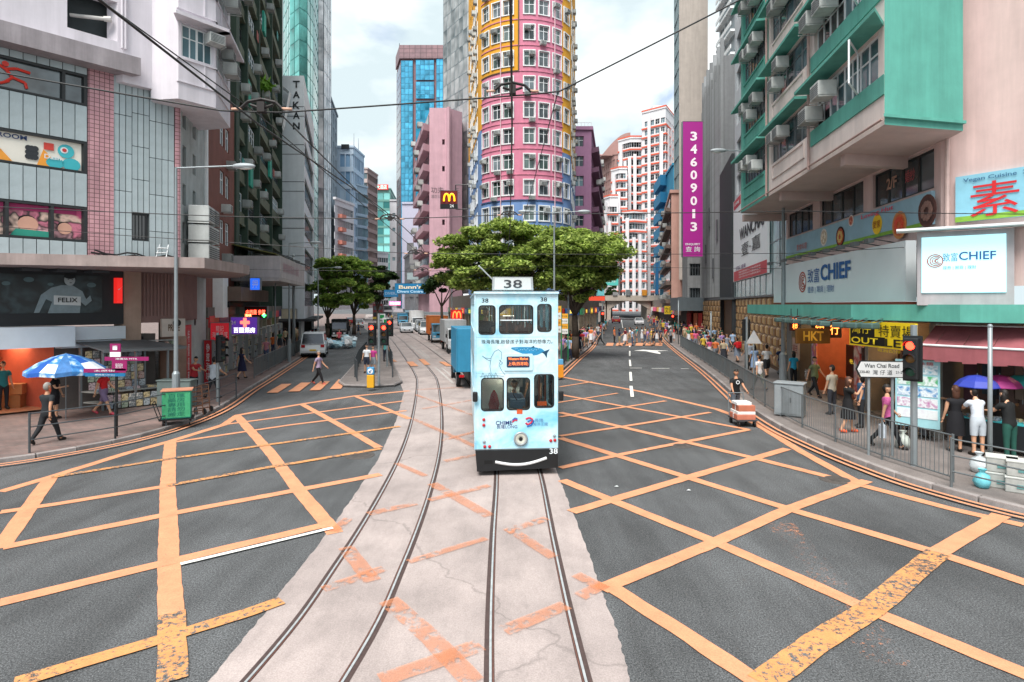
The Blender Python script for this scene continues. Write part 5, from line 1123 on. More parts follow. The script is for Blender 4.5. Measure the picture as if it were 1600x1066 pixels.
IG = iglass('1c262c', '6f8c96'); IGB = iglass('2f5a66', '9fd0d8', .08); IGT = iglass('1f6a68', '8fd6d0', .06, .5)
def even(n, m=.6): return lambda fa: [m+(fa.len-2*m)*(i+.5)/n for i in range(n)]
BE = M('b3aaa2', .85, .1, 1, streak=.18)
resid('beige_tower', 'tall blank beige concrete tower rising behind the magenta enquiry sign', [(wx(1061, 92), 92), (wx(1106, 92), 92)], 8, 78, BE, lambda fa: [], 3, 1, 1, IG)
o, fa, _, _ = resid('bay_window_tower', 'residential tower with stacked glass bays seen above the fins', [(wx(1124, 84), 84), (wx(1152, 76), 76)], 20, 62, M('9aa3a8', .7, .1, streak=.15), even(3, .5), 3.0, 1.9, 1.5, IG, WFRAME)
g = MB()
for z in range(22, 58, 3):
    for k in range(3): u = .5+(fa.len-1)*(k+.5)/3; fbox(g, fa, u-1.1, u+1.1, z-.3, z, 0, .7); fbox(g, fa, u-1.1, u+1.1, z+.5, z+1.0, .6, .7)
tag(g.build('balconies', WHT, o), kind='stuff')
# ================================================================== ROUND-FRONTED TOWER between the two streets
NA = 28; arc = [(1.4+5.15*math.cos(PI+PI*i/NA), 65.5+4.5*math.sin(PI+PI*i/NA)) for i in range(NA+1)]
FT_ = Fa([(-5.9, 80)]+arc+[(8.6, 80)]); TW = root('rounded_apartment_tower', 'tall round-fronted apartment tower painted pink, orange and blue above the trees', 'building', (1.4, 66, .13), world=True)
def px_arc(px):
    """front-most meeting point of a picture column with the curve"""
    best = None; k = (px-800)/F
    for i in range(len(FT_.dir)):
        a, d = FT_.p[i], FT_.dir[i]; q = d.x-k*d.y
        if abs(q) < 1e-9: continue
        t = (k*a.y-a.x)/q
        if -1e-6 <= t <= FT_.L[i+1]-FT_.L[i]+1e-6:
            y = a.y+d.y*t
            if best is None or y < best[0]: best = (y, FT_.L[i]+t)
    return best[1] if best else FT_.L[1]
cols = [px_arc(p) for p in (759, 776, 794, 827, 850, 870, 885)]; LU = FT_.L[1]; RU = FT_.L[-2]
rows = [13.6+2.68*k-.78 for k in range(-2, 12)]; WWt, WH = 1.12, 1.52
lcols = [LU-1.2, LU-3.2, LU-5.4, LU-8, LU-10.6]; rcols = [RU+1.0, RU+3.2, RU+5.8, RU+9]
allw = [(u, z) for u in cols+lcols+rcols for z in rows]
CB = M('6f90c0', .85, .1, 1.2, streak=.15); CP = M('cf8098', .85, .1, 1.2, streak=.15); CO = M('dfa030', .85, .1, 1.2, streak=.15)
uL, uq, uR = cols[0]-.75, (cols[2]+cols[3])/2, (cols[5]+cols[6])/2; ZT = 46; zb, zf, zo = 14.93, 22.97, 28.33
def tseg(name, mat, u0, u1, z0, z1):
    g = MB(); hs = [(u-WWt/2, u+WWt/2, z, z+WH) for u, z in allw if u0 < u-WWt/2 and u+WWt/2 < u1 and z0 < z and z+WH < z1]; wall(g, FT_, u0, u1, z0, z1, hs, .16); g.build(name, mat, TW)
tseg('blue_wall', CB, 0, uL, 4, zf); tseg('blue_wall', CB, uL, uR, 4, zb); tseg('blue_wall', CB, uR, FT_.len, 4, zf-2.68)
tseg('pink_wall', CP, uL, uR, zb, zo); tseg('orange_wall', CO, 0, uL, zf, ZT); tseg('orange_wall', CO, uL, uq, zo, ZT); tseg('pink_wall', CP, uq, uR, zo, ZT); tseg('orange_wall', CO, uR, FT_.len, zf-2.68, ZT)
g = MB(); closed(g, [(-5.4, 79.8)]+[(1.4+4.8*math.cos(PI+PI*i/NA), 65.5+4.15*math.sin(PI+PI*i/NA)) for i in range(NA+1)]+[(8.1, 79.8)], 4, ZT-.1); g.build('core', M('3a3c3e', .9), TW)
GW = [glass('1d2a30'), glass('27413c'), glass('3c4a52', rand=.9), glass('163a34')]
for i, (u, z) in enumerate(allw):
    if z > 38: continue
    window(FT_, u, z, WWt, WH, TW, WFRAME, GW[RD.randrange(4)], 2, (.66,), .07, .16, sur=.1, smat=WHT)
    if RD.random() < (.5 if u in cols else .75): ac(FT_, u+RD.choice([-.2, .25]), z+RD.choice([.95, 1.0, -.55]), TW, .0, .95)
for z in rows:
    for a, b_ in ((uL-.2, uR+.1), ): g = MB(); fbox(g, FT_, a, b_, z-.62, z-.54, 0, .06); g.build('string_course', CP if zb < z else CB, TW)
g = MB(); fbox(g, FT_, uL, uR, zb-.06, zb+.06, .0, .08); g.build('dark_band', M('3c5278'), TW); g = MB(); fbox(g, FT_, uq-.06, uq+.06, zo, ZT, .0, .07); fbox(g, FT_, uL, uq+.06, zo-.06, zo+.06, 0, .075); g.build('dark_band', M('5a4632'), TW)
for px in (783, 866): u = px_arc(px); g = MB(); g.tube(FT_.at(u, 4, .12), FT_.at(u, ZT, .12), .05); g.build('drain_pipe', M('d8b4bc', .6), TW)
# podium and street-level shops round the tower
FP = Fa([(-9.5, 88), (-4.6, 66), (-3.4, 62.0), (-1.5, 59.4), (1.4, 58.2), (4.6, 59.0), (7.4, 63), (12.4, 84)]); PD = root('shop_podium', 'low podium of shops with green and dark awnings at the foot of the round tower', 'building', (1.4, 60, .13), world=True)
g = MB(); closed(g, [tuple(p) for p in FP.p], 3.6, 5.2); g.build('wall', M('6b6660', .8, .2, streak=.2), PD); g = MB(); closed(g, [tuple(FP.at(u, 0, -2).xy) for u in FP.L], .13, 3.6); g.build('rear_wall', DARKI, PD)
u = .4; k = 0
while u < FP.len-2.5:
    w = RD.uniform(2.2, 3.2); col = ['2c6a4a', '8a2a2a', '3a3c40', 'b8922a', '6a6e70', 'c23a30', '2a4a7a'][k % 7]
    lettered(FP, u+.1, u+w-.1, 3.0, 3.7, .05, M(col, .5, emit=.3 if k % 3 else 0), ['金店', '快餐', '茶餐廳', '藥房', '銀行', '花店', '美容'][k % 7], [WHT, M('ffdd55', emit=1)][k % 2], PD, 'shop_sign', .6, wfrac=.5)
    shopbay(FP, u, u+w, PD, [M(pal[k % 7], .7, .2)], 3.0, 1.8); u += w+.1; k += 1
# golden arches sign, bracket frame sign
def arches(parent, x, y, z, w, h, mat, yoff=-.03, th=.09):
    g = MB()
    for s_ in (-1, 1):
        cx_ = s_*w*.25; pts = []
        for i in range(13): t = PI*i/12; pts.append((cx_+w*.24*math.cos(t), 0, (-h*.5+h*math.sin(t)**.75)))
        for p, q in zip(pts, pts[1:]): g.tube((x+p[0], y+yoff, z+p[2]), (x+q[0], y+yoff, z+q[2]), th, n=6)
    return g.build('arches_emblem', mat, parent)
GOLD = M('ffb020', .4, emit=1.2)
ms = projsign('arches_sign', 'dark red square sign with golden arches and 24 left of the round tower', 688, 715, 298, 326, 60, M('5a1418', .4, emit=.1), '')
arches(ms, wx(702, 60), 59.95, wz(309, 60), 1.1, .75, GOLD, -.05); g = MB(); g.box(wx(688, 60), wx(715, 60), 59.93, 59.99, wz(326, 60), wz(319, 60)); g.build('black_strip', M('1a1a1c', .4), ms); text('lettering', '24', ms, (wx(706, 60), 59.9, wz(322, 60)), 0, .3, WHT)
g = MB(); x0, x1, z0_, z1_ = wx(712, 61), wx(731, 61), wz(327, 61), wz(289, 61)
for p, q in (((x0, z0_), (x1, z0_)), ((x1, z0_), (x1, z1_)), ((x1, z1_), (x0, z1_)), ((x0, z1_), (x0, z0_))): g.tube((p[0], 61, p[1]), (q[0], 61, q[1]), .05)
thing('sign_frame', g, DFRAME, 'empty black metal sign frame right of the golden arches sign', 'frame')
g2 = projsign('arches_shopfront', 'red lit shopfront with golden arches at street level behind the parked white truck', 704, 722, 484, 500, 57, M('7a1614', .4, emit=.5), ''); arches(g2, wx(714, 57), 56.9, wz(492, 57), .75, .6, M('ff4a22', emit=4), -.05, .06)
# ================================================================== FAR CITY
CW = M('c9ccd2', .8, .06, .6, streak=.1); CWB = M('b4c6d6', .7, .06, .6, streak=.08); WIN = IG
def P3(*q): return [(wx(px, Y), Y) for px, Y in q]
# mirrored wedge tower beside the round one
def glasst(name, label, pts, z0, z1, nu, nz, gm, mm, core=None, mw=.08, cap=300, cat='building'):
    o = root(name, label, cat, (pts[0][0], pts[0][1], .13), world=True); fa = Fa(pts); c = core or backed(fa); g = MB()
    cc = Vector((sum(p[0] for p in c)/len(c), sum(p[1] for p in c)/len(c))); c2 = [tuple(Vector(p)+(cc-Vector(p)).normalized()*.3) for p in c]
    closed(g, c2, z0, z1); g.build('core', M('56646a', .5), o); curtain(fa, 0, fa.len, z0, z1, nu, nz, o, gm, mm, 0, mw, cap); return o, fa
glasst('mirrored_tower', 'slim silver mirrored glass tower immediately left of the round tower', P3((693, 100), (737, 92)), 6, 62, 7, 24, glass('c0ccd0', .12, .9, .3, mirror=.3), M('9aa6aa', .4, metal=.5))  # pale pane colour stands in for the sky mirrored in the glass
# pink tenement
pt = root('pink_tenement', 'faded pink tenement with cluttered balconies down its left edge, behind the arches sign', 'building', (-10, 90, .13), world=True)
fp = Fa(P3((654, 104), (671, 88), (700, 88), (722, 90))); g = MB(); u1_, u2_ = fp.L[1], fp.L[2]; zt_ = 33.5
pw = M('c9a3ae', .85, .1, .8, streak=.15); pw2 = M('b5929d', .85, .1, .8, streak=.15)
wall(g, fp, u1_, fp.len, 3, zt_, [(u1_+1.9, u1_+2.3, z, z+.8) for z in range(12, 32, 4)], .3); closed(g, P3((655.5, 104), (672, 88.5), (721, 90.5), (724, 106)), 3, zt_-.1); g.build('wall', pw, pt)
g = MB(); fbox(g, fp, 0, u1_, 3, zt_-1.5, -.5, .02); g.build('balcony_wall', pw2, pt); g = MB(); fbox(g, fp, u2_-.25, u2_+.25, 3, zt_, 0, .5); g.build('rib', pw, pt)
for z in range(6, 32, 3):
    g = MB(); fbox(g, fp, .2, u1_-.1, z, z+1.0, .0, 1.0); g.build('balcony', pw, pt); g = MB(); fbox(g, fp, .5, u1_-.4, z+1.05, z+2.5, .0, .1); g.build('window', GLD, pt)
    for q in range(2): ac(fp, RD.uniform(1, u1_-1), z+1.2, pt, .8, 1.6)
text('painted_lettering', '功夫', pt, fp.at(u1_+1.2, wz(297, 88), .03), 0, .9, M('6a5a60'), 1.9); text('painted_lettering', '酒店公寓', pt, fp.at(u1_+1.2, wz(307, 88), .03), 0, .5, M('8a7a80'), 1.9); text('painted_lettering', '大夫', pt, fp.at(u2_+1.2, wz(296, 88), .03), 0, .8, M('6a5a60'), 1.6)
# blue glass tower with brown frame
bt = root('blue_glass_tower', 'tall bright blue glass office tower with a brown stone frame and darker left edge', 'building', (-26, 170, .13), world=True)
fb_ = Fa(P3((620, 176), (626, 168), (693, 168))); u1_ = fb_.L[1]; z1_ = wz(76, 170); BRN = M('8a6a6e', .8, .08, .4)
g = MB(); closed(g, P3((620.3, 177), (626.3, 168.4), (693, 168.4), (693, 190)), 3, z1_-.3); g.build('core', BRN, bt); curtain(fb_, .1, u1_, 3, z1_-5, 3, 26, bt, glass('4a6a72', rand=.4), BRN, .02, .12, 78, 'side_pane')
bg_ = glass('2f9fc4', .06, .3, .25, mirror=.35); up = lambda p: fb_.upx(p)
curtain(fb_, u1_+.2, up(645), 3, wz(95, 168), 3, 44, bt, bg_, M('2b6f8c'), .03, .1, 200); curtain(fb_, up(650), up(678), wz(125, 168), wz(94, 168), 4, 4, bt, bg_, M('2b6f8c'), .03, .1); curtain(fb_, up(650), up(678), wz(154, 168), wz(128, 168), 4, 4, bt, bg_, M('2b6f8c'), .03, .1)
curtain(fb_, up(650), up(678), 20, wz(158, 168), 4, 16, bt, bg_, M('2b6f8c'), .03, .1); curtain(fb_, up(682), up(692), 20, wz(90, 168), 2, 24, bt, bg_, M('2b6f8c'), .03, .1, 60)
g = MB(); fbox(g, fb_, 0, fb_.len, wz(92, 168), z1_, 0, .35); g.build('stone_crown', tilemat('8a6a6e', '80646a', '5a4448', 1.6, 1.2, 0, .08), bt)
g = MB(); g.tube((wx(624, 170), 170, z1_), (wx(624, 170), 170, z1_+1.5), .08); g.build('mast', DFRAME, bt)
# left street, left side
glasst('teal_curved_tower', 'towering curved teal glass facade rising behind the white slab building', P3((443, 92), (455, 86), (468, 84), (480, 85.5), (490, 89), (497, 95)), 6, 78, 13, 32, glass('3fa59c', .05, .5, .25, mirror=.4), M('2f6f6c'), cap=300)
g = MB(); 
glasst('white_panel_tower', 'narrow white and grey panelled tower beside the teal curved glass', P3((497, 100), (507, 101), (517, 105)), 4, 84, 5, 20, glass('c6cdd2', .2, .5, .4, mirror=.2), M('9aa4aa'))
resid('grey_strip_tower', 'thin dark grey tower between the white panel tower and pale blue blocks', P3((515, 128), (527, 142)), 3, wz(163, 134), M('7f8b93', .7), even(3), 3.2, 2.0, 2.2, IGB)
o, fa, _, _ = resid('pale_blue_office_block', 'pale blue office block with square panels and two thin roof masts', P3((527, 150), (552, 150), (569, 160)), 3, wz(228, 150), CWB, even(9), 4.4, 1.2, 3.2, iglass('6f94b4', 'c3d8e8'), None)
for px in (553, 560): g = MB(); g.tube((wx(px, 160), 160, wz(228, 150)), (wx(px, 160), 160, wz(200 if px == 553 else 208, 150)+1.5), .15, .05); g.build('mast', M('8a9098'), o)
g = MB(); g.box(wx(534, 150), wx(546, 150), 149.5, 149.8, wz(233, 150), wz(230, 150)+.6); g.build('sign_board', DFRAME, o)
o, fa, us_, zs_ = resid('white_balcony_block', 'white residential block with small orange pink balconies, behind the left trees', P3((523, 124), (553, 133)), 3, wz(302, 120), M('d3d2d6', .8), even(8), 2.8, 1.6, 1.5, IG, WFRAME)
for z in zs_[2:]: g = MB(); fbox(g, fa, 1.5, 3.6, z-1.0, z-.2, 0, .9); g.build('balcony', M('d88a78', .8), o)
resid('blue_grey_glass_block', 'blue grey glass block right of the white balcony block', P3((552, 152), (574, 157)), 3, wz(283, 150), M('8fa3b2', .6), even(8), 3.0, 2.4, 2.2, IGB)
resid('beige_and_plum_tower', 'beige tower with plum coloured edge far down the left street', P3((567, 182), (574, 182), (590, 192)), 3, wz(262, 182), M('b5a5a2', .8), even(8), 3.0, 1.9, 1.8, IG)
o, fa, _, _ = resid('green_glass_block', 'distant green glass block topped with a red rooftop sign', P3((586, 228), (610, 228), (620, 255)), 3, wz(294, 228), M('5f8f86', .5), even(12), 3.4, 2.6, 2.6, IGT)
g = MB(); g.box(wx(588, 228), wx(607, 228), 227.3, 227.8, wz(297, 228), wz(289, 228)); g.build('roof_sign', M('c23a3a', emit=.3), o); text('lettering', '大酒店', o, (wx(597, 228), 227.2, wz(293, 228)), 0, 1.6, M('7fe0d0', emit=1), 4.0)
resid('pale_far_tower', 'tall pale slim tower between the beige tower and green glass block', P3((577, 262), (590, 262)), 3, wz(276, 262), CW, even(5), 3.6, 2, 2, IGB)
resid('small_white_block', 'small white block at the end of the left row below the green glass', P3((585, 205), (607, 210)), 3, wz(392, 205), CW, even(5), 3, 2, 1.6, IG)
resid('white_slab_tower', 'plain white slab tower in the gap before the blue glass tower', P3((609, 200), (629, 200)), 3, wz(312, 200), CW, even(2), 5, 1, 1.2, IG)
resid('lavender_block', 'pale lavender block in front of the lower blue tower', P3((628, 150), (655, 150)), 3, wz(316, 150), M('c4c3d6', .8, .06), lambda fa: [3.6, 4.6], 7, .5, .7, IG)
resid('old_sign_covered_block', 'old pale block covered in empty sign frames beyond the blue divers sign', P3((632, 128), (641, 116), (662, 112)), 3, wz(392, 114), M('a9a8ac', .8, .2, streak=.3), even(6), 3, 1.6, 1.6, IG)
for k, (a, b_, c, d) in enumerate(((636, 657, 426, 437), (640, 654, 397, 412), (636, 646, 380, 392))):
    o = projsign('blank_sign', ['pale blank sign board above the blue divers sign', 'faded upper sign board on the old block', 'topmost rusty sign frame on the old block'][k], a, b_, c, d, 108, M(['b8ccd0', 'a8a8aa', '8a8a8c'][k], .5))
resid('street_end_block', 'low pinkish block closing the far end of the left street', P3((596, 330), (650, 330)), 0, wz(430, 330), M('a9a0a6', .8), even(12), 4, 3, 2, IG)
o = projsign('divers_sign', 'long blue sign with white lettering for a dive centre hanging over the left street', 617, 665, 443, 459, 78, M('2579a8', .4, emit=.15), ''); text('lettering', "Bunn's", o, (wx(641, 78), 77.95, wz(448.5, 78)), 0, .5, M('d8c8a8', emit=.3), 3.0); text('lettering', 'Divers Centre', o, (wx(641, 78), 77.95, wz(455.5, 78)), 0, .35, M('a8c8d8', emit=.3), 3.4)
o = projsign('round_end_sign', 'smaller blue sign left of and below the long divers sign', 600, 622, 453, 464, 84, M('2a72a0', .4, emit=.1), 'DIVERS', M('8fb0d0'), .4)
projsign('pink_neon_sign', 'tiny pink and blue neon sign far down the left street', 608, 626, 471, 477, 150, M('d05a8a', emit=2), '珠寶', M('ffffff', emit=2), .6)
# right street, left side and its far end
o, fa, us_, zs_ = resid('mauve_building', 'mauve painted building with rows of air conditioners just right of the round tower', P3((898, 86), (924, 86), (936, 118)), 3, wz(198, 86), M('a87c9c', .85, .08, streak=.12), lambda fa: [.7]+[fa.L[1]+2+2.4*i for i in range(12)], 2.9, 1.3, 1.5, IG, WFRAME)
for z in zs_:
    g = MB(); fbox(g, fa, fa.L[1]+.3, fa.len-.5, z-.9, z-.2, 0, 1.1); g.build('balcony', M('7a5a70', .8), o)
    for q in range(3): ac(fa, fa.L[1]+RD.uniform(1, 28), z+.4, o, .7, 1.5)
g = MB(); x0 = fa.at(.5).x
for i in range(5): g.tube((x0+i*.5, 86.5, wz(198, 86)), (x0+i*.5, 86.5, wz(190, 86)), .03)
g.tube((x0, 86.5, wz(190, 86)), (x0+2, 86.5, wz(190, 86)), .04); g.build('roof_fence', WHT, o)
# long balconied block + brown rounded tower
brn = M('a07e78', .85, .08, .5); o, fa, _, zs_ = resid('brown_rounded_tower', 'brown tower with curved shoulders far along the right street', P3((936, 232), (960, 215), (986, 213)), 3, wz(240, 215), brn, even(9), 3.2, 1.8, 1.9, IG)
g = MB(); x0, x1, z_ = wx(940, 217), wx(985, 217), wz(241, 215); n = 10; g.slab([(x0, z_)]+[(x0+(x1-x0)*(i/n), z_+8.5*math.sin(PI/2*i/n)) for i in range(n+1)]+[(x1, z_)], 217, 232); g.build('curved_crown', brn, o)
resid('pale_pink_far_block', 'pale pink block with red floor lines between mauve building and brown tower', P3((925, 250), (946, 252)), 3, wz(240, 250), M('d0a8a4', .8), even(5), 3.4, 2.2, 2.0, IG)
wo_ = M('d8d6d8', .8, .05, .4); OR_ = M('d2614a', .8, .05)
def stepped(name, label, pts, z1, n, zst=3.0):
    o, fa, us_, zs_ = resid(name, label, pts, 2, z1, wo_, even(n, .8), zst, 1.5, 1.7, IG, WFRAME, .35)
    for z in zs_: g = MB(); fbox(g, fa, 0, fa.len, z-.95, z-.5, 0, .35); g.build('orange_band', OR_, o)
    g = MB(); fbox(g, fa, -.02, fa.len, z1-.05, z1+.4, -.4, .3); g.build('orange_coping', OR_, o)
    for i in range(0, len(us_)-1, 2): um = (us_[i]+us_[i+1])/2; g = MB(); fbox(g, fa, um-.5, um+.5, 2, z1-2-(i*3) % 7, 0, .9); g.build('projecting_bay', wo_, o)
    return o, fa
ob, fa_ = stepped('white_orange_high_block', 'highest white block with orange floor bands behind the blue walled building', P3((1003, 196), (1040, 190), (1058, 205)), wz(171, 193), 12)
g = MB(); g.box(wx(1020, 198), wx(1050, 198), 198, 206, wz(171, 193), wz(171, 193)+3); g.build('lift_house', wo_, ob)
stepped('white_orange_middle_block', 'middle white block with orange floor bands and stepped top', P3((966, 202), (985, 198), (1004, 198)), wz(214, 198), 9)
stepped('white_orange_step', 'narrow stepped wing of orange banded white flats, between the middle and low blocks', P3((955, 194), (968, 191), (980, 191)), wz(262, 191), 5)
stepped('white_orange_low_block', 'lowest leftmost white block with orange floor bands', P3((944, 187), (953, 184), (966, 184)), wz(306, 184), 5)
stepped('white_orange_front_block', 'front white orange banded wing directly above the footbridge', P3((972, 180), (990, 178), (1010, 180)), wz(330, 178), 7)
o, fa, _, zs_ = resid('blue_wall_building', 'narrow building with bright blue zigzag side wall on the right', P3((1031, 150), (1052, 128), (1064, 128)), 3, wz(255, 128), M('2f86a8', .8, .08, .5), lambda fa: [], 3, 1, 1, IG)
for i, z in enumerate(range(8, 34, 4)): g = MB(); fbox(g, fa, .2, fa.L[1]*.55, z, z+2.4, 0, 1.6); g.build('side_step', M('2878a0', .8), o)
g = MB(); fbox(g, fa, fa.L[1], fa.len, wz(255, 128), wz(250, 128)+.6, -3, 0); g.build('parapet', CREAM, o)
o, fa, _, zs_ = resid('salmon_tenement', 'salmon coloured tenement with cluttered street side, left of the magenta sign', P3((1037, 124), (1049, 96), (1067, 96)), 3, wz(297, 96), M('c39a8e', .85, .1, .6, streak=.15), lambda fa: [], 3, 1, 1, IG)
for z in range(5, 21, 3):
    g = MB(); fbox(g, fa, 2, fa.L[1]-1, z, z+1.6, 0, .15); g.build('window', GLD, o)
    g = MB(); fbox(g, fa, 1.5, fa.L[1]-.5, z-.7, z-.1, 0, .9); g.build('balcony', M('8a7a72', .8, .2, streak=.3), o)
    for q in range(4): ac(fa, RD.uniform(3, fa.L[1]-2), z+.2, o, .5, 1.5)
o, fa, _, _ = resid('teal_bay_tower', 'tower with teal glass bays and tan balconies at the top, left of beige tower', P3((1053, 105), (1064, 98)), 20, 64, M('7d8f92', .6), even(2), 3, 3.5, 2.4, IGT)
o = root('concrete_corner_building', 'weathered grey concrete building with two strip windows below the magenta sign', 'building', (wx(1085, 78), 78, .13), world=True)
fa = Fa(P3((1066, 80), (1074, 77), (1101, 77))); g = MB(); hs = [(fa.upx(1077), fa.upx(1094), wz(b_, 77), wz(a, 77)) for a, b_ in ((412, 431), (450, 468))]; wall(g, fa, 0, fa.len, 3.4, wz(396, 77)+2, hs, .3); closed(g, P3((1067, 80.5), (1074.5, 77.5), (1100, 77.5), (1104, 92)), 3.4, 12); g.build('wall', M('8f9192', .85, .15, .8, streak=.3), o)
for h_ in hs: window(fa, (h_[0]+h_[1])/2, h_[2], h_[1]-h_[0], h_[3]-h_[2], o, STEEL, GLD, 4, (), .06, .25)
g = MB(); fbox(g, fa, 0, fa.len, 3.3, 5.0, 0, 1.6); g.build('metal_canopy', M('6f7a80', .4, .1, metal=.3), o); room(fa, fa.L[1], fa.len-.2, .14, 3.3, 3, M('8a3a30', .6), M('6a6460'), M('bbbbbb'), o)
for px, c in ((1076, '8a2a2a'), (1087, 'a8583a'), (1094, 'b23028')): u = fa.upx(px); g = MB(); fbox(g, fa, u-.25, u+.25, .13, 3.0, -.4, .1); g.build('shop_pillar', M(c, .6), o)
# magenta enquiry sign
es = projsign('enquiry_sign', 'tall magenta vertical sign with a white telephone number and enquiry lettering', 1067, 1098, 190, 401, 66, M('94207a', .5, .03, emit=.12), '', th=.5)
X_, Y_ = wx(1082.5, 66), 65.97
for i, ch in enumerate('34609013'): text('numeral', ch, es, (X_+.1, Y_, wz(213+i*20.2, 66)), 0, 1.02, M('f2e6ee', .5), .74 if ch != '1' else .32)
text('lettering', 'ENQUIRY', es, (X_, Y_, wz(382, 66)), 0, .27, WHT, 1.65); text('lettering', '查 詢', es, (X_, Y_, wz(389.5, 66)), 0, .6, WHT, 1.6)
# signs and shopfronts along the far right row
FK = Fa([(wx(1012, 180), 180), (wx(1034, 124), 124), (26.6, 96), (wx(1066, 80), 80)]); rk = root('shop_row', 'row of small shopfronts with awnings along the far right pavement', 'building', (27, 100, .13), world=True)
g = MB(); fbox(g, FK, 0, FK.len, 3.2, 5.2, -4, 0); g.build('wall', M('857a72', .8, .2), rk); g = MB(); fbox(g, FK, 0, FK.len, .13, 3.2, -4, -1.5); g.build('shop_back', M('4a403c', .8, .3, 2), rk)
u = 1; k = 0
while u < FK.len-3:
    w = RD.uniform(2.5, 4.5); g = MB(); fbox(g, FK, u, u+w-.2, 2.6, 3.5, 0, RD.uniform(.1, 1.0)); g.build('shop_sign', M(['b8302a', 'd0a028', '2a5a8a', 'c8c4bc', '3a7a5a', 'c25a78', '5a4a44'][k % 7], .5, emit=.2), rk); u += w; k += 1
projsign('yellow_black_sign', 'yellow sign with black brush characters near the far red traffic light', 1038, 1051, 478, 491, 84, M('d0b02a', .5), '文化', M('1a1a1a'), .7)
projsign('blue_street_sign', 'narrow blue vertical banner far along the right pavement', 1024, 1029, 410, 460, 108, M('2a6a9a', .5), '')
projsign('teal_board_sign', 'wide teal sign with faint white characters over the right street beside the trees', 927, 966, 429, 446, 62, M('4fb0a8', .5, .05, emit=.1), '順成 按摩', M('b8e0dc'), .55)
projsign('teal_small_sign', 'small pale teal square sign below the wide teal board', 932, 944, 450, 462, 66, M('6ab8c0', .5), '')
projsign('red_wide_sign', 'red and orange sign strip below the teal boards', 920, 945, 463, 470, 68, M('c8452e', .5, emit=.3), '')
# footbridge across the end of the right street
fbg = root('road_bridge', 'concrete bridge with a shallow arch crossing the far end of the right street', 'bridge', (30, 160, 0), world=True)
x0, x1 = wx(938, 158), wx(1040, 158); CC = M('b3a89c', .85, .1, .6, streak=.15)
g = MB(); g.box(x0, x1, 156, 166, 5.3, 5.9).box(x0, x1, 155.6, 156, 5.1, 6.5); g.build('deck', CC, fbg)
n = 12; a0, a1 = wx(950, 158), wx(1012, 158); arch = [(a0, 5.3)]+[(a0+(a1-a0)*i/n, 2.8+2.2*math.sin(PI*i/n)) for i in range(n+1)]+[(a1, 5.3)]; g = MB(); 
for p, q in zip(arch[1:-1], arch[2:-1]): g.slab([(p[0], p[1]), (q[0], q[1]), (q[0], 5.3), (p[0], 5.3)], 156.4, 157)
g.build('arch', CC, fbg)
for px in (942, 950, 1012, 1030): g = MB(); x_ = wx(px, 158); g.box(x_-.5, x_+.5, 156.5, 164, 0, 5.3); g.build('pier', CC, fbg)
for i, (px, c) in enumerate(((955, '8a8a8a'), (975, '6a6e70'), (1000, 'c8862a'))): g = MB(); g.box(wx(px, 158), wx(px+7, 158), 155.3, 155.5, 6.5, 8.0 if i else 7.4); g.build('bridge_sign', M(c, .6), fbg)
# the far backdrop closing both streets
resid('distant_block', 'distant block seen below the bridge and through the street end', P3((930, 330), (1060, 330)), 0, 12, M('9a989c', .8), even(20), 4, 3, 2, IG)
# ================================================================== TREES
def leafmat(name, lo, hi):
    m, N, L, b = nodes_mat(name); gm = N.new('ShaderNodeNewGeometry')
    c = ramp(N, L, gm.outputs['Random Per Island'], .0, lo, 1., hi); c = mixc(N, L, 1.0, c, ramp(N, L, noise(N, L, .9, 3, .6), .35, g3(.6), .65, g3(1.35)), 'MULTIPLY')
    L.new(c, b.inputs['Base Color']); b.inputs['Roughness'].default_value = .6; b.inputs['Specular IOR Level'].default_value = .3
    tr = N.new('ShaderNodeBsdfTranslucent'); L.new(c, tr.inputs[0]); ms_ = N.new('ShaderNodeMixShader'); ms_.inputs[0].default_value = .42
    L.new(b.outputs[0], ms_.inputs[1]); L.new(tr.outputs[0], ms_.inputs[2]); L.new(ms_.outputs[0], N['Material Output'].inputs[0]); return m
LEAF = leafmat('leaves', (.08, .15, .025), (.56, .68, .18)); LEAFD = leafmat('dark_leaves', (.015, .04, .012), (.06, .11, .03)); LEAFB = leafmat('bright_leaves', (.09, .2, .03), (.46, .60, .14))
BARK = M('4a4038', .9, .3, 6, bump=.5)
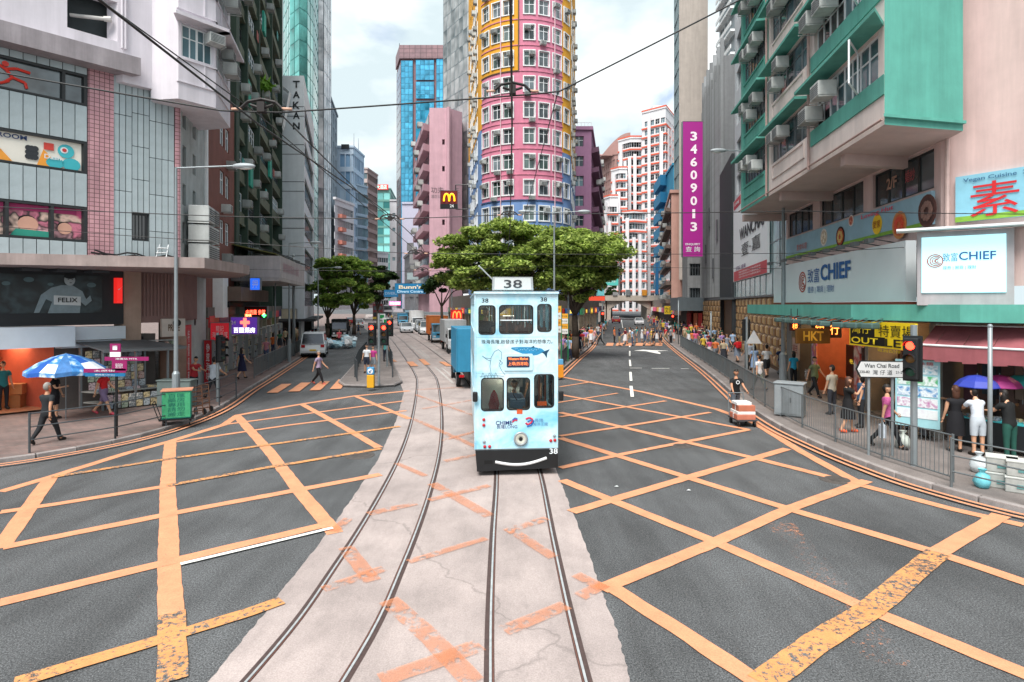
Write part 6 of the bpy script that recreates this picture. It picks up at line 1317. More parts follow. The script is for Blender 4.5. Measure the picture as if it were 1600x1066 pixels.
def tree(label, x, y, blobs, mat, nleaf, size=.17, seed=1, trunk=(0, 0), tr=.3, z0=.13, group=None, clump=.75):
    """blobs: (dx, dy, z, rx, ry, rz)"""
    t = root('tree', label, 'tree', (x, y, z0), group=group); rg = np.random.default_rng(seed); rr = random.Random(seed)
    # clumps of leaves over each limb's blob, leaving gaps
    C = []; vol = np.array([b[3]*b[4]*b[5] for b in blobs])**.67; cnt = (vol/vol.sum()*(nleaf/260)).astype(int)+2; limbs = []
    for b, k in zip(blobs, cnt):
        for _ in range(k):
            d = rg.normal(size=3); d /= np.linalg.norm(d); d[2] = abs(d[2])*.9 if rg.random() < .7 else d[2]
            rr_ = rg.uniform(.55, 1.05)**.6; C.append((b[0]+d[0]*b[3]*rr_, b[1]+d[1]*b[4]*rr_, b[2]+d[2]*b[5]*rr_, clump*rg.uniform(.6, 1.3)))
        limbs.append(b)
    C = np.array(C); n = nleaf; idx = rg.integers(0, len(C), n); c = C[idx]
    p = rg.normal(size=(n, 3)); p /= np.linalg.norm(p, axis=1)[:, None]; p *= (rg.random((n, 1))**.5)*c[:, 3:4]; p[:, 2] *= .5; p = p+c[:, :3]
    nrm = rg.normal(size=(n, 3))*.4+[0, 0, .9]; nrm /= np.linalg.norm(nrm, axis=1)[:, None]; a = rg.normal(size=(n, 3)); a -= (a*nrm).sum(1)[:, None]*nrm; a /= np.linalg.norm(a, axis=1)[:, None]; b_ = np.cross(nrm, a)
    s_ = size*rg.uniform(.6, 1.25, (n, 1)); v = np.stack([p-a*s_, p-b_*s_*.55, p+a*s_, p+b_*s_*.55], 1).reshape(-1, 3)
    me = bpy.data.meshes.new('crown'); me.vertices.add(4*n); me.vertices.foreach_set('co', v.ravel()); me.loops.add(4*n); me.loops.foreach_set('vertex_index', np.arange(4*n)); me.polygons.add(n); me.polygons.foreach_set('loop_start', np.arange(n)*4); me.polygons.foreach_set('loop_total', np.full(n, 4))
    me.materials.append(mat); me.update(); me.validate(); o = bpy.data.objects.new('crown', me); COL.objects.link(o); o.parent = t
    g = MB(); g.smooth = True; zf_ = min(b[2]-b[5] for b in blobs); top = Vector((trunk[0], trunk[1], max(1.6, zf_*.75)))
    g.tube((0, 0, -.02), top*.5+Vector((.06, 0, 0)), tr*1.25, tr, 10).tube(top*.5+Vector((.06, 0, 0)), top, tr, tr*.8, 10); g.build('trunk', BARK, t); g = MB(); g.smooth = True
    for b in limbs:
        e = Vector(b[:3]); m_ = top.lerp(e, .5)+Vector((rr.uniform(-.3, .3), rr.uniform(-.3, .3), rr.uniform(.1, .5))); g.tube(top, m_, tr*.55, tr*.32, 7).tube(m_, e, tr*.32, tr*.14, 6)
        for _ in range(6): q = e+Vector((rr.uniform(-1, 1)*b[3]*.8, rr.uniform(-1, 1)*b[4]*.8, rr.uniform(-.2, .8)*b[5])); g.tube(m_.lerp(e, rr.uniform(.3, 1)), q, tr*.14, .02, 5)
    g.build('limbs', BARK, t); return t
def pb(px, py, rp, Y, x0, flat=.62, dy=0):
    """a crown lobe centred on a picture column/height at depth Y, radius rp in pixels"""
    k = Y/F; return (wx(px, Y)-x0, dy, wz(py, Y), rp*k, rp*k*.95, rp*k*flat)
Y = 46; x0 = wx(775, Y)
tree('largest spreading green tree in front of the round tower, above the tram', x0, Y, [pb(715, 405, 30, Y, x0, dy=.5), pb(745, 380, 36, Y, x0), pb(790, 372, 40, Y, x0, dy=-.5), pb(830, 378, 38, Y, x0), pb(770, 408, 48, Y, x0, .55, -1), pb(825, 412, 45, Y, x0, .5, -1), pb(705, 385, 20, Y, x0), pb(735, 432, 32, Y, x0, .5), pb(850, 392, 32, Y, x0), pb(800, 440, 36, Y, x0, .45), pb(735, 450, 26, Y, x0, .6, -.5), pb(770, 452, 34, Y, x0, .6), pb(835, 450, 34, Y, x0, .6, .5), pb(712, 428, 26, Y, x0, .6), pb(755, 432, 42, Y, x0, .7, -1.5), pb(815, 432, 42, Y, x0, .7, -1.5), pb(700, 415, 24, Y, x0, .8), pb(850, 420, 34, Y, x0, .8, -1.5)], LEAF, 66000, .16, 3, tr=.32)
Y = 44; x0 = wx(898, Y)
tree('wide green tree to the right of the largest one, leaning over the right street', x0, Y, [pb(870, 385, 34, Y, x0), pb(905, 380, 36, Y, x0, dy=1), pb(940, 388, 32, Y, x0), pb(962, 398, 20, Y, x0), pb(890, 415, 40, Y, x0, .5, -.6), pb(935, 420, 30, Y, x0, .5), pb(870, 440, 28, Y, x0, .5), pb(912, 445, 24, Y, x0, .5), pb(880, 458, 24, Y, x0, .6), pb(900, 400, 36, Y, x0, .7, -1.2), pb(895, 440, 34, Y, x0, .6, -1), pb(925, 402, 34, Y, x0, .7, -1.2), pb(945, 430, 18, Y, x0, .6), pb(875, 410, 36, Y, x0, .8, -1.5), pb(905, 455, 26, Y, x0, .7, -1), pb(930, 440, 22, Y, x0, .7)], LEAF, 52000, .16, 4, tr=.26)
Y = 60; x0 = wx(690, Y)
tree('small dark tree behind the parked trucks, left of the largest tree', x0, Y, [pb(688, 446, 18, Y, x0), pb(706, 440, 20, Y, x0), pb(675, 452, 12, Y, x0), pb(718, 452, 16, Y, x0)], LEAFD, 9000, .17, 5, tr=.16)
Y = 70; x0 = wx(512, Y)
tree('bright green tree beside the white slab building on the left pavement', x0, Y, [pb(508, 425, 20, Y, x0), pb(520, 415, 20, Y, x0, dy=-1), pb(505, 455, 22, Y, x0), pb(528, 450, 24, Y, x0), pb(515, 470, 22, Y, x0, .5), pb(505, 478, 16, Y, x0, .7), pb(530, 474, 18, Y, x0, .7), pb(528, 425, 20, Y, x0)], LEAFB, 20000, .2, 6, tr=.22)
Y = 78; x0 = wx(553, Y)
tree('broad green tree in the middle of the left tree row', x0, Y, [pb(545, 412, 20, Y, x0), pb(560, 420, 24, Y, x0), pb(575, 432, 20, Y, x0), pb(548, 445, 26, Y, x0), pb(572, 455, 22, Y, x0), pb(552, 470, 20, Y, x0, .7), pb(578, 472, 16, Y, x0, .7), pb(535, 432, 20, Y, x0)], LEAFB, 22000, .2, 7, tr=.22)
Y = 96; x0 = wx(590, Y)
tree('darkest tree at the far right end of the left tree row', x0, Y, [pb(588, 428, 18, Y, x0), pb(602, 438, 18, Y, x0), pb(594, 455, 20, Y, x0), pb(612, 432, 9, Y, x0), pb(580, 468, 16, Y, x0)], LEAFD, 16000, .24, 8, tr=.25)
Y = 150; x0 = wx(970, Y)
tree('tiny tree growing above the far road bridge', x0, Y+14, [(0, 0, 8.2, 1.8, 1.8, 1.5), (1.2, 0, 7.4, 1.2, 1.2, 1.0), (0, 0, 6.6, 1.6, 1.2, 1.0)], LEAFD, 2500, .3, 9, tr=.2)
# ================================================================== THE TRAM
TRM = root('tram', 'pale blue double-decker tram with whale shark painting, number 38 and rooftop sign', 'tram', (.115, 14.2, 0), rad(4.6))
# local frame: x across, y backwards (front plane at y=0), z up; photo pixels at the front: 64.8 px per metre
def TX(px): return (px-806)/64.8
def TZ(py): return 4.1-(py-476)/64.8
m, N, L, b = nodes_mat('tram_livery')
v = noise(N, L, .55, 5, .62, loc=(1.3, 0, 2.1), dist=.6); c = ramp(N, L, v, .36, rgb('74c0d8'), .54, rgb('cbe2ea'))
c = mixc(N, L, 1.0, c, ramp(N, L, noise(N, L, 2.6, 6, .7, loc=(7, 0, 3), dist=.8), .36, (.72, .92, .97), .58, g3(1.0)), 'MULTIPLY')
c = mixc(N, L, ramp(N, L, noise(N, L, .7, 4, .6, loc=(4.2, 0, 9)), .6, g3(0.), .74, g3(.75)), c, rgb('46aed2'))
L.new(c, b.inputs['Base Color']); b.inputs['Roughness'].default_value = .34; b.inputs['Specular IOR Level'].default_value = .5; b.inputs['Coat Weight'].default_value = .15
LIV = m; TBLK = M('17191b', .45, .15, 4); TIN = M('6a5a50', .7, .2); TGR = M('9aa2a6', .4, .1, metal=.5); TWH = M('dfe8ec', .35, .05)
x0, x1 = -1.0, .985; LEN = 10.4; z_b, z_m, z_t = .62, 2.55, 4.36
def rrect(a, b_, c, d, r, n=4):
    P = []
    for cx_, cy_, a0 in ((b_-r, c+r, -PI/2), (b_-r, d-r, 0), (a+r, d-r, PI/2), (a+r, c+r, PI)):
        for i in range(n+1): t = a0+PI/2*i/n; P.append((cx_+r*math.cos(t), cy_+r*math.sin(t)))
    return P
def panel_holes(g, plane, A0, A1, Z0, Z1, holes, th, r=.09):
    """flat plate with rounded openings. plane(a,z,d)->xyz"""
    bm = bmesh.new()
    xs = sorted({A0, A1}|{round(v_, 4) for h_ in holes for v_ in (h_[0]-.02, h_[1]+.02)}); zs = sorted({Z0, Z1}|{round(v_, 4) for h_ in holes for v_ in (h_[2]-.02, h_[3]+.02)})
    xs = [v_ for v_ in xs if A0 <= v_ <= A1]; zs = [v_ for v_ in zs if Z0 <= v_ <= Z1]
    for xa, xb_ in zip(xs, xs[1:]):
        for za, zb_ in zip(zs, zs[1:]):
            mx_, mz = (xa+xb_)/2, (za+zb_)/2
            if any(h_[0]-.02 < mx_ < h_[1]+.02 and h_[2]-.02 < mz < h_[3]+.02 for h_ in holes): continue
            g.add([plane(xa, za, 0), plane(xb_, za, 0), plane(xb_, zb_, 0), plane(xa, zb_, 0)], [(0, 1, 2, 3)])
    for a, b_, c_, d in holes:
        o_ = rrect(a-.02, b_+.02, c_-.02, d+.02, .0001); i_ = rrect(a, b_, c_, d, r); n = len(i_)
        g.add([plane(*p, 0) for p in o_]+[plane(*p, 0) for p in i_]+[plane(*p, th) for p in i_], [(i, (i+1) % n, n+(i+1) % n, n+i) for i in range(n)]+[(n+i, n+(i+1) % n, 2*n+(i+1) % n, 2*n+i) for i in range(n)])
    bm.free()
front = lambda a, z, d: (a, d, z)
fw_ = [(TX(746), TX(773), TZ(523), TZ(477)), (TX(778), TX(832), TZ(522), TZ(476.5)), (TX(838), TX(861), TZ(519), TZ(475)), (TX(750), TX(786), TZ(642), TZ(590)), (TX(790), TX(827), TZ(641), TZ(590)), (TX(833), TX(865), TZ(638), TZ(585))]
fw_ = [tuple(round(v_, 4) for v_ in h_) for h_ in fw_]
g = MB(); panel_holes(g, front, x0, x1, z_b, z_t, fw_, .09); g.mi = 0
for sx, s_ in ((x0, 1), (x1, -1)):
    pl_ = (lambda a, z, d, sx=sx, s_=s_: (sx+s_*d, a, z)); hs = []
    for k in range(8): hs += [(.35+k*1.22, 1.4+k*1.22, 3.35, 4.12), (.35+k*1.22, 1.4+k*1.22, 1.5, 2.36)]
    hs = [tuple(round(v_, 4) for v_ in h_) for h_ in hs if h_[1] < LEN-.1]; panel_holes(g, pl_, 0, LEN, z_b, z_t, hs, .07)
panel_holes(g, lambda a, z, d: (a, LEN-d, z), x0, x1, z_b, z_t, [(-.8, .8, 3.3, 4.15), (-.8, .0, 1.5, 2.35)], .05); body = g.build('body_shell', LIV, TRM)
g = MB(); g.box(x0-.03, x1+.03, -.07, LEN+.05, z_t, z_t+.05); g.mi = 1; g.box(x0+.05, x1-.05, .1, LEN-.1, z_t+.05, z_t+.09); g.build('roof', [LIV, TBLK], TRM)
g = MB(); g.box(x0+.06, x1-.06, .1, LEN-.1, z_m-.05, z_m+.05).box(x0+.06, x1-.06, .1, LEN-.1, .68, .74); g.build('deck_floor', TIN, TRM)
# glass
PGL = M('aebfc4', .05, 0, trans=1, spec=.5)
g1 = nodes_mat('tram_glass'); m, N, L, b = g1; tb = N.new('ShaderNodeBsdfTransparent'); gb = N.new('ShaderNodeBsdfGlossy'); gb.inputs['Roughness'].default_value = .03; mm_ = N.new('ShaderNodeMixShader'); fr_ = N.new('ShaderNodeFresnel'); fr_.inputs[0].default_value = 1.5
tb.inputs[0].default_value = (.72, .77, .78, 1); L.new(fr_.outputs[0], mm_.inputs[0]); L.new(tb.outputs[0], mm_.inputs[1]); L.new(gb.outputs[0], mm_.inputs[2]); L.new(mm_.outputs[0], N['Material Output'].inputs[0]); CLR = m
for i, (a, b_, c_, d) in enumerate(fw_):
    fr_m = MB(); P1 = rrect(a, b_, c_, d, .09); P2 = rrect(a+.028, b_-.028, c_+.028, d-.028, .07); n = len(P1)
    fr_m.add([(x, -.008, z) for x, z in P1]+[(x, -.008, z) for x, z in P2]+[(x, .06, z) for x, z in P2], [(k, (k+1) % n, n+(k+1) % n, n+k) for k in range(n)]+[(n+k, n+(k+1) % n, 2*n+(k+1) % n, 2*n+k) for k in range(n)])
    fo = fr_m.build('front_window', TBLK if i else TBLK, TRM); g = MB(); g.box(a+.01, b_-.01, .05, .056, c_+.01, d-.01); g.build('pane', CLR, fo)
    if i == 1: g = MB(); zc = (c_+d)/2-.02; g.box(a, b_, .03, .05, zc-.012, zc+.012); g.build('glazing_bar', TWH, fo)
for s_, sx in ((1, x0), (-1, x1)):
    for k in range(8):
        if 1.4+k*1.22 > LEN-.1: continue
        for za, zb_ in ((3.35, 4.12), (1.5, 2.36)): g = MB(); g.box(sx+s_*.03, sx+s_*.036, .36+k*1.22, 1.39+k*1.22, za+.01, zb_-.01); g.build('side_pane', CLR, TRM)
# inside: upper rails and seats, lower cab wall and posts
for k in range(9):
    for sx in (-.42, .38): g = MB(); g.tube((sx, .7+k*1.05, z_m), (sx, .7+k*1.05, z_t), .018, n=6); g.build('grab_pole', TWH if k % 2 else M('8a6a4a', .5), TRM)
for k in range(10): g = MB(); xg = TX(800)+k*.068; g.box(xg-.012, xg+.012, .35, .37, 3.68, 4.2); g.build('roof_slat', M('6f9a94', .5), TRM)
for k in range(7):
    for a, b_ in ((-.9, -.2), (.15, .9)):
        g = MB(); y = .9+k*1.2; g.box(a, b_, y, y+.42, z_m+.38, z_m+.44).box(a, b_, y+.4, y+.46, z_m+.44, z_m+.95).box(a+.05, a+.1, y+.05, y+.35, z_m+.05, z_m+.38).box(b_-.1, b_-.05, y+.05, y+.35, z_m+.05, z_m+.38); g.build('seat', M('7c4a3a', .6, .15), TRM)
g = MB(); g.box(-.98, .2, 1.4, 1.44, .75, 2.45); g.build('cab_partition', M('c9cdc9', .5, .05), TRM); g = MB(); g.box(-.9, .1, .25, .6, .75, 1.5); g.build('control_desk', M('55605f', .5), TRM)
g = MB(); g.box(TX(794), TX(823), 1.2, 1.24, 1.95, 2.35); g.build('notice_panel', M('d6d8cc', .5), TRM); g = MB(); g.box(TX(800), TX(824), .7, .95, 1.25, 1.7).rbox(TX(803), TX(821), .66, .7, 1.3, 1.66, .01); g.build('driver_seat', M('8fb0c8', .6), TRM)
g = MB(); g.lathe([(.02, .55), (.08, .45), (.14, .2), (.1, .0)], (TX(772), .5, 1.42), 10); g.build('red_bag', M('b81f2a', .7, .2), TRM)
for px in (848, 858): g = MB(); g.tube((TX(px), .8, .75), (TX(px), .8, 2.5), .025); g.build('door_post', M('a8502c', .5), TRM)
g = MB(); g.box(TX(841), TX(856), .3, .34, 1.6, 1.7); g.build('orange_plate', M('e0602a', .5, emit=.4), TRM)
for zz_ in (4.28, 2.42): g = MB(); g.box(-.5, .5, 1.2, 1.35, zz_-.02, zz_).box(-.5, .5, 5, 5.1, zz_-.02, zz_); g.build('cabin_fill_light', M('fff0d8', emit=14), TRM)  # glowing bars added to brighten the dark tram interior
# bumper skirt with a painted smile, number
g = MB(); SK = [(x0-.0, .62), (x1+.0, .66), (x1, .24), (x0+.04, .12)]
g.slab([(x0+.04, .12), (x1, .17), (x1, .62), (x0, .62)], -.1, .5); g.build('bumper', TBLK, TRM)
g = MB(); g.box(x0+.06, x1-.03, .5, LEN, .2, .62); g.build('side_skirt', TBLK, TRM)
pts = []
for i in range(15): t = i/14; xx = TX(772)+(TX(852)-TX(772))*t; pts.append((xx, -.108, .345-.11*math.sin(PI*t)+.07*t))
g = MB(); g.path(pts, .035, 6); g.build('smile_stripe', M('d6d8d8', .5), TRM); g = MB(); g.box(TX(755), TX(768), -.108, -.1, .3, .38); g.build('tow_slot', M('050505'), TRM)
def tt(s, px, py, h, w, mat, name='number', rz=0): return text(name, s, TRM, (TX(px), -.006, TZ(py)), 0, h, mat, w)
K = M('20262a', .5); NV = M('1c2a6a', .4)
tt('38', 756.5, 469.8, .1, .16, K); tt('38', 848.5, 468, .1, .16, K); o = tt('38', 863, 704.5, .13, .2, TWH); o.location.y = -.108
# roof number box and trolley pole
rb_ = MB(); a, b_ = TX(768), TX(833); rb_.slab([(a, 4.43), (b_, 4.43), (b_-.02, 4.77), (a+.01, 4.77)], .1, .32); rbo = rb_.build('roof_sign', M('9ba0a2', .5, .1), TRM); g = MB(); g.slab([(a+.05, 4.46), (b_-.05, 4.46), (b_-.07, 4.74), (a+.06, 4.74)], .088, .1); g.build('roof_sign_face', M('c3c8c8', .5, .04), TRM)
o = text('roof_number', '38', TRM, ((a+b_)/2, .08, 4.6), 0, .2, M('3a3e42'), .44)
for q in (a+.1, b_-.1): g = MB(); g.box(q-.03, q+.03, .12, .3, 4.38, 4.44); g.build('sign_foot', TBLK, TRM)
g = MB(); g.tube((-.1, 3.2, 4.5), (-.85, .4+2.2, 5.2), .02).tube((-.1, 3.2, 4.4), (-.1, 3.2, 4.55), .12); g.build('trolley_pole', TWH, TRM)
# writing, whale shark, outline drawings, display, logos
tt('珠海長隆,啟發孩子對海洋的想像力。', 806.5, 534, .105, 1.72, K, 'slogan')
LB = M('6a8a9a', .5); SHK = [M('2a86b4', .4, .25, 9), M('16435e', .4)]
def art(name, pts, px, py, mat, d=-.005):
    g = MB(); g.slab([(TX(a), TZ(b_)) for a, b_ in pts], d, d+.003); return g.build(name, mat, TRM)
art('whale_shark_body', [(797, 545), (803, 548), (815, 553), (828, 556), (838, 555), (847, 551), (850, 549), (845, 545), (835, 543), (820, 542.5), (806, 542.5), (798, 543)][::-1], 0, 0, SHK[0], -.004)
art('whale_shark_tail', [(845, 551), (850, 549), (858, 546), (854, 552), (853, 560), (849, 553)][::-1], 0, 0, SHK[1], -.006); art('whale_shark_fin', [(828, 543), (833, 540.5), (834, 544)][::-1], 0, 0, SHK[1], -.006); art('whale_shark_fin', [(817, 553), (823, 552), (824, 556)][::-1], 0, 0, SHK[1], -.0065)
for k in range(16): g = MB(); cx_, cy_ = 803+k*2.8, 546+RD.uniform(-1.5, 3); g.box(TX(cx_), TX(cx_)+.018, -.0075, -.006, TZ(cy_), TZ(cy_)+.014); g.build('spot', M('a8d8e8'), TRM)
def line(px_pts, r=.006, mat=LB, name='line_drawing'):
    g = MB()
    for p, q in zip(px_pts, px_pts[1:]): g.tube((TX(p[0]), -.004, TZ(p[1])), (TX(q[0]), -.004, TZ(q[1])), r, n=4)
    return g.build(name, mat, TRM)
line([(766, 585), (764, 572), (766, 558), (771, 549), (777, 546), (782, 550), (782, 560), (778, 570), (783, 580), (788, 586)]); line([(766, 560), (757, 559), (752, 556), (760, 562), (766, 564)]); line([(778, 562), (784, 567), (780, 570)])
for k in range(5): line([(750+k*5, 590), (753+k*5, 582+(k % 2)*3), (757+k*5, 590)], .005)
line([(748, 588), (770, 586), (786, 588)], .005)
g = MB(); g.slab(rrect(TX(786), TX(831), TZ(579), TZ(553), .03), -.03, .0); g.build('display_housing', M('b8dbe6', .4, .05), TRM); g = MB(); g.slab(rrect(TX(790), TX(826), TZ(574), TZ(557), .03), -.036, -.028); g.build('display', M('24344c', .3), TRM)
AMB = M('e0703a', .5, emit=1.2); o = tt('Western Market', 808, 560.5, .065, .48, AMB, 'display_text'); o.location.y = -.045; o = tt('上環(西港城)', 808, 568.5, .1, .48, AMB, 'display_text'); o.location.y = -.045
tt('CHIME', 786, 660.5, .1, .4, NV, 'logo_lettering'); tt('長隆LONG', 790.5, 666.5, .1, .5, NV, 'logo_lettering')
for k, c_ in enumerate(('c8323a', '8a3a8a', '2a6ab0')): line([(799, 660-k*2), (803, 657-k*2), (807, 657.5-k*1.6)], .012, M(c_), 'logo_stripe')
line([(820, 655), (826, 653), (831, 656), (829, 661), (823, 664), (820, 661)], .022, M('c02a4a'), 'round_logo'); line([(823, 659), (828, 657), (833, 658), (829, 665), (822, 667)], .018, M('1e66b0'), 'round_logo_wave')
tt('長隆', 841, 657.5, .09, .22, M('5a86b0'), 'logo_lettering'); tt('海洋王國', 843, 663.5, .08, .36, M('5a86b0'), 'logo_lettering')
g = MB(); g.box(TX(806), TX(815), -.008, 0, TZ(647), TZ(640)); g.build('fleet_plate', M('c8562a', .5), TRM)
# headlamp and signal lamps
g = MB(); g.smooth = True; hx, hz = TX(812), TZ(685.5)
def dish_y(g, prof, cx_, cz_, n=24):
    vs = []; k = len(prof)
    for r, y in prof:
        for i in range(n): t = 2*PI*i/n; vs.append((cx_+r*math.cos(t), y, cz_+r*math.sin(t)))
    g.add(vs, [(j*n+i, j*n+(i+1) % n, (j+1)*n+(i+1) % n, (j+1)*n+i) for j in range(k-1) for i in range(n)])
dish_y(g, [(.17, 0), (.17, -.05), (.145, -.06), (.12, -.045)], hx, hz); hl = g.build('headlamp', TGR, TRM); g = MB(); g.smooth = True; dish_y(g, [(.12, -.045), (.08, -.05), (.05, -.02), (.001, -.03)], hx, hz); g.build('lens', M('c9ccc0', .15, .1, metal=.3), hl); g = MB(); dish_y(g, [(.045, -.052), (.001, -.056)], hx, hz); g.build('lamp_cap', TBLK, hl)
for px, py, c_ in ((754.5, 655, 'b0242c'), (754.5, 663.5, 'b0242c'), (755, 689.5, '8a9298'), (756, 697, 'b0242c'), (763.5, 697, 'b0242c'), (865, 682, '8a9298'), (859.5, 689.5, 'b0242c'), (866, 689, 'b0242c')):
    g = MB(); g.smooth = True; dish_y(g, [(.038, 0), (.038, -.02), (.025, -.032), (.001, -.036)], TX(px), TZ(py), 12); g.build('signal_lamp', M(c_, .25, .05), TRM)
for px, sgn in ((741, -1), (875, 1)): g = MB(); g.tube((x0 if sgn < 0 else x1, .05, 2.0), (TX(px), -.05, 1.95), .012); g.rbox(TX(px)-.06, TX(px)+.06, -.12, -.05, 1.78, 2.02, .03); g.build('mirror', TBLK, TRM)
g = MB(); g.path([(TX(812), -.02, 2.33), (TX(800), -.03, 1.95), (TX(806), -.03, 1.8)], .012); g.build('wiper', TBLK, TRM)
for y in (3.6, 6.2):
    for sx in (-.53, .53): g = MB(); g.smooth = True; X = Matrix.Translation((sx, y, .38)) @ Matrix.Rotation(PI/2, 4, 'Y'); g.X = X; g.lathe([(.001, -.05), (.36, -.05), (.38, .03), (.001, .05)], n=20); g.X = None; g.build('wheel', TGR, TRM)
# panel seams, side trim and grime band
g = MB(); g.box(x0, x1, -.004, -.001, TZ(527), TZ(526.6)).box(x0, x1, -.004, -.001, TZ(583.4), TZ(583)); g.build('panel_seam', M('8fb4c0', .5), TRM)
for px in (776, 834.5): g = MB(); g.box(TX(px)-.004, TX(px)+.004, -.004, -.001, TZ(523), TZ(477)); g.build('panel_seam', M('8fb4c0', .5), TRM)
for sx in (x0, x1):
    g = MB(); g.tube((sx, .0, z_b), (sx, .0, z_t), .022, n=8); g.build('corner_trim', LIV, TRM)
    g = MB(); g.box(sx-.012, sx+.012, 0, LEN, 2.66, 2.72); g.build('waist_rail', TGR, TRM)
g = MB(); g.box(x0-.01, x1+.01, -.03, .0, .6, .635); g.build('bumper_trim', TGR, TRM)
# ================================================================== PEOPLE
SKN = [M(c, .55, .06) for c in ('c99a7c', 'b9876a', 'd4a88c')]; EYE = M('241c1a', .4); LIP = M('9a5a50', .5)
HAIRB = M('191412', .6, .2, 20); HAIRG = M('8a8680', .6, .2, 20); HAIRR = M('4a2c1e', .6, .2, 20)
BONES = {}
def skeleton(p):
    """joints for a 1.7 m adult facing -Y; p gives hip/knee/shoulder/elbow angles in degrees"""
    J = {}; lean = rad(p.get('lean', 0)); V_ = Vector
    J['pelvis'] = V_((0, 0, .93)); up = V_((0, -math.sin(lean), math.cos(lean)))
    J['waist'] = J['pelvis']+up*.13; J['chest'] = J['pelvis']+up*.34; J['neck'] = J['pelvis']+up*.53; hl = rad(p.get('head', 0)); hu = V_((0, -math.sin(lean*.6+hl), math.cos(lean*.6+hl)))
    J['skull'] = J['neck']+hu*.09
    J['head'] = J['neck']+hu*.2
    for s, k in ((-1, 'R'), (1, 'L')):
        sh = J['neck']+V_((s*.175, .01, -.07)); J['sh'+k] = sh; a, ab, e = rad(p.get('arm'+k, 4)), rad(p.get('abd'+k, 8)), rad(p.get('elb'+k, 12)); inn = p.get('inn'+k, 0)
        def armdir(ang): return V_((s*math.sin(ab)-s*inn*math.sin(min(ang, 1.6)), -math.sin(ang+lean*.3), -math.cos(ang+lean*.3))).normalized()
        J['el'+k] = sh+armdir(a)*.28; fd = armdir(a+e); J['wr'+k] = J['el'+k]+fd*.25; J['ha'+k] = J['wr'+k]+fd*.07; J['hd'+k] = fd
        hp = J['pelvis']+V_((s*.09, 0, -.05)); J['hi'+k] = hp; h, kn = rad(p.get('hip'+k, 0)), rad(p.get('kne'+k, 2)); ld = V_((s*.03, -math.sin(h), -math.cos(h))); J['kn'+k] = hp+ld*.42
        sd_ = V_((0, -math.sin(h-kn), -math.cos(h-kn))); J['an'+k] = J['kn'+k]+sd_*.40; ft = rad(p.get('ft'+k, 0)); J['to'+k] = J['an'+k]+V_((s*.03, -math.cos(ft)*.16, -.045-math.sin(ft)*.14)); J['hl'+k] = J['an'+k]+V_((0, .04, -.04+math.sin(ft)*.04))
    dz = min(J['to'+k].z for k in 'RL')-.03
    for n in J:
        if not n.startswith('hd'): J[n] = J[n]-V_((0, 0, dz))
    return J
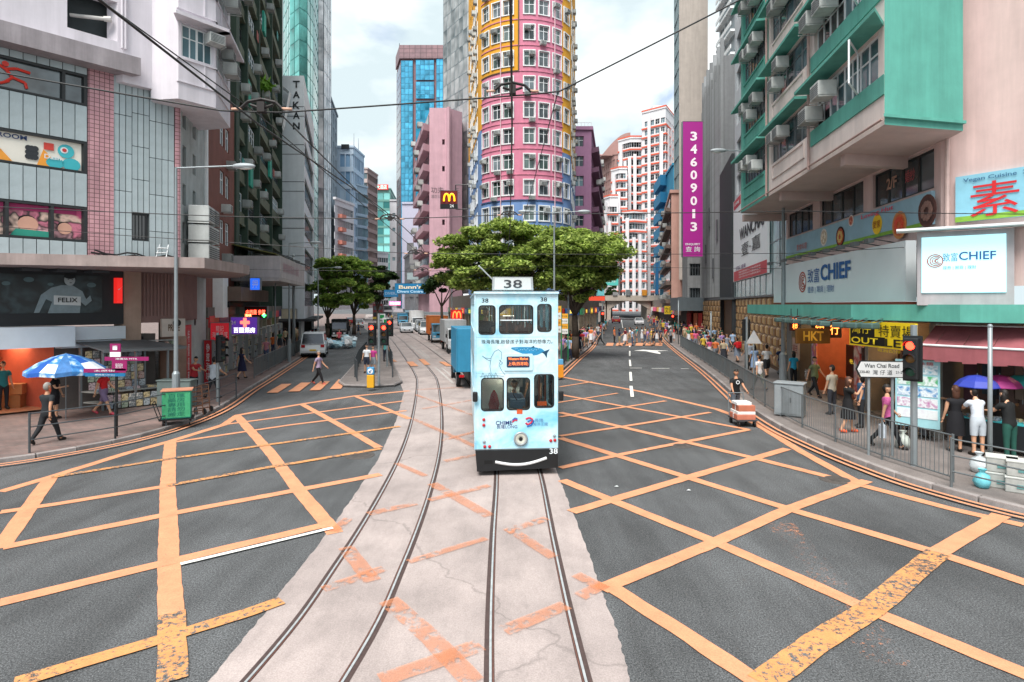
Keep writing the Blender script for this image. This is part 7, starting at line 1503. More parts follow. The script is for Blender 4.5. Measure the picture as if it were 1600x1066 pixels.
def make_body(key, p, girl=False, heavy=1.0):
    J = skeleton(p); names = ['pelvis', 'waist', 'chest', 'neck', 'skull']; R_ = {'pelvis': (.145, .115), 'waist': (.125, .095), 'chest': (.155, .105), 'neck': (.06, .06), 'skull': (.055, .055)}
    E_ = [('pelvis', 'waist'), ('waist', 'chest'), ('chest', 'neck'), ('neck', 'skull')]
    for k in 'RL':
        for n, r in (('sh', .062), ('el', .043), ('wr', .028), ('ha', .036), ('hi', .098), ('kn', .06), ('an', .038), ('to', .032), ('hl', .036)): names.append(n+k); R_[n+k] = (r, r)
        E_ += [('chest', 'sh'+k), ('sh'+k, 'el'+k), ('el'+k, 'wr'+k), ('wr'+k, 'ha'+k), ('pelvis', 'hi'+k), ('hi'+k, 'kn'+k), ('kn'+k, 'an'+k), ('an'+k, 'to'+k), ('an'+k, 'hl'+k)]
    ix = {n: i for i, n in enumerate(names)}; me = bpy.data.meshes.new('b'); me.from_pydata([J[n] for n in names], [(ix[a], ix[b]) for a, b in E_], [])
    o = bpy.data.objects.new('b', me); COL.objects.link(o); sk = o.modifiers.new('s', 'SKIN'); sk.use_smooth_shade = True
    for n in names:
        r = R_[n]; q = heavy if n in ('pelvis', 'waist', 'chest') else 1+(heavy-1)*.5; 
        if girl and n in ('chest', 'waist'): q *= .88
        me.skin_vertices[0].data[ix[n]].radius = (r[0]*q, r[1]*q)
    me.skin_vertices[0].data[0].use_root = True
    ss = o.modifiers.new('u', 'SUBSURF'); ss.levels = 1; ss.render_levels = 1
    dg = bpy.context.evaluated_depsgraph_get(); dg.update(); me2 = bpy.data.meshes.new_from_object(o.evaluated_get(dg)); bpy.data.objects.remove(o)
    vs = [v.co.copy() for v in me2.vertices]; ns = [v.normal.copy() for v in me2.vertices]; fs = [list(f.vertices) for f in me2.polygons]; bpy.data.meshes.remove(me2)
    segs = [(a, b, J[a], J[b]) for a, b in E_]
    def near(c):
        best = None
        for a, b, A, B_ in segs:
            d = B_-A; t = max(0, min(1, (c-A).dot(d)/d.length_squared)); q = (c-(A+d*t)).length/(R_[a][0]*(1-t)+R_[b][0]*t)
            if best is None or q < best[0]: best = (q, a, b, t)
        return best[1:]
    tagf = [near(sum((vs[i] for i in f), Vector())/len(f)) for f in fs]
    g = MB(); g.smooth = True; g.add(vs, fs)
    # head with face
    hc = J['head']; g.smooth = True; n0 = len(g.v); hv = MB(); hv.ball((0, 0, 0), 1, 14, 10); pts = []
    for x, y, z in hv.v:
        w = .078*(1-.22*max(0, -z)**1.5); dpt = .098; yy = y*dpt; 
        if y < 0: yy *= .92
        if z < -.3 and y > 0: yy *= .75
        pts.append((x*w, yy, z*.118))
    g.add([hc+Vector(q) for q in pts], hv.f)
    g.add([hc+Vector(q) for q in ((-.012, -.088, -.02), (.012, -.088, -.02), (0, -.09, .028), (0, -.115, -.018))], [(0, 1, 3), (1, 2, 3), (2, 0, 3)])
    for s in (-1, 1): g.ball(hc+Vector((s*.08, .01, 0)), (.012, .022, .03), 6, 4)
    g.mi = 1
    for s in (-1, 1): g.ball(hc+Vector((s*.03, -.083, .018)), (.012, .01, .008), 6, 4); g.box(hc.x+s*.03-.016, hc.x+s*.03+.016, hc.y-.092, hc.y-.08, hc.z+.036, hc.z+.042)
    g.mi = 2; g.ball(hc+Vector((0, -.084, -.05)), (.022, .01, .007), 6, 4); g.mi = 0
    # hands: palm from the wrist plus four fingers and a thumb
    for s, k in ((-1, 'R'), (1, 'L')):
        fd = J['hd'+k]; side_ = Vector((0, 1, 0)) if abs(fd.y) < .8 else Vector((0, 0, 1)); side_ = (side_-fd*side_.dot(fd)).normalized(); nrm = fd.cross(side_); base = J['wr'+k]+fd*.085
        for q in range(4):
            a = base+side_*((q-1.5)*.018); L_ = (.07, .08, .075, .058)[q]; m_ = a+fd*L_*.55; e = m_+(fd*.8-nrm*(-s)*.5).normalized()*L_*.5; g.tube(a, m_, .0095, .0085, 5).tube(m_, e, .0085, .007, 5)
        a = J['wr'+k]+fd*.04-side_*.025; m_ = a+(fd*.6-side_*.8).normalized()*.035; g.tube(a, m_, .011, .0095, 5).tube(m_, m_+fd*.03, .0095, .008, 5)
    body_ = g.mesh('body', [SKN[0], EYE, LIP])
    def shell(name, sel, off_, mat, zcut=None):
        g = MB(); g.smooth = True; mp_ = {}; vv = []; ff = []
        for f, t in zip(fs, tagf):
            if not sel(*t, sum((vs[i].z for i in f))/len(f)): continue
            q = []
            for i in f:
                if i not in mp_: mp_[i] = len(vv); vv.append(vs[i]+ns[i]*off_)
                q.append(mp_[i])
            ff.append(q)
        g.add(vv, ff); return g.mesh(name, mat)
    tor = {'pelvis', 'waist', 'chest', 'neck'}; wz_ = J['pelvis'].z
    def top_(arm):
        def f(a, b, t, z):
            if a in ('waist', 'chest') and b in ('chest', 'neck') or (a, b) == ('pelvis', 'waist'): return not (b == 'neck' and t > .85)
            if a == 'chest' and b[:2] == 'sh': return True
            if a[:2] == 'sh': return t < arm
            if a[:2] == 'el': return arm > 1 and t < arm-1
            if a == 'pelvis' and b[:2] == 'hi': return z > wz_-.06
            return False
        return f
    def bot_(leg):
        def f(a, b, t, z):
            if (a, b) == ('pelvis', 'waist'): return t < .7
            if a == 'pelvis': return True
            if a[:2] == 'hi': return t < leg
            if a[:2] == 'kn': return leg > 1 and t < leg-1
            return False
        return f
    M_ = {'body': body_, 'tee': shell('shirt', top_(.6), .017, WHT), 'long': shell('shirt', top_(1.92), .017, WHT), 'vest': shell('shirt', top_(.12), .016, WHT), 'trousers': shell('trousers', bot_(1.93), .012, WHT), 'shorts': shell('shorts', bot_(.92), .022, WHT),
          'shoes': shell('shoes', lambda a, b, t, z: a[:2] == 'an', .014, WHT)}
    g = MB(); g.smooth = True; zt_ = wz_+.16; zb_ = (J['knR'].z+J['knL'].z)/2; cy = (J['knR'].y+J['knL'].y)/2; sp = abs(J['knR'].y-J['knL'].y)*.5; pr = []
    n = 18; rows_ = [(zt_, .15, .115, 0), (wz_-.02, .19, .15, 0), ((wz_+zb_)/2, .205, .16+sp*.3, cy*.5), (zb_-.02, .225, .17+sp*.6, cy)]; vv = []
    for z, rx, ry, yy in rows_:
        for i in range(n): t = 2*PI*i/n; w = 1+.04*math.cos(5*t)*(z < wz_); vv.append((J['pelvis'].x+rx*w*math.cos(t), J['pelvis'].y+yy+ry*w*math.sin(t), z))
    g.add(vv, [(j*n+i, (j+1)*n+i, (j+1)*n+(i+1) % n, j*n+(i+1) % n) for j in range(3) for i in range(n)]); M_['skirt'] = g.mesh('skirt', WHT)
    def hair(long):
        g = MB(); g.smooth = True; hv = MB(); hv.ball((0, 0, 0), 1, 14, 10); pts = []
        for x, y, z in hv.v:
            if z < .12 and y < .15 and not (z > .12): pts.append(None); continue
            pts.append((x*.088, y*.108+.006, z*.126+.006))
        idx = {}; vv = []; ff = []
        for f in hv.f:
            if any(pts[i] is None for i in f): continue
            q = []
            for i in f:
                if i not in idx: idx[i] = len(vv); vv.append(hc+Vector(pts[i]))
                q.append(idx[i])
            ff.append(q)
        g.add(vv, ff)
        if long: g.lathe([(.001, .06), (.085, .03), (.095, -.06), (.09, -.17), (.06, -.26), (.001, -.28)], hc+Vector((0, .035, 0)), 12, 1, .72)
        return g.mesh('hair', HAIRB)
    M_['short_hair'] = hair(False); M_['long_hair'] = hair(True); BONES[key] = J; return M_
POSE = {
 'stand': make_body('stand', {}), 'standf': make_body('standf', {'armR': 25, 'elbR': 75, 'innR': .3, 'armL': 6}, True),
 'walk': make_body('walk', {'hipR': 26, 'kneR': 8, 'hipL': -20, 'kneL': 22, 'armR': -22, 'armL': 24, 'elbL': 20, 'ftL': 28}),
 'walk2': make_body('walk2', {'hipL': 22, 'kneL': 6, 'hipR': -16, 'kneR': 28, 'armL': -18, 'armR': 20, 'elbR': 30, 'ftR': 30}, True),
 'reach': make_body('reach', {'armR': 48, 'elbR': 35, 'armL': 42, 'elbL': 40, 'lean': 10, 'head': 14, 'innR': .2, 'innL': .2}),
 'phone': make_body('phone', {'armR': 55, 'elbR': 95, 'innR': .25, 'armL': 0, 'hipL': 14, 'kneL': 6, 'hipR': -10, 'kneR': 12, 'head': 6}, True, 1.12),
 'push': make_body('push', {'armR': 32, 'elbR': 25, 'armL': 32, 'elbL': 25, 'lean': 8, 'hipR': 18, 'kneR': 8, 'hipL': -18, 'kneL': 24, 'ftL': 25}),
 'sit': make_body('sit', {'hipR': 85, 'kneR': 85, 'hipL': 85, 'kneL': 85, 'armR': 30, 'elbR': 40, 'armL': 30, 'elbL': 40})}
CLR_ = {}
def cloth(hexc, pattern=0): return M(hexc, .85, .12+pattern*.35, 8+pattern*14)
def person(label, x, y, face, pose, top, bot, kind='tee', low='trousers', hair='short_hair', hairm=None, shoe='2a2624', skin=0, sc=1.0, z=.13, group=None, pat=0, extras=(), hand=None):
    """face: heading in degrees; 0 looks at the camera, 90 to the picture's right, 180 away"""
    P = POSE[pose]; o = root('person', label, 'person', (x, y, z), rad(face), group); o.scale = (sc, sc, sc)
    inst('body', P['body'], o, mats=[SKN[skin]]); inst('shirt' if low != 'skirt' or bot != top else 'dress_top', P[kind], o, mats=[cloth(top, pat)])
    if low == 'skirt': inst('skirt', P['skirt'], o, mats=[cloth(bot)])
    else: inst(low, P[low], o, mats=[cloth(bot)])
    inst('shoes', P['shoes'], o, mats=[M(shoe, .6, .1)]); inst('hair', P[hair], o, mats=[hairm or HAIRB]); return o
def bag(label, who, k, col, h=.34, w=.26, name='bag', dz=.0):
    J = BONES[k[0]]; o = who; c = J['ha'+k[1]].copy(); c.z -= .04; R2 = Matrix.Rotation(o.rotation_euler.z, 3, 'Z'); p = o.location+R2 @ (c*o.scale[0])
    b_ = root(name, label, 'bag', (p.x, p.y, p.z-h-.07), o.rotation_euler.z); g = MB(); g.smooth = False; g.slab([(-w*.45, 0), (w*.45, 0), (w*.5, h), (-w*.5, h)], -.07, .07); g.build('pouch', M(col, .7, .2, 8), b_)
    g = MB()
    for y_ in (-.03, .03): g.path([(-w*.3, y_, h), (-.02, y_*.3, h+.11), (.02, y_*.3, h+.11), (w*.3, y_, h)], .007, 5)
    g.build('handles', M(col, .7), b_)
def gpn(px, py, z=.13): return gp(px, py, z)
# near people, left
x, y = gpn(74, 692); person('stout grey-haired man in black polo walking away on the left pavement behind the railing', x, y, 172, 'walk', '202428', '1c1e22', hairm=HAIRG, sc=1.0, skin=1)
x, y = gpn(86, 655); person('dark-haired woman in a black outfit standing under the blue parasol', x, y, 100, 'standf', '1a1a1e', '1e1e24', low='shorts', hair='long_hair', sc=.95)
x, y = gpn(162, 648); r_ = person('person in bright red shirt and patterned shorts striding past the newsstand', x, y, 95, 'walk', 'c8242a', '7a6a8a', low='shorts', shoe='c84a5a', sc=.98)
x, y = gpn(333, 623); person('man in white shirt and dark trousers behind the green crate trolley', x, y, 170, 'push', 'b8c0c8', '22262c', sc=1.0)
x, y = gpn(378, 592); person('woman in navy dress walking along the left pavement below the pharmacy', x, y, 150, 'walk2', '1d2140', '1d2140', low='skirt', kind='vest', hair='long_hair', sc=.96)
x, y = gpn(303, 620); person('person in red top bending behind the grey utility box', x, y, 60, 'reach', 'b03038', '2a2a30', sc=.98)
x, y = gpn(5, 640, .2); person('shop assistant in teal shirt inside the open red shop', x, y, 60, 'stand', '2a7a80', '22262c', z=.2)
x, y = gpn(416, 565); person('person in pink striped top and jeans on the pavement by the long left railing', x, y, 20, 'walk2', 'c08090', '4a5a78', sc=.97, pat=1)
x, y = gp(498, 601); person('elderly person in lilac shirt and black trousers crossing the left street', x, y, 80, 'walk', 'a090a8', '1a1a1e', hairm=HAIRG, shoe='c85a4a', z=0)
x, y = gp(530, 541); person('woman in coral top and black leggings walking in the left carriageway', x, y, 20, 'walk2', 'd0606a', '202026', z=0, sc=.98)
x, y = gp(560, 523); person('man in blue grey shirt crossing behind the rubbish heap', x, y, 90, 'walk', '5a6a86', '3a4250', low='shorts', z=0)
x, y = gp(546, 521); person('person in black pushing goods beside the green bin', x, y, 70, 'push', '2a2a2c', '26262a', z=0)
x, y = gp(573, 583, .14); o = person('schoolchild in white shirt and dark skirt waiting on the traffic island', x, y, 0, 'stand', 'dfe2e6', '2a3040', low='shorts', z=.14, sc=.93)
x, y = gp(583, 582, .14); person('schoolchild in magenta top beside the white-shirted one on the traffic island', x, y, 10, 'stand', 'c0408a', '9098a0', low='shorts', z=.14, sc=.88)
x, y = gp(602, 565, .14); person('person in teal shirt at the back of the traffic island', x, y, 160, 'stand', '5aa0a0', '2a3040', z=.14, sc=.95)
# right: cart man etc
x, y = gp(1149, 652); cm = person('man in black T-shirt pushing a hand cart of boxes down the right street', x, y, 0, 'push', '16181a', '5a6068', low='trousers', sc=1.0, z=0, skin=1)
g = MB(); dish_y(g, [(.07, 0), (.045, -.001)], 0, 0, 14); em = g.build('shirt_emblem', WHT, cm); em.location = (0, -.24, 1.3)
x, y = gp(1160, 664); ct = root('hand_cart', 'flat hand cart in front of the man in the black T-shirt', 'cart', (x, y, 0), 0)
g = MB(); g.box(-.33, .33, -.45, .45, .2, .24); g.build('platform', M('3a3e42', .6), ct)
for sx in (-.26, .26):
    for sy in (-.36, .36): g = MB(); g.smooth = True; g.X = Matrix.Translation((sx, sy, .1)) @ Matrix.Rotation(PI/2, 4, 'Y'); g.lathe([(.001, -.025), (.1, -.025), (.1, .025), (.001, .025)], n=12); g.X = None; g.build('wheel', TBLK, ct)
g = MB(); g.path([(-.28, .44, .22), (-.26, .62, 1.0), (.26, .62, 1.0), (.28, .44, .22)], .018); g.build('handle', STEEL, ct)
for k, (dx, dy, zz_, w, d, h, c, l) in enumerate(((-.02, -.05, .24, .62, .7, .17, 'b8705a', 'bottom brown carton on the hand cart'), (0, -.03, .41, .6, .66, .1, 'd8d8d6', 'flat white foam box between the cartons on the hand cart'), (.02, -.05, .51, .56, .6, .2, 'b06a52', 'upper reddish carton on the hand cart'), (-.04, -.02, .71, .5, .5, .1, 'dedede', 'white foam box on top of the hand cart load'))):
    o = root('box', l, 'box', (x+dx, y+dy, zz_), 0); g = MB().rbox(-w/2, w/2, -d/2, d/2, 0, h, .012); g.build('case', M(c, .8, .15, 4), o); g = MB().box(-w/2-.002, w/2+.002, -.03, .03, h*.1, h+.003); g.build('tape', WHT, o)
x, y = gpn(1325, 676); person('woman in loose black outfit with hand at her mouth by the street name sign', x, y, 75, 'phone', '141416', '17171a', low='skirt', hair='long_hair', hairm=HAIRR, shoe='e0603a', sc=.98)
x, y = gpn(1386, 700); pk = person('man in pink checked shirt and black trousers walking right, under the street name sign', x, y, 70, 'walk', 'c25c94', '17181c', sc=1.02, pat=.8)
bag('small white plastic bag held by the man in the pink shirt', pk, ('walk', 'R'), 'c8d2dc')
x, y = gpn(1443, 684); fl = person('older man in blue floral shirt and grey trousers beside the traffic light', x, y, 80, 'reach', '7a9ab8', '6a6e76', hairm=HAIRG, sc=1.0, pat=1)
x, y = gpn(1458, 676); person('person in black standing behind the floral-shirted man', x, y, 150, 'standf', '1c1a1c', '232326', hair='long_hair', sc=1.0)
x, y = gpn(1493, 706); person('woman in sleeveless black dress with a shoulder chain, seen from behind at the stall', x, y, 165, 'standf', '15151a', '15151a', kind='vest', low='skirt', hair='long_hair', hairm=HAIRR, sc=1.0)
x, y = gpn(1528, 712); wm = person('man in white T-shirt and white shorts with a black backpack strap at the stall', x, y, 175, 'reach', 'c6ced8', 'b4bcc4', low='shorts', sc=1.0)
x, y = gpn(1578, 718); person('woman in black top and dark green trousers at the right end of the stall', x, y, 190, 'reach', '17191a', '1f5046', hair='long_hair', sc=1.0)
x, y = gpn(1562, 690); person('stallholder in black facing the customers behind the turquoise table', x, y, 10, 'reach', '1a1a1c', '222226', sc=1.0)
x, y = gpn(1240, 603); person('woman with a ponytail in turquoise shirt and black trousers near the orange shop', x, y, 185, 'stand', '2a9ac0', '15161a', hair='long_hair', sc=.95)
x, y = gpn(1198, 590); person('man in white T-shirt and dark shorts with a crossbody strap, walking away', x, y, 170, 'walk', 'd0d2d4', '23252a', low='shorts', sc=1.04)
x, y = gpn(1171, 578); person('man in pale striped shirt and black trousers by the triangular road sign', x, y, 190, 'walk', 'aeb6c2', '1a1c20', sc=1.06)
x, y = gpn(1186, 611); person('person in white T-shirt close behind the railing by the triangular sign', x, y, 200, 'walk2', 'cfd4da', '6a7068', sc=.97)
x, y = gpn(1179, 586); person('woman in pale blue dress between the striped-shirt man and the white-shirt man', x, y, 175, 'standf', '9ab4d8', '9ab4d8', low='skirt', hair='long_hair', sc=.95)
x, y = gpn(1152, 566); rp = person('person carrying a large red backpack over a red top and grey skirt', x, y, 185, 'walk', 'c82a30', '7a8494', low='skirt', hair='short_hair', sc=.98)
o = root('backpack', 'large red backpack on the person in the red top', 'bag', (x, y, 1.1), rad(185)); g = MB().rbox(-.17, .17, .12, .32, 0, .46, .05); g.build('pack', M('d8202a', .6, .1), o); g = MB().rbox(-.12, .12, .32, .37, .05, .25, .02); g.build('pocket', M('b81a24', .6), o)
x, y = gpn(1136, 556); person('man in blue grey T-shirt and shorts walking towards the camera before the dark doorway', x, y, 0, 'walk', '9098a6', '8aa0b8', low='shorts')
x, y = gpn(1145, 550); person('man in light blue shirt and grey trousers beside the dark doorway', x, y, 160, 'stand', '9fb8d6', '4a5058')
x, y = gpn(1123, 548); person('man in dark navy suit and white shirt outside the gold tiled wall', x, y, 20, 'walk', '1a2438', '1a2030', kind='long', sc=1.04)
for px, py, f, t, b_, l, k_ in ((1345, 668, 250, '3a5a7a', '2a2c30', 'person in steel blue top looking into the shop behind the street name sign', 'long_hair'), (1300, 648, 200, 'b8b0a0', '3a3c44', 'person in beige top at the entrance of the orange lit shop', 'short_hair'), (1412, 672, 170, '8a2a34', '24262c', 'person in dark red top facing the poster board', 'short_hair'), (1220, 588, 10, '2a3a5a', '7a7c80', 'person in dark blue top walking toward the camera past the tallest lamp', 'short_hair'), (1273, 620, 20, '6a7a5a', '1e2024', 'person in olive top beside the hanging shop poster', 'short_hair')):
    x, y = gpn(px, py); person(l, x, y, f, 'stand' if px > 1290 else 'walk', t, b_, hair=k_)
# crowd on the right pavement, placed between kerb and shop line
TOPS = {'white': 'd2d4d6', 'red': 'b82a34', 'pink': 'd05a80', 'pale blue': '9ab8d8', 'navy': '24304e', 'black': '17181b', 'lilac': 'a080b8', 'green': '4a7a5a', 'yellow': 'd0b040', 'teal': '2f8a8c', 'orange': 'd0703a', 'maroon': '6a2430', 'beige': 'b8a88c', 'grey': '7c8086'}
BOTS = {'black trousers': ('1a1a1e', 'trousers'), 'blue jeans': ('3a4a68', 'trousers'), 'grey shorts': ('70757c', 'shorts'), 'white skirt': ('c4c6ca', 'skirt'), 'dark skirt': ('2a2c34', 'skirt'), 'khaki shorts': ('8a7e62', 'shorts')}
combos = [(a, b_) for a in TOPS for b_ in BOTS]; RD.shuffle(combos)
def crowd(where, group, spots, combos_, faces=(0, 180), z=.13):
    for i, (x, y) in enumerate(spots):
        a, b_ = combos_[i % len(combos_)]; hx_, lo = BOTS[b_]; f = RD.random() < .5; 
        person('person in %s top and %s %s' % (a, b_, where), x, y, RD.choice(faces)+RD.uniform(-25, 25), RD.choice(['walk', 'walk2', 'walk', 'stand', 'standf']), TOPS[a], hx_, low=lo, hair='long_hair' if f or lo == 'skirt' else 'short_hair', sc=RD.uniform(.93, 1.04), skin=RD.randrange(3), z=z, group=group)
spots = [gpn(px, py) for px, py in ((1016, 510), (1022, 512), (1027, 516), (1032, 514), (1037, 518), (1042, 520), (1046, 517), (1065, 527), (1073, 531), (1068, 522), (1079, 524), (1080, 530), (1086, 537), (1088, 528), (1092, 541), (1096, 546), (1097, 530), (1101, 543), (1104, 534), (1107, 552), (1110, 540), (1113, 559), (1117, 536), (1090, 521), (1084, 519), (1058, 522), (1062, 518), (1070, 535), (1076, 539), (1082, 544), (1094, 536), (1099, 555), (1103, 548), (1109, 564), (1118, 566), (1122, 558), (1128, 552), (1131, 570), (1087, 547), (1050, 514), (1054, 519), (1126, 541), (1106, 527))]
crowd('among the crowd on the right pavement', 'crowd walking on the right pavement', spots, combos)
spots = [(13.5+RD.uniform(0, 1.2)+(Y-45)*.2, Y) for Y in ()]
FR_SP = [(KR_x, Y_) for KR_x, Y_ in [(19.6, 74), (21, 82), (22.2, 88), (23.5, 95), (24.3, 99), (25.4, 106), (27, 114), (28.6, 122), (30, 130), (31.6, 138)]]
crowd('far right, past the magenta sign', 'distant crowd on the right pavement', [(x+RD.uniform(-.4, 1.2), y) for x, y in FR_SP]+[(x+RD.uniform(.6, 2.2), y+3) for x, y in FR_SP], combos[30:])
spots = [gp(px, py) for px, py in ((977, 539), (984, 537), (995, 536), (1003, 535), (1008, 534), (1018, 538), (1021, 540), (1048, 538), (968, 541), (988, 541), (1012, 541), (1026, 535), (1032, 539), (1040, 536), (1053, 535), (960, 536))]
crowd('crossing the right street on the zebra crossing', 'people crossing the right street', spots, combos[52:], (90, -90), 0)
x, y = gp(938, 540); person('man in grey with a green bag stepping off the centre kerb', x, y, -80, 'walk', '3a3c40', '26282c', z=0); x, y = gp(929, 539); pr = person('person in pink patterned top pulling a green bag at the crossing', x, y, 100, 'walk2', 'd09aa4', 'b0a8b0', z=0, pat=1)
bag('large green bag dragged across the crossing', pr, ('walk2', 'L'), '2f9a5a', .4, .4)
# crowd behind the centre railing
spots = [(5.0+RD.uniform(.1, 1.5)+(Y-45)*.23-1.6, Y) for Y in (40, 42, 44, 45, 47, 48, 50, 51, 53, 54, 56, 57, 59, 61, 64, 67, 70, 74, 78, 84, 90, 41, 43, 46, 49, 52, 55, 58, 60, 63, 66)]
crowd('behind the railing on the centre pavement', 'crowd on the centre pavement', spots, combos[60:]+combos[:20])
spots = [gpn(*q) for q in ((437, 548), (446, 541), (462, 536), (468, 529), (427, 556))]; crowd('on the left pavement near the white van', 'people on the far left pavement', spots, combos[25:])
spots = [gp(*q) for q in ((676//1, 506), (684, 505), (664, 503), (612, 502), (607, 500))]; crowd('far down the left street among parked vehicles', 'people far down the left street', [(x, y) for x, y in spots], combos[44:], z=0)
# seen through the tram windows
M4 = TRM.matrix_world if False else Matrix.Translation(TRM.location) @ Matrix.Rotation(TRM.rotation_euler.z, 4, 'Z')
p = M4 @ Vector((-.72, .95, z_m+.05)); person('passenger in dark top behind the upper left tram window', p.x, p.y, 0, 'stand', '2a2426', '222226', sc=.62, z=p.z+.05) if False else person('passenger in dark top seated behind the upper left tram window', p.x, p.y, 5, 'sit', '2e2628', '222226', z=p.z+.02)
p = M4 @ Vector((.62, 1.7, .74)); person('passenger standing behind the lower right tram window', p.x, p.y, -30, 'stand', '6a6a6e', '26282c', z=p.z)
p = M4 @ Vector((.02, .95, .55)); person('tram driver seated behind the lower middle window', p.x, p.y, 0, 'sit', '8aa0b4', '22262c', z=p.z+.22)
# ================================================================== VEHICLES (front faces -Y, origin under the middle of the front)
VG = glass('20292e', rand=.4); TYRE = M('15161a', .8, .1); RIM = M('9a9ea2', .35, metal=.6); LAMPW = M('e8ecee', .15, .05, metal=.2); LAMPR = M('a8141c', .25, .05)
def wheels(o, ys, w, r=.31, hubw=.2):
    for y_ in ys:
        for s in (-1, 1):
            g = MB(); g.smooth = True; g.X = Matrix.Translation((s*(w/2-.09), y_, r)) @ Matrix.Rotation(PI/2*s, 4, 'Y'); g.lathe([(r*.6, -.1), (r*.94, -.1), (r, -.06), (r, .06), (r*.94, .1), (r*.6, .1)], n=20); g.X = None; wh = root('wheel', None, None, (0, 0, 0)); bpy.data.objects.remove(wh)
            t = g.build('wheel', TYRE, o); g = MB(); g.X = Matrix.Translation((s*(w/2-.09), y_, r)) @ Matrix.Rotation(PI/2*s, 4, 'Y'); g.lathe([(.001, .07), (r*.25, .08), (r*.58, .09), (r*.62, .1)], n=16); g.X = None; g.build('rim', RIM, t)
def frust(g, y0, y1, w0, z0, y2, y3, w1, z1):
    return g.add([(-w0/2, y0, z0), (w0/2, y0, z0), (w0/2, y1, z0), (-w0/2, y1, z0), (-w1/2, y2, z1), (w1/2, y2, z1), (w1/2, y3, z1), (-w1/2, y3, z1)], [(0, 3, 2, 1), (4, 5, 6, 7), (0, 1, 5, 4), (1, 2, 6, 5), (2, 3, 7, 6), (3, 0, 4, 7)])
def glassface(g, a, b_, c, d, k=.08, off_=.012):
    P = [Vector(q) for q in (a, b_, c, d)]; ct_ = sum(P, Vector())/4; n = (P[1]-P[0]).cross(P[3]-P[0]).normalized()*off_; g.add([tuple(p+(ct_-p)*k+n) for p in P], [(0, 1, 2, 3)])
def car(label, x, y, rz, col, L_=4.4, W_=1.74, H_=1.46, kind='sedan', rear=False, roofcol=None, group=None):
    o = root('car', label, 'car', (x, y, 0), rz, group); pm_ = M(col, .25, .04, 2, spec=.6); hb = .62 if kind != 'van' else .68; zb = .95 if kind != 'van' else 1.05
    body = [(0.04, .28), (0, .45), (.03, .62), (.15, .74), (.95, .88) if kind != 'van' else (.55, .98), (1.2, zb) if kind != 'van' else (.8, zb), (L_-.5, zb), (L_-.05, zb-.05), (L_, .6), (L_-.04, .3)]
    g = MB(); n = len(body); prof = [(W_, 0)]; rings_ = []
    for s, w in ((-1, W_/2-.06), (-1, W_/2), (1, W_/2), (1, W_/2-.06)): rings_.append((s*w, .04 if w < W_/2 else 0))
    vs = []; cy, cz = L_/2, .6
    for xx, ins in rings_: vs += [(xx, y_+(cy-y_)/L_*2*ins, z_+(cz-z_)*ins) for y_, z_ in body]
    fs = [tuple(range(n)), tuple(range(4*n-1, 3*n-1, -1))]+[((i+1) % n+j*n, i+j*n, i+(j+1)*n, (i+1) % n+(j+1)*n) for j in range(3) for i in range(n)]
    g.add(vs, fs); yc0, yc1, yr0, yr1 = {'sedan': (1.1, L_-.55, 1.85, L_-1.15), 'hatch': (1.05, L_-.12, 1.7, L_-.6), 'van': (.62, L_-.06, 1.35, L_-.35)}[kind]
    wt = W_-.32; frust(g, yc0, yc1, W_-.08, zb, yr0, yr1, wt, H_); g.build('body', pm_ if not roofcol else pm_, o)
    if roofcol: g = MB(); frust(g, yr0-.05, yr1+.05, wt+.03, H_-.05, yr0+.02, yr1-.02, wt-.04, H_+.02); g.build('roof', M(roofcol, .3, .03), o)
    w0, w1 = (W_-.08)/2, wt/2
    for nm, q in (('windscreen', ((-w0, yc0, zb), (w0, yc0, zb), (w1, yr0, H_), (-w1, yr0, H_))), ('rear_window', ((w0, yc1, zb), (-w0, yc1, zb), (-w1, yr1, H_), (w1, yr1, H_))), ('side_window', ((-w0, yc1, zb), (-w0, yc0, zb), (-w1, yr0, H_), (-w1, yr1, H_))), ('side_window', ((w0, yc0, zb), (w0, yc1, zb), (w1, yr1, H_), (w1, yr0, H_)))): g = MB(); glassface(g, *q); g.build(nm, VG, o)
    wheels(o, (.8, L_-.85), W_)
    for s in (-1, 1):
        g = MB().rbox(s*W_*.36-.16, s*W_*.36+.16, -.01, .12, .6, .73, .02); g.build('headlight', LAMPW, o); zt = zb-.12; g = MB().rbox(s*W_*.38-.14, s*W_*.38+.14, L_-.1, L_+.015, zt-.12, zt+.1, .02); g.build('tail_light', LAMPR, o)
        g = MB().rbox(s*(W_/2+.09)-.08, s*(W_/2+.09)+.08, yc0+.25, yc0+.36, zb, zb+.13, .02); g.build('wing_mirror', pm_, o)
    g = MB().box(-.45, .45, -.015, .02, .42, .56); g.build('grille', TBLK, o); g = MB().box(-.24, .24, L_-.03, L_+.02, .55, .67); g.build('number_plate', M('d8b030', .5), o); g = MB().box(-.24, .24, -.03, -.016, .44, .54); g.build('number_plate', WHT, o)
    g = MB().box(-W_/2+.05, W_/2-.05, L_-.02, L_+.03, .3, .4); g.build('rear_bumper', TBLK, o); return o
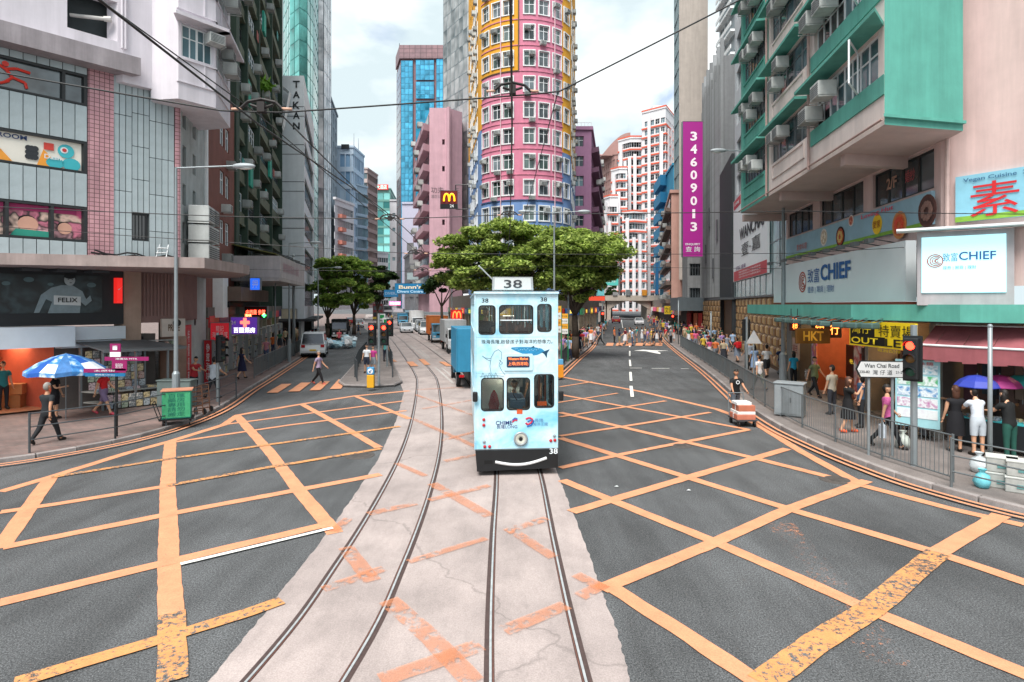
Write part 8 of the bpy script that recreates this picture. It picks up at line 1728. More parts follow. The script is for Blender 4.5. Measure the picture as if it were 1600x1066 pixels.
def truck(label, x, y, rz, cab, box, L_=5.6, W_=1.95, H_=2.75, cw=1.7, stripes=False, zb=.8, open_=False):
    o = root('truck', label, 'truck', (x, y, 0), rz); cm_ = M(cab, .3, .05, spec=.5); g = MB(); hc = 2.05
    g.side([(0, .42), (0, 1.02), (.1, 1.15), (.38, hc-.08), (.5, hc), (cw, hc), (cw, .42)], -cw*.5, cw*.5); g.build('cab', cm_, o); w = cw*.5
    g = MB(); glassface(g, (-w, .1, 1.15), (w, .1, 1.15), (w, .38, hc-.08), (-w, .38, hc-.08), .07); g.build('windscreen', VG, o)
    for s in (-1, 1):
        g = MB(); xq = s*(w+.008); g.add([(xq, .45, 1.2), (xq, 1.25, 1.2), (xq, 1.25, 1.85), (xq, .55, 1.85)], [(0, 1, 2, 3) if s > 0 else (3, 2, 1, 0)]); g.build('side_window', VG, o)
        g = MB().rbox(s*w*.72-.13, s*w*.72+.13, -.02, .06, .6, .78, .02); g.build('headlight', LAMPW, o); g = MB().rbox(s*(w+.16)-.06, s*(w+.16)+.06, .05, .12, 1.3, 1.6, .02).tube((s*w, .2, 1.5), (s*(w+.16), .1, 1.5), .01); g.build('wing_mirror', TBLK, o)
    g = MB().rbox(-w, w, -.08, .1, .3, .52, .03); g.build('bumper', M('c8cccf', .4), o); g = MB().box(-.4, .4, -.012, .01, .8, .98); g.build('grille', TBLK, o); g = MB().box(-.22, .22, -.1, -.085, .36, .47); g.build('number_plate', WHT, o)
    bm_ = M(box, .5, .1, 2, streak=.15); g = MB()
    if open_:
        g.box(-W_/2, W_/2, cw+.1, L_, zb, zb+.1).box(-W_/2, W_/2, cw+.1, L_, H_-.08, H_).box(-W_/2, W_/2, cw+.1, cw+.18, zb, H_)
        for s in (-1, 1):
            for k in range(4): yy = cw+.2+k*(L_-cw-.35)/3; g.box(s*W_/2-.05, s*W_/2+.05, yy, yy+.1, zb, H_)
    else: g.rbox(-W_/2, W_/2, cw+.08, L_, zb, H_, .03)
    g.build('cargo_box', bm_, o); g = MB().box(-.4, .4, .5, L_-.1, .42, zb); g.build('chassis', TBLK, o)
    for k in range(1, 5):
        yy = cw+.1+k*(L_-cw)/5
        if not open_:
            for s in (-1, 1): g = MB().box(s*W_/2-.012*1, s*W_/2+.012, yy-.02, yy+.02, zb+.05, H_-.05); g.build('panel_rib', bm_, o)
    for xx in (-W_/2+.03, 0, W_/2-.03): g = MB().box(xx-.02, xx+.02, L_, L_+.025, zb+.05, H_-.05); g.build('door_bar', bm_, o)
    for s in (-1, 1): g = MB().box(s*.75-.12, s*.75+.12, L_-.05, L_+.02, .6, .72); g.build('tail_light', LAMPR, o)
    wheels(o, (.75, L_-1.2), 1.8, .36); return o
RS = rad(13)
def vloc(px, Y): return wx(px, Y), Y
x, y = vloc(736, 28.3); o = truck('blue box truck following right behind the tram', x+.9, y+5.2, rad(190), '20647f', '2f82a6', L_=5.4, W_=2.0, H_=2.95, zb=.85)
o.location = (x-.65, y+5.4, 0); 
x, y = vloc(716, 50); truck('silver-white box truck with white cab parked nearest on the right of the tram lane', x, y, RS, 'd8dcde', 'b0b4b6', L_=5.6, W_=1.95, H_=2.75)
x, y = vloc(688, 63); truck('truck with an orange open cargo body and light blue cab', x, y, RS, '4a9ac0', 'c06a30', L_=5.8, W_=2.0, H_=2.85, open_=True)
x, y = vloc(667, 79); car('white car parked between the orange truck and the far white truck', x, y, RS, 'cfd2d4', kind='van', L_=4.6, H_=1.8)
x, y = vloc(660, 87); car('second, farther silver car in the parked row', x, y, RS, 'a8b0b6', kind='van', L_=4.6, H_=1.8)
x, y = vloc(653, 94); truck('farther tall white box truck behind the parked cars', x, y, RS, 'c8ccd0', 'd2d4d4', L_=6, W_=2.2, H_=3.1)
x, y = vloc(636, 84); car('silver saloon car driving towards the camera on the tram tracks', x, y, RS, 'c3c8cc', kind='sedan')
x, y = vloc(630, 112); truck('small light blue truck far down the tram lane', x, y, RS, '3a9ac0', '4a8aa8', L_=5, W_=1.9, H_=2.4)
x, y = vloc(488, 45); car('white people carrier seen from behind beside the long left railing', x-1.2, y+4.6, rad(195), 'd4d8dc', L_=4.75, W_=1.85, H_=1.88, kind='van')
x, y = vloc(560, 104); car('white estate car seen from behind far down the left carriageway', x-1.05, y+4.4, rad(194), 'd0d4d8', kind='hatch', H_=1.5)
x, y = vloc(546, 120); car('dark red taxi beyond the white estate car on the left', x-1.05, y+4.4, rad(194), '8a1f24', kind='sedan', roofcol='b8b8b8')
x, y = vloc(963, 128); car('red taxi with white roof driving away down the right street', x+.6, y+4.4, rad(172), 'b03030', kind='sedan', roofcol='d0d0d0')
x, y = vloc(999, 116); car('white and red car coming towards the crossing on the right street', x, y, rad(-10), 'd0d0d2', kind='sedan')
x, y = vloc(530, 70); truck('dark open truck behind the green bin on the left street', x, y, rad(14), '2a2e30', '2a2c2e', L_=5, W_=1.9, H_=2.3, open_=True)
def bus(label, px, Y, c1, c2, rz, H_=4.3):
    o = root('bus', label, 'bus', (wx(px, Y), Y, 0), rz); g = MB().rbox(-1.2, 1.2, 0, 10, .35, H_, .08); g.build('body', M(c1, .4, .05), o); g = MB().box(-1.21, 1.21, -.01, 10, .4, .95); g.build('skirt', M(c2, .4), o)
    for z0_, z1_ in ((1.1, 2.1), (2.7, 3.7)): g = MB().box(-1.05, 1.05, -.02, 0, z0_, z1_); g.build('windscreen', VG, o); g = MB().box(-1.215, 1.215, .5, 9.5, z0_+.2, z1_); g.build('side_windows', VG, o)
    wheels(o, (2, 8), 2.4, .45); return o
bus('double-decker bus with dark red top far down the left street', 590, 150, '6a2a30', 'b8a040', rad(10)); bus('white far bus beside the dark red one', 606, 158, 'c8ccd0', 'a0a4a8', rad(10), 3.6); bus('pale blue far tram-like bus at the end of the tram lane', 640, 150, '9ab8c8', '5a6a70', rad(13))
# ================================================================== STREET FURNITURE
POLE = M('8e979b', .45, .12, 4, metal=.3, streak=.15)
def lamp(label, x, y, h, arms, r=.075, group=None):
    o = root('street_lamp', label, 'street lamp', (x, y, .13), group=group); g = MB(); g.tube((0, 0, 0), (0, 0, 1.5), r*1.8, r*1.7, 12).tube((0, 0, 1.5), (0, 0, 1.6), r*1.7, r, 12).tube((0, 0, 1.6), (0, 0, h), r, r*.6, 10); g.box(-.06, .06, -r*1.9, -r*1.6, .5, 1.0); g.build('pole', POLE, o)
    for dx, L_ in arms:
        g = MB(); g.tube((0, 0, h-.02), (dx*L_, 0, h+.06), .03); g.build('arm', POLE, o); hd = MB(); hd.smooth = True; hd.ball((dx*(L_+.32), 0, h+.05), (.42, .15, .11), 14, 8); ho = hd.build('lamp_head', M('9aa2a6', .4, .08), o); g = MB(); g.smooth = True; g.ball((dx*(L_+.38), 0, h-.02), (.26, .11, .06), 12, 6); g.build('lens', M('cfd4d2', .2), ho)
    return o
Y = 21; lamp('tall street lamp with one arm standing beside the left pavement railing', wx(275, Y), Y, wz(262, Y)-.13, [(1, 2.1)])
Y = 29.2; lamp('tallest street lamp, on the right pavement before the gold tiled wall', wx(1224, Y), Y, wz(237, Y)-.13, [(-1, 2.9)], .11)
Y = 36; lamp('twin-armed street lamp rising behind the tram from the centre pavement', wx(866, Y), Y, wz(332, Y)-.13, [(-1, 1.5), (1, 1.5)])
Y = 41; lamp('street lamp beside the thick grey poles before the white slab building', wx(452, Y), Y, wz(380, Y)-.13, [(1, 1.5)])
Y = 60; lamp('farther street lamp in front of the left tree row', wx(497, Y), Y, wz(419, Y)-.13, [(1, 1.7)])
Y = 66; lamp('distant street lamp behind the small dark tree', wx(706, Y), Y, wz(440, Y)-.13, [(-1, .6)])
def post(label, px, y0_, y1_, r=.05, Y=None, z=.13, name='post'):
    Y = Y or F*(H-z)/(y0_-476); g = MB(); g.smooth = True; g.tube((wx(px, Y), Y, z), (wx(px, Y), Y, wz(y1_, Y)), r, r*.9, 10); g.ball((wx(px, Y), Y, wz(y1_, Y)), r*1.1, 8, 6); return thing(name, g, POLE, label, 'post')
post('thinner grey pole left of the pharmacy street lamp', 430, 566, 424); post('thick grey tram pole right behind the street lamp on the left', 459, 556, 400, .12); post('plain pole on the right pavement before the gold wall', 1165, 590, 498, .06); post('grey pole farther along the right pavement', 1111, 560, 488, .06); post('thin pole beside the kerb near the far right traffic light', 1060, 538, 470, .05); post('tall tram pole at the tip of the centre pavement', 888, 560, 400, .07)
# railings
RLM = M('6f7679', .5, .12, 5, metal=.4, streak=.2); RLD = M('4d5357', .5, .12, 5, metal=.3)
def railing(label, pts, style, h=1.05, sp=2.0, mat=RLM, z=.13, bal=.11):
    P = [Vector(p) for p in pts]; d = [0]
    for a, b_ in zip(P, P[1:]): d.append(d[-1]+(b_-a).length)
    def at_(t):
        for i in range(len(P)-1):
            if t <= d[i+1] or i == len(P)-2: q = (t-d[i])/(d[i+1]-d[i]); return P[i].lerp(P[i+1], q)
    n = max(1, round(d[-1]/sp)); st_ = d[-1]/n; o = root('pedestrian_railing', label, 'railing', (P[0].x, P[0].y, z), world=True)
    pm = MB().tube((0, 0, -.02), (0, 0, h+.03), .028, n=8).mesh('post', mat)
    for i in range(n+1): q = at_(i*st_); inst('post', pm, o, (q.x, q.y, z))
    for i in range(n):
        a, b_ = at_(i*st_), at_((i+1)*st_); A, B_ = Vector((a.x, a.y, z)), Vector((b_.x, b_.y, z)); up = Vector((0, 0, 1))
        for hh in ((h, .12) if style == 'bars' else (h, h*.66, h*.33)): g = MB(); g.tube(A+up*hh, B_+up*hh, .018, n=6); g.build('rail', mat, o)
        if style == 'bars':
            g = MB(); m_ = int((B_-A).length/bal)
            for k in range(1, m_): q = A.lerp(B_, k/m_); g.tube(q+up*.12, q+up*h, .009, n=4, caps=False)
            bo = g.build('balusters', mat, o); bo['kind'] = 'stuff'
    return o
kr = [p for p in off(KR, -.45)]
def between(path, y0_, y1_): return [p for p in path if y0_ <= p[1] <= y1_]
railing('long curved grey railing with fine bars along the right kerb', between(off(KR, .42), 12.9, 56), 'bars', mat=RLM)
railing('last open railing of two bars in front of the stall at the right edge', [(10.15, 11.6), (9.55, 12.8)], 'open')
kl = [p for p in KL]; L_in = lambda p0_, y0_, y1_: between(off(KL, -.42), y0_, y1_)
railing('low open railing nearest the camera on the left pavement', [gpn(46, 708), gpn(78, 706), gpn(180, 686)], 'open', mat=RLD)
railing('second open railing by the green crate on the left pavement', [gpn(180, 686), gpn(240, 673), gpn(286, 656), gpn(330, 640), gpn(369, 622)], 'open', mat=RLD)
railing('long panelled railing beside the white people carrier', between(off(KL, -.42), 31.5, 60), 'bars', mat=RLM)
railing('dark railing along the centre pavement right of the tram', between(off(KC, .4), 35, 100) if False else [(3.15, 37), (4.3, 44), (6.95, 57)], 'bars', mat=RLD)
railing('far railing on the centre pavement beyond the crossing', [(8.1, 64), (11.6, 84), (16, 105)], 'bars', mat=RLD, bal=.2)
railing('dark railing on the left side of the traffic island', [(-8.0, 30.4), (-8.6, 32.2), (-9.9, 38), (-11.6, 47)], 'bars', mat=RLD); railing('dark railing on the tram side of the traffic island', [(-6.5, 32), (-7.2, 35.5), (-8.3, 40), (-10.6, 50)], 'bars', mat=RLD)
# traffic lights
def signal(label, x, y, zp, zc, lit='red', face=0, z=.13, heads=((0, 0),), r=.06):
    o = root('traffic_light', label, 'traffic light', (x, y, z), rad(face)); g = MB(); g.tube((0, 0, 0), (0, 0, zp-z), r, r, 10); g.build('pole', POLE, o)
    for dx, fz in heads:
        g = MB().rbox(dx-.15, dx+.15, -.28, -.08, zc-z-.5, zc-z+.5, .02); g.box(dx-.21, dx+.21, -.1, -.085, zc-z-.56, zc-z+.56); hd = g.build('signal_head', M('1d2022', .5, .1), o)
        for k, c in enumerate(('red', 'amber', 'green')):
            zz_ = zc-z+.32-k*.32; on = c == lit; g = MB(); dish_y(g, [(.1, -.285), (.06, -.3), (.001, -.305)], dx, zz_, 14); g.build('lens', M({'red': 'ff2a1a', 'amber': 'ff9a20', 'green': '20e070'}[c], emit=8) if on else M({'red': '5a1a1a', 'amber': '6a4a20', 'green': '1a4a3a'}[c], .3), hd)
            g = MB(); n = 8
            for q in range(n): t0, t1 = PI*q/n, PI*(q+1)/n; g.add([(dx+.125*math.cos(t), yy, zz_+.125*math.sin(t)) for t, yy in ((t0, -.28), (t1, -.28), (t1, -.44), (t0, -.44))], [(0, 1, 2, 3)])
            g.build('visor', M('1d2022', .5), hd)
    return o
x, y = gp(1428, 728, .13); s_ = signal('large traffic light showing red on the right pavement, beside the street name sign', x, y, wz(508, y), wz(560, y), face=-50, r=.075)
x, y = gp(592, 602, .14); signal('traffic light showing red at the near end of the traffic island', x, y, wz(490, y), wz(522, y), z=.14, heads=((-.3, 0), (.3, 0)))
x, y = gp(605, 573, .14); signal('second traffic light behind the first on the traffic island', x, y, wz(498, y), wz(512, y), z=.14, heads=((.2, 0),))
x, y = gp(1050, 536, .13); signal('small distant traffic light showing red by the far right crossing', x, y, wz(488, y), wz(499, y)); x, y = (9.2, 60); signal('distant red traffic light on the centre kerb by the crossing', x, y, 4.2, wz(495, 60))
x, y = gpn(340, 628); signal('dark traffic light seen from the side near the cream pharmacy signs', x, y, wz(520, y), wz(545, y), lit='none', face=75)
x, y = gpn(1167, 596); signal('unlit dark traffic light against the gold tiled wall', x, y, wz(495, y), wz(516, y), lit='none', face=180)
# island bollard, keep-left, green tram stop plates
x, y = gp(579.5, 606, .14); bo = root('bollard', 'yellow plinth bollard with a blue arrow plate at the tip of the traffic island', 'bollard', (x, y, .14)); g = MB().rbox(-.17, .17, -.13, .13, 0, .62, .03); g.build('base', M('d8a020', .5, .08), bo); g = MB().rbox(-.17, .17, -.12, .12, .63, .98, .03); g.build('cap', M('3a8ab8', .4), bo); g = MB(); dish_y(g, [(.13, -.125), (.001, -.127)], 0, .8, 18); g.build('plate', WHT, bo); g = MB(); g.path([(.06, -.14, .87), (-.05, -.14, .75), (-.05, -.14, .82), (-.05, -.14, .75), (.02, -.14, .75)], .014, 5); g.build('arrow', M('1f6aa8'), bo)
for px, py, w, h, Y, l in ((597, 495, .55, .5, 50, 'green and white tram stop plate on the left above the traffic island'), (603, 504, .5, .75, 46, 'green and white tram stop plate lower and to the right above the traffic island')):
    X_ = wx(px, Y); Z_ = wz(py, Y); o = root('tram_stop_sign', l, 'sign', (X_, Y, .14), world=True); g = MB().box(X_-w/2, X_+w/2, Y-.03, Y, Z_-h/2, Z_+h/2); g.build('plate', WHT, o); g = MB().box(X_-w*.32, X_+w*.32, Y-.04, Y-.031, Z_-h*.3, Z_+h*.32); g.build('emblem', M('1a8a4a', .4), o); g = MB().tube((X_, Y+.03, .14), (X_, Y+.03, Z_), .04); g.build('pole', POLE, o)
# street name sign
o = root('street_name_sign', 'white arrow-ended street name sign on two grey posts reading Wan Chai Road', 'sign', (*gp(1376, 712, .13), .13), rad(-8)); sc_ = 920/gp(1376, 712, .13)[1]
hz0, hz1 = 4.1-(590-476)/sc_-.13, 4.1-(564-476)/sc_-.13; w = 74/sc_/2; g = MB(); g.slab([(-w+.1, hz0), (w-.1, hz0), (w, (hz0+hz1)/2), (w-.1, hz1), (-w+.1, hz1), (-w, (hz0+hz1)/2)], -.05, 0); g.build('border', TBLK, o); e = .022; g = MB(); g.slab([(-w+.12, hz0+e), (w-.12, hz0+e), (w-.03, (hz0+hz1)/2), (w-.12, hz1-e), (-w+.12, hz1-e), (-w+.03, (hz0+hz1)/2)], -.056, -.05); g.build('plate', M('c6c8c8', .4, .05), o)
text('lettering', 'Wan Chai Road', o, (0, -.06, hz0+(hz1-hz0)*.72), 0, .11, K, .85); text('lettering', '灣 仔 道', o, (.02, -.06, hz0+(hz1-hz0)*.32), 0, .13, K, .48); text('lettering', '230-82', o, (-.42, -.06, hz0+(hz1-hz0)*.34), 0, .07, K, .26); text('lettering', '21-29', o, (.44, -.06, hz0+(hz1-hz0)*.34), 0, .07, K, .2)
for x_ in (-.28, .3): g = MB(); g.tube((x_, .03, -.02), (x_, .03, hz1-.05), .035, n=10); g.build('post', POLE, o)
post('tall pale pole with a yellow tag in front of the stall', 1547, 752, 510, .05)
x, y = gpn(1178, 612); o = root('triangular_sign', 'grey triangular road sign seen from behind on the right pavement', 'sign', (x, y, .13)); k = 920/y; g = MB(); zt_ = 4.1-(516-476)/k-.13; zb_ = 4.1-(537-476)/k-.13; g.slab([(-.35, zb_), (.35, zb_), (0, zt_)], 0, .02); g.build('plate', M('b2b6b8', .4, .1), o); g = MB().tube((0, .04, 0), (0, .04, zt_-.1), .03); g.build('post', POLE, o)
# finger post and sign tower on the left pavement
x, y = gpn(182, 682); o = root('finger_post', 'black finger post with magenta direction arms and a white information head', 'sign', (x, y, .13)); k = 920/y; Zf = lambda py: 4.1-(py-476)/k-.13; g = MB(); g.tube((0, 0, 0), (0, 0, Zf(560)), .04); g.build('post', TBLK, o)
MG = M('8a1a5a', .4, .04)
for nm, a, b_, z0_, z1_, m_, s in (('head_plate', -.16, .16, Zf(550), Zf(537), MG, 'i'), ('white_plate', -.16, .16, Zf(558), Zf(550), WHT, ''), ('direction_arm', -.32, 1.0, Zf(563.5), Zf(557.5), MG, '港鐵站 MTR'), ('direction_arm', -.1, .35, Zf(579), Zf(563.6), MG, '灣仔街市'), ('direction_arm', -.95, .32, Zf(582), Zf(576), MG, '太原街'), ('direction_arm', -.9, .3, Zf(588), Zf(583), M('1a6a9a', .4), '郵政局 Library')):
    g = MB().box(a, b_, -.06, -.03, z0_, z1_); g.build(nm, m_, o)
    if s: text('lettering', s, o, ((a+b_)/2, -.07, (z0_+z1_)/2), 0, (z1_-z0_)*.5, WHT if m_ is not WHT else K, (b_-a)*.5)
# utility boxes
def ubox(label, px, py, w, h, d, col, rz=0): x, y = gpn(px, py); o = root('utility_box', label, 'utility box', (x, y, .13), rad(rz)); g = MB().rbox(-w/2, w/2, 0, d, .05, h, .02); g.build('cabinet', M(col, .5, .15, 3, streak=.2), o); g = MB().rbox(-w/2-.03, w/2+.03, -.03, d+.03, h, h+.06, .02); g.build('lid', M(col, .5, .1), o); g = MB().box(-w/2+.03, -.01, -.012, 0, .12, h-.06).box(.01, w/2-.03, -.012, 0, .12, h-.06); g.build('door', M(col, .5, .15, 3), o); g = MB().box(.05, .08, -.03, -.01, h*.45, h*.6); g.build('handle', DFRAME, o)
ubox('grey green utility cabinet at the foot of the left street lamp', 271, 637, 1.3, 1.0, .5, '6a7876'); ubox('pale grey utility cabinet behind the curved right railing', 1232, 652, .95, 1.15, .6, '8a9296', -35)
# green-and-teal crate trolley
x, y = gpn(277, 662); o = root('crate_trolley', 'green and teal metal crate on a flat trolley with Chinese writing', 'trolley', (x, y, .13), rad(25)); g = MB().rbox(-.42, .42, -.32, .32, .22, 1.12, .01); g.build('crate', M('1f8a7a', .6, .15, 3, streak=.3), o); g = MB().box(-.4, .4, -.335, -.32, .26, 1.08); g.build('front_panel', M('3f9f70', .7, .2, 4), o)
text('lettering', '百匯\n藥房\n專用\n請勿\n搬走', o, (0, -.345, .68), 0, .74, M('1a6a5a'), .5); g = MB().box(-.46, .46, -.36, .36, 1.12, 1.15); g.build('lid', M('b07a60', .8, .2), o); g = MB().box(-.5, .5, -.36, .36, .17, .21); g.build('platform', TBLK, o); g = MB(); g.path([(-.5, -.3, .2), (-.68, -.3, .75), (-.68, .3, .75), (-.5, .3, .2)], .015); g.build('handle', TBLK, o)
for sx in (-.38, .38):
    for sy in (-.28, .28): g = MB(); g.X = Matrix.Translation((sx, sy, .085)) @ Matrix.Rotation(PI/2, 4, 'Y'); g.lathe([(.001, -.02), (.085, -.02), (.085, .02), (.001, .02)], n=12); g.X = None; g.build('wheel', TBLK, o)
for q, (px, py, l) in enumerate(((307, 650, 'nearer rusty folded trolley leaning on the left railing'), (318, 645, 'farther rusty trolley beside the traffic pole'))):
    x, y = gpn(px, py); o = root('folded_trolley', l, 'trolley', (x, y, .13), rad(60)); g = MB(); g.path([(-.25, 0, 0), (-.25, .1, 1.0), (.25, .1, 1.0), (.25, 0, 0)], .018); g.build('frame', M('6a4a38', .7, .2, metal=.3), o)
    for k in range(5): g = MB().box(-.24, .24, .0+.02*k, .02+.02*k, .15+k*.17, .19+k*.17); g.build('bar', M('6a4a38', .7, .2), o)
    for s in (-.3, .3): g = MB(); g.X = Matrix.Translation((s, 0, .11)) @ Matrix.Rotation(PI/2, 4, 'Y'); g.lathe([(.001, -.02), (.11, -.02), (.11, .02), (.001, .02)], n=14); g.X = None; g.build('wheel', TBLK, o)
# white foam boxes and plastic bags by the right rail, bus-stop plates, bins, rubbish heap
for q, (px, py, z_, l) in enumerate(((1566, 764, .13, 'left lower white foam crate behind the last railing'), (1567, 764, .47, 'left upper white foam crate on its stack behind the last railing'), (1598, 772, .13, 'right lower white foam crate at the picture edge'), (1600, 772, .47, 'right upper white foam crate at the picture edge'))):
    x, y = gpn(px, py); o = root('foam_crate', l, 'crate', (x+.1, y+.15, z_), rad(-38)); g = MB().rbox(-.27, .27, -.2, .2, 0, .32, .02); g.build('crate_body', M('a8aaa6', .7, .2, 5), o); g = MB().rbox(-.28, .28, -.21, .21, .29, .335, .015); g.build('lid', M('bcbfbb', .7, .15), o); g = MB().box(-.08, .08, -.212, -.2, .1, .18); g.build('printed_label', M('5a8a8a'), o)
def pbag(px, py, col, l, s=.2):
    x, y = gpn(px, py); g = MB(); g.smooth = True; g.lathe([(.001, .0), (s*.8, .02), (s, s*.8), (s*.7, s*1.6), (s*.2, s*2.0), (s*.45, s*2.4)], (x, y, .13), 10); g.v = [(a+RD.uniform(-.02, .02), b_+RD.uniform(-.02, .02), c) for a, b_, c in g.v]; thing('plastic_bag', g, M(col, .45, .15, 8), l, 'bag')
pbag(1535, 762, '6fc0cc', 'tied turquoise plastic bag standing by the last railing post', .17); pbag(1530, 738, 'ccd4d8', 'white plastic bag at the feet of the man in white shorts'); pbag(1411, 700, 'b8c0b8', 'pale plastic bag beside the floral-shirted man')
x, y = gp(515, 547); rh = root('rubbish_heap', 'heap of pale blue and white plastic sheets and bags on the left carriageway', 'rubbish', (x, y+1.5, 0))
for k in range(34): g = MB(); s = RD.uniform(.22, .48); g.ball((RD.uniform(-1.5, 1.5), RD.uniform(-1.2, 1.2), s*.6+RD.uniform(0, .7)), (s, s*.8, s*.7), 9, 6); g.v = [(a+RD.uniform(-.1, .1), b_+RD.uniform(-.1, .1), max(0, c+RD.uniform(-.1, .1))) for a, b_, c in g.v]; g.build('plastic_bag', M(['c8d4da', '8fb8cc', 'a8ccd8', 'dcdcdc'][k % 4], .5, .2, 5), rh)
x, y = gp(522, 527); o = root('rubbish_bin', 'large dark green bin between the rubbish heap and the dark truck', 'bin', (x, y, 0)); g = MB(); frust(g, -.7, .7, 1.5, .15, -.8, .8, 1.8, 1.6); g.build('bin_body', M('1f5a3a', .6, .15), o); g = MB().rbox(-.92, .92, -.82, .82, 1.6, 1.75, .03); g.build('lid', M('1a4a30', .6), o)
def moto(px, py, l):
    x, y = gp(px, py, .13); o = root('motorbike', l, 'motorbike', (x, y, .13), rad(70+RD.uniform(-12, 12)))
    for yy in (-.6, .6): g = MB(); g.smooth = True; g.X = Matrix.Translation((0, yy, .3)) @ Matrix.Rotation(PI/2, 4, 'Y'); g.lathe([(.2, -.05), (.3, -.04), (.3, .04), (.2, .05), (.02, .03), (.02, -.03), (.2, -.05)], n=14); g.X = None; g.build('wheel', TYRE, o)
    g = MB().rbox(-.13, .13, -.35, .3, .35, .75, .06); g.build('engine', M('4a4e52', .4, metal=.4), o); g = MB().rbox(-.14, .14, -.05, .7, .75, .88, .05); g.build('seat', TBLK, o); g = MB(); g.tube((0, -.6, .3), (0, -.35, .95), .03).tube((-.33, -.3, 1.0), (.33, -.3, 1.0), .018); g.build('handlebar', STEEL, o)
    g = MB().rbox(-.12, .12, -.35, -.05, .75, .92, .05); g.build('tank', M(RD.choice(['8a1f24', '24406a', 'b8bcc0'])), o); g = MB(); g.ball((0, -.48, .9), .09, 8, 6); g.build('headlight', LAMPW, o)
for k, (px, py, l) in enumerate(((474, 533, 'nearest motorbike parked under the white slab building'), (480, 530, 'second motorbike in the parked row'), (486, 528, 'third motorbike in the parked row'), (491, 525, 'farthest motorbike in the parked row'))): moto(px, py, l)
g = MB(); x, y = gpn(452, 545); g.lathe([(.25, 0), (.25, .04), (.12, .06), (.03, .75), (.001, .76)], (x, y, .13), 14); thing('traffic_cone', g, M('e0702a', .5, .1), 'orange traffic cone on the left pavement by the van', 'cone')
# bus stop plates on the centre pavement behind the tram
for k, (px, y0_, y1_, Y, l) in enumerate(((871, 478, 520, 37.5, 'nearer yellow and white bus stop sign right of the tram'), (882, 490, 522, 41, 'farther yellow and white bus stop sign right of the tram'))):
    X_, z0_, z1_ = wx(px, Y), wz(y1_, Y), wz(y0_, Y); o = root('bus_stop_sign', l, 'sign', (X_, Y, .13), world=True); g = MB().tube((X_+.25, Y+.03, .13), (X_+.25, Y+.03, z1_), .04); g.build('pole', M('1f7a4a', .5), o); n = 4
    for i in range(n): za = z0_+(z1_-z0_)*i/n; g = MB().box(X_-.24, X_+.24, Y-.03, Y, za+.01, za+(z1_-z0_)/n-.01); g.build('plate', M(['d8d8d4', 'e0a030'][i % 2], .5), o); text('lettering', '巴士站', o, (X_, Y-.04, za+(z1_-z0_)/n/2), 0, .12, K, .36)
x, y = gpn(874, 590); o = root('kerb_bollard', 'yellow bollard with a blue arrow right behind the tram on the centre kerb', 'bollard', (x+.05, y, .13)); g = MB().rbox(-.17, .17, -.13, .13, 0, .7, .03); g.build('base', M('d88a20', .5), o); g = MB().rbox(-.16, .16, -.12, .12, .7, 1.0, .03); g.build('cap', M('5a9ac0', .4), o)
# ================================================================== OVERHEAD TRAM WIRES
WR = M('17181a', .5)
def cable(pts, r=.012, seg=10, sag=0.0):
    g = MB(); out = []
    for a, b_ in zip(pts, pts[1:]):
        a, b_ = Vector(a), Vector(b_)
        for i in range(seg): t = i/seg; p = a.lerp(b_, t); p.z -= sag*4*t*(1-t); out.append(p)
    out.append(Vector(pts[-1])); g.path(out, r*.8, 5); return g
def wtrack(path, z, y0_, y1_): return [(x, y, z) for x, y in path if y0_ <= y <= y1_]
def wire(label, g): thing('overhead_wire', g, WR, label, 'wire')
wire('contact wire over the left tram track', cable([(-2.22, 2.8, 5.75), (-2.32, 5.4, 5.75)]+wtrack(TL, 5.75, 9, 120), .011, 1)); wire('contact wire over the right tram track', cable([(-.01, 2.6, 5.75), (.0, 5.4, 5.75), (-.04, 12.5, 5.75)]+wtrack(TR, 5.75, 19, 120), .011, 1))
def PX(px, py, Y): return (wx(px, Y), Y, wz(py, Y))
S = 5.4
wire('nearest span wire crossing from the left edge over both tracks and up to the right', cable([PX(-60, 103, S), PX(345, 173, S), PX(440, 176, S), PX(800, 150, S), PX(874, 143, S), PX(1160, -2, S), PX(1300, -80, S)], .010, 6, .003))
wire('diagonal wire from the upper left down along the left track', cable([PX(128, -20, 5.2), PX(405, 180, 7.5), PX(660, 400, 17)], .009, 6)); wire('slanting pull-off wire dropping to the right of the tram sign', cable([PX(872, 143, S), PX(816, 350, 13)], .007, 4)); wire('long diagonal wire crossing behind the green tenement', cable([PX(440, 180, S), PX(560, 300, 9), PX(615, 345, 12.5)], .009, 4))
S2 = 12.5
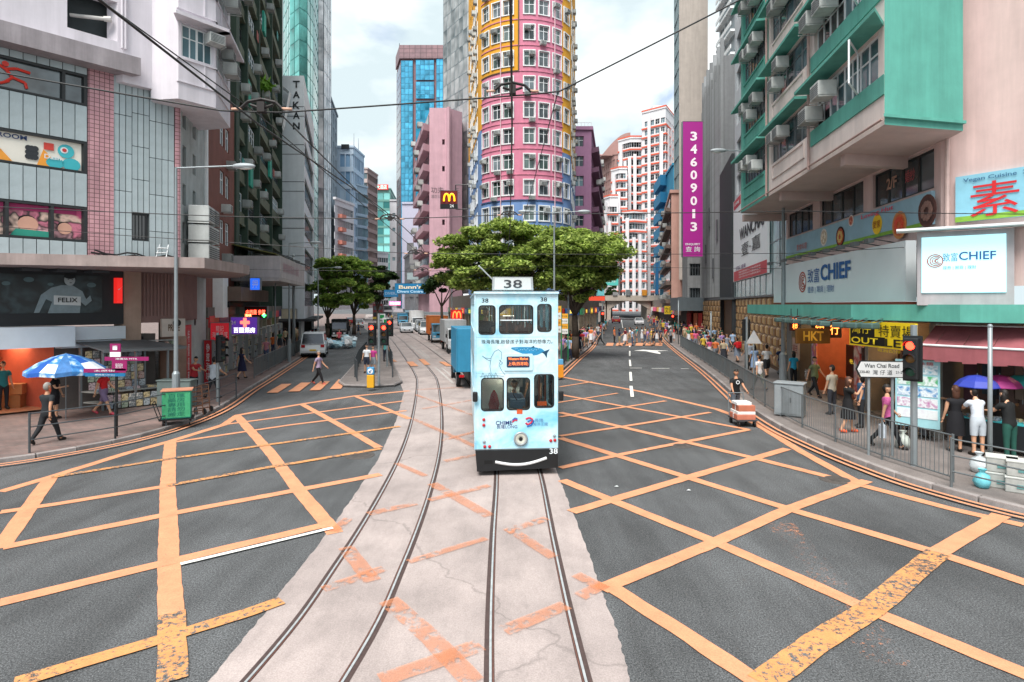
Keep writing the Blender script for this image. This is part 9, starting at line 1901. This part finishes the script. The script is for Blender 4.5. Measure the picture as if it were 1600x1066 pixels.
wire('second span wire across the street at the height of the left canopy windows', cable([PX(-30, 322, S2), PX(345, 338, S2), PX(612, 342, S2), PX(800, 335, S2), PX(1250, 330, S2), PX(1640, 335, S2)], .012, 5, .01)); wire('third span wire across both streets', cable([PX(-30, 352, 18), PX(640, 396, 18), PX(1230, 396, 18), PX(1640, 372, 18)], .012, 6, .03)); wire('fourth span wire between the lamp posts', cable([PX(275, 262, 21), PX(650, 420, 24), PX(866, 370, 36)], .012, 6, .05) if False else cable([PX(345, 420, 28), PX(660, 424, 30), PX(866, 415, 36), PX(1222, 420, 29)], .014, 6, .03))
def hanger(label, px, py, Y, s=1.0):
    X_, Y_, Z_ = PX(px, py, Y); o = root('wire_hanger', label, 'wire hanger', (X_, Y_, Z_)); g = MB(); n = 9
    pts = [(-.17*s, 0, 0), (-.11*s, 0, .055*s), (0, 0, .075*s), (.11*s, 0, .05*s), (.17*s, 0, -.01)]; g.path(pts, .013*s, 6); g.path([(-.09*s, 0, .03*s), (0, 0, .0), (.09*s, 0, .03*s)], .012*s, 6); g.box(-.03*s, .03*s, -.03, .03, -.03*s, .05*s); g.build('clamp', M('201a1a', .6), o)
    for sx in (-1, 1): g = MB(); g.smooth = True; g.tube((sx*.16*s, 0, 0), (sx*.24*s, 0, -.005), .012*s, .012*s, 8); g.build('insulator', M('c8a08a', .4), o)
hanger('black wire hanger at the upper left, over the left track', 409, 170, 5.4, 1.15); hanger('black wire hanger in front of the round tower', 801, 142, 5.4, 1.0); hanger('farther wire hanger over the left track', 609, 342, 12.5, 1.3); hanger('farther wire hanger low before the round tower', 796, 336, 12.5, 1.1); hanger('third wire hanger far over the left track', 650, 396, 18, 1.5); hanger('fourth wire hanger farthest along the left track', 660, 422, 26, 1.6)
# litter
for px, py, l in ((1076, 768, 'white paper scrap on the right carriageway'), (963, 762, 'small white scrap lying beside the box lines'), (1008, 705, 'tiny pale scrap near the small manhole')): x, y = gp(px, py); g = MB(); g.add([(x-.05, y, .025), (x+.05, y-.02, .03), (x+.03, y+.09, .022)], [(0, 1, 2)]); thing('paper_scrap', g, WHT, l, 'litter')
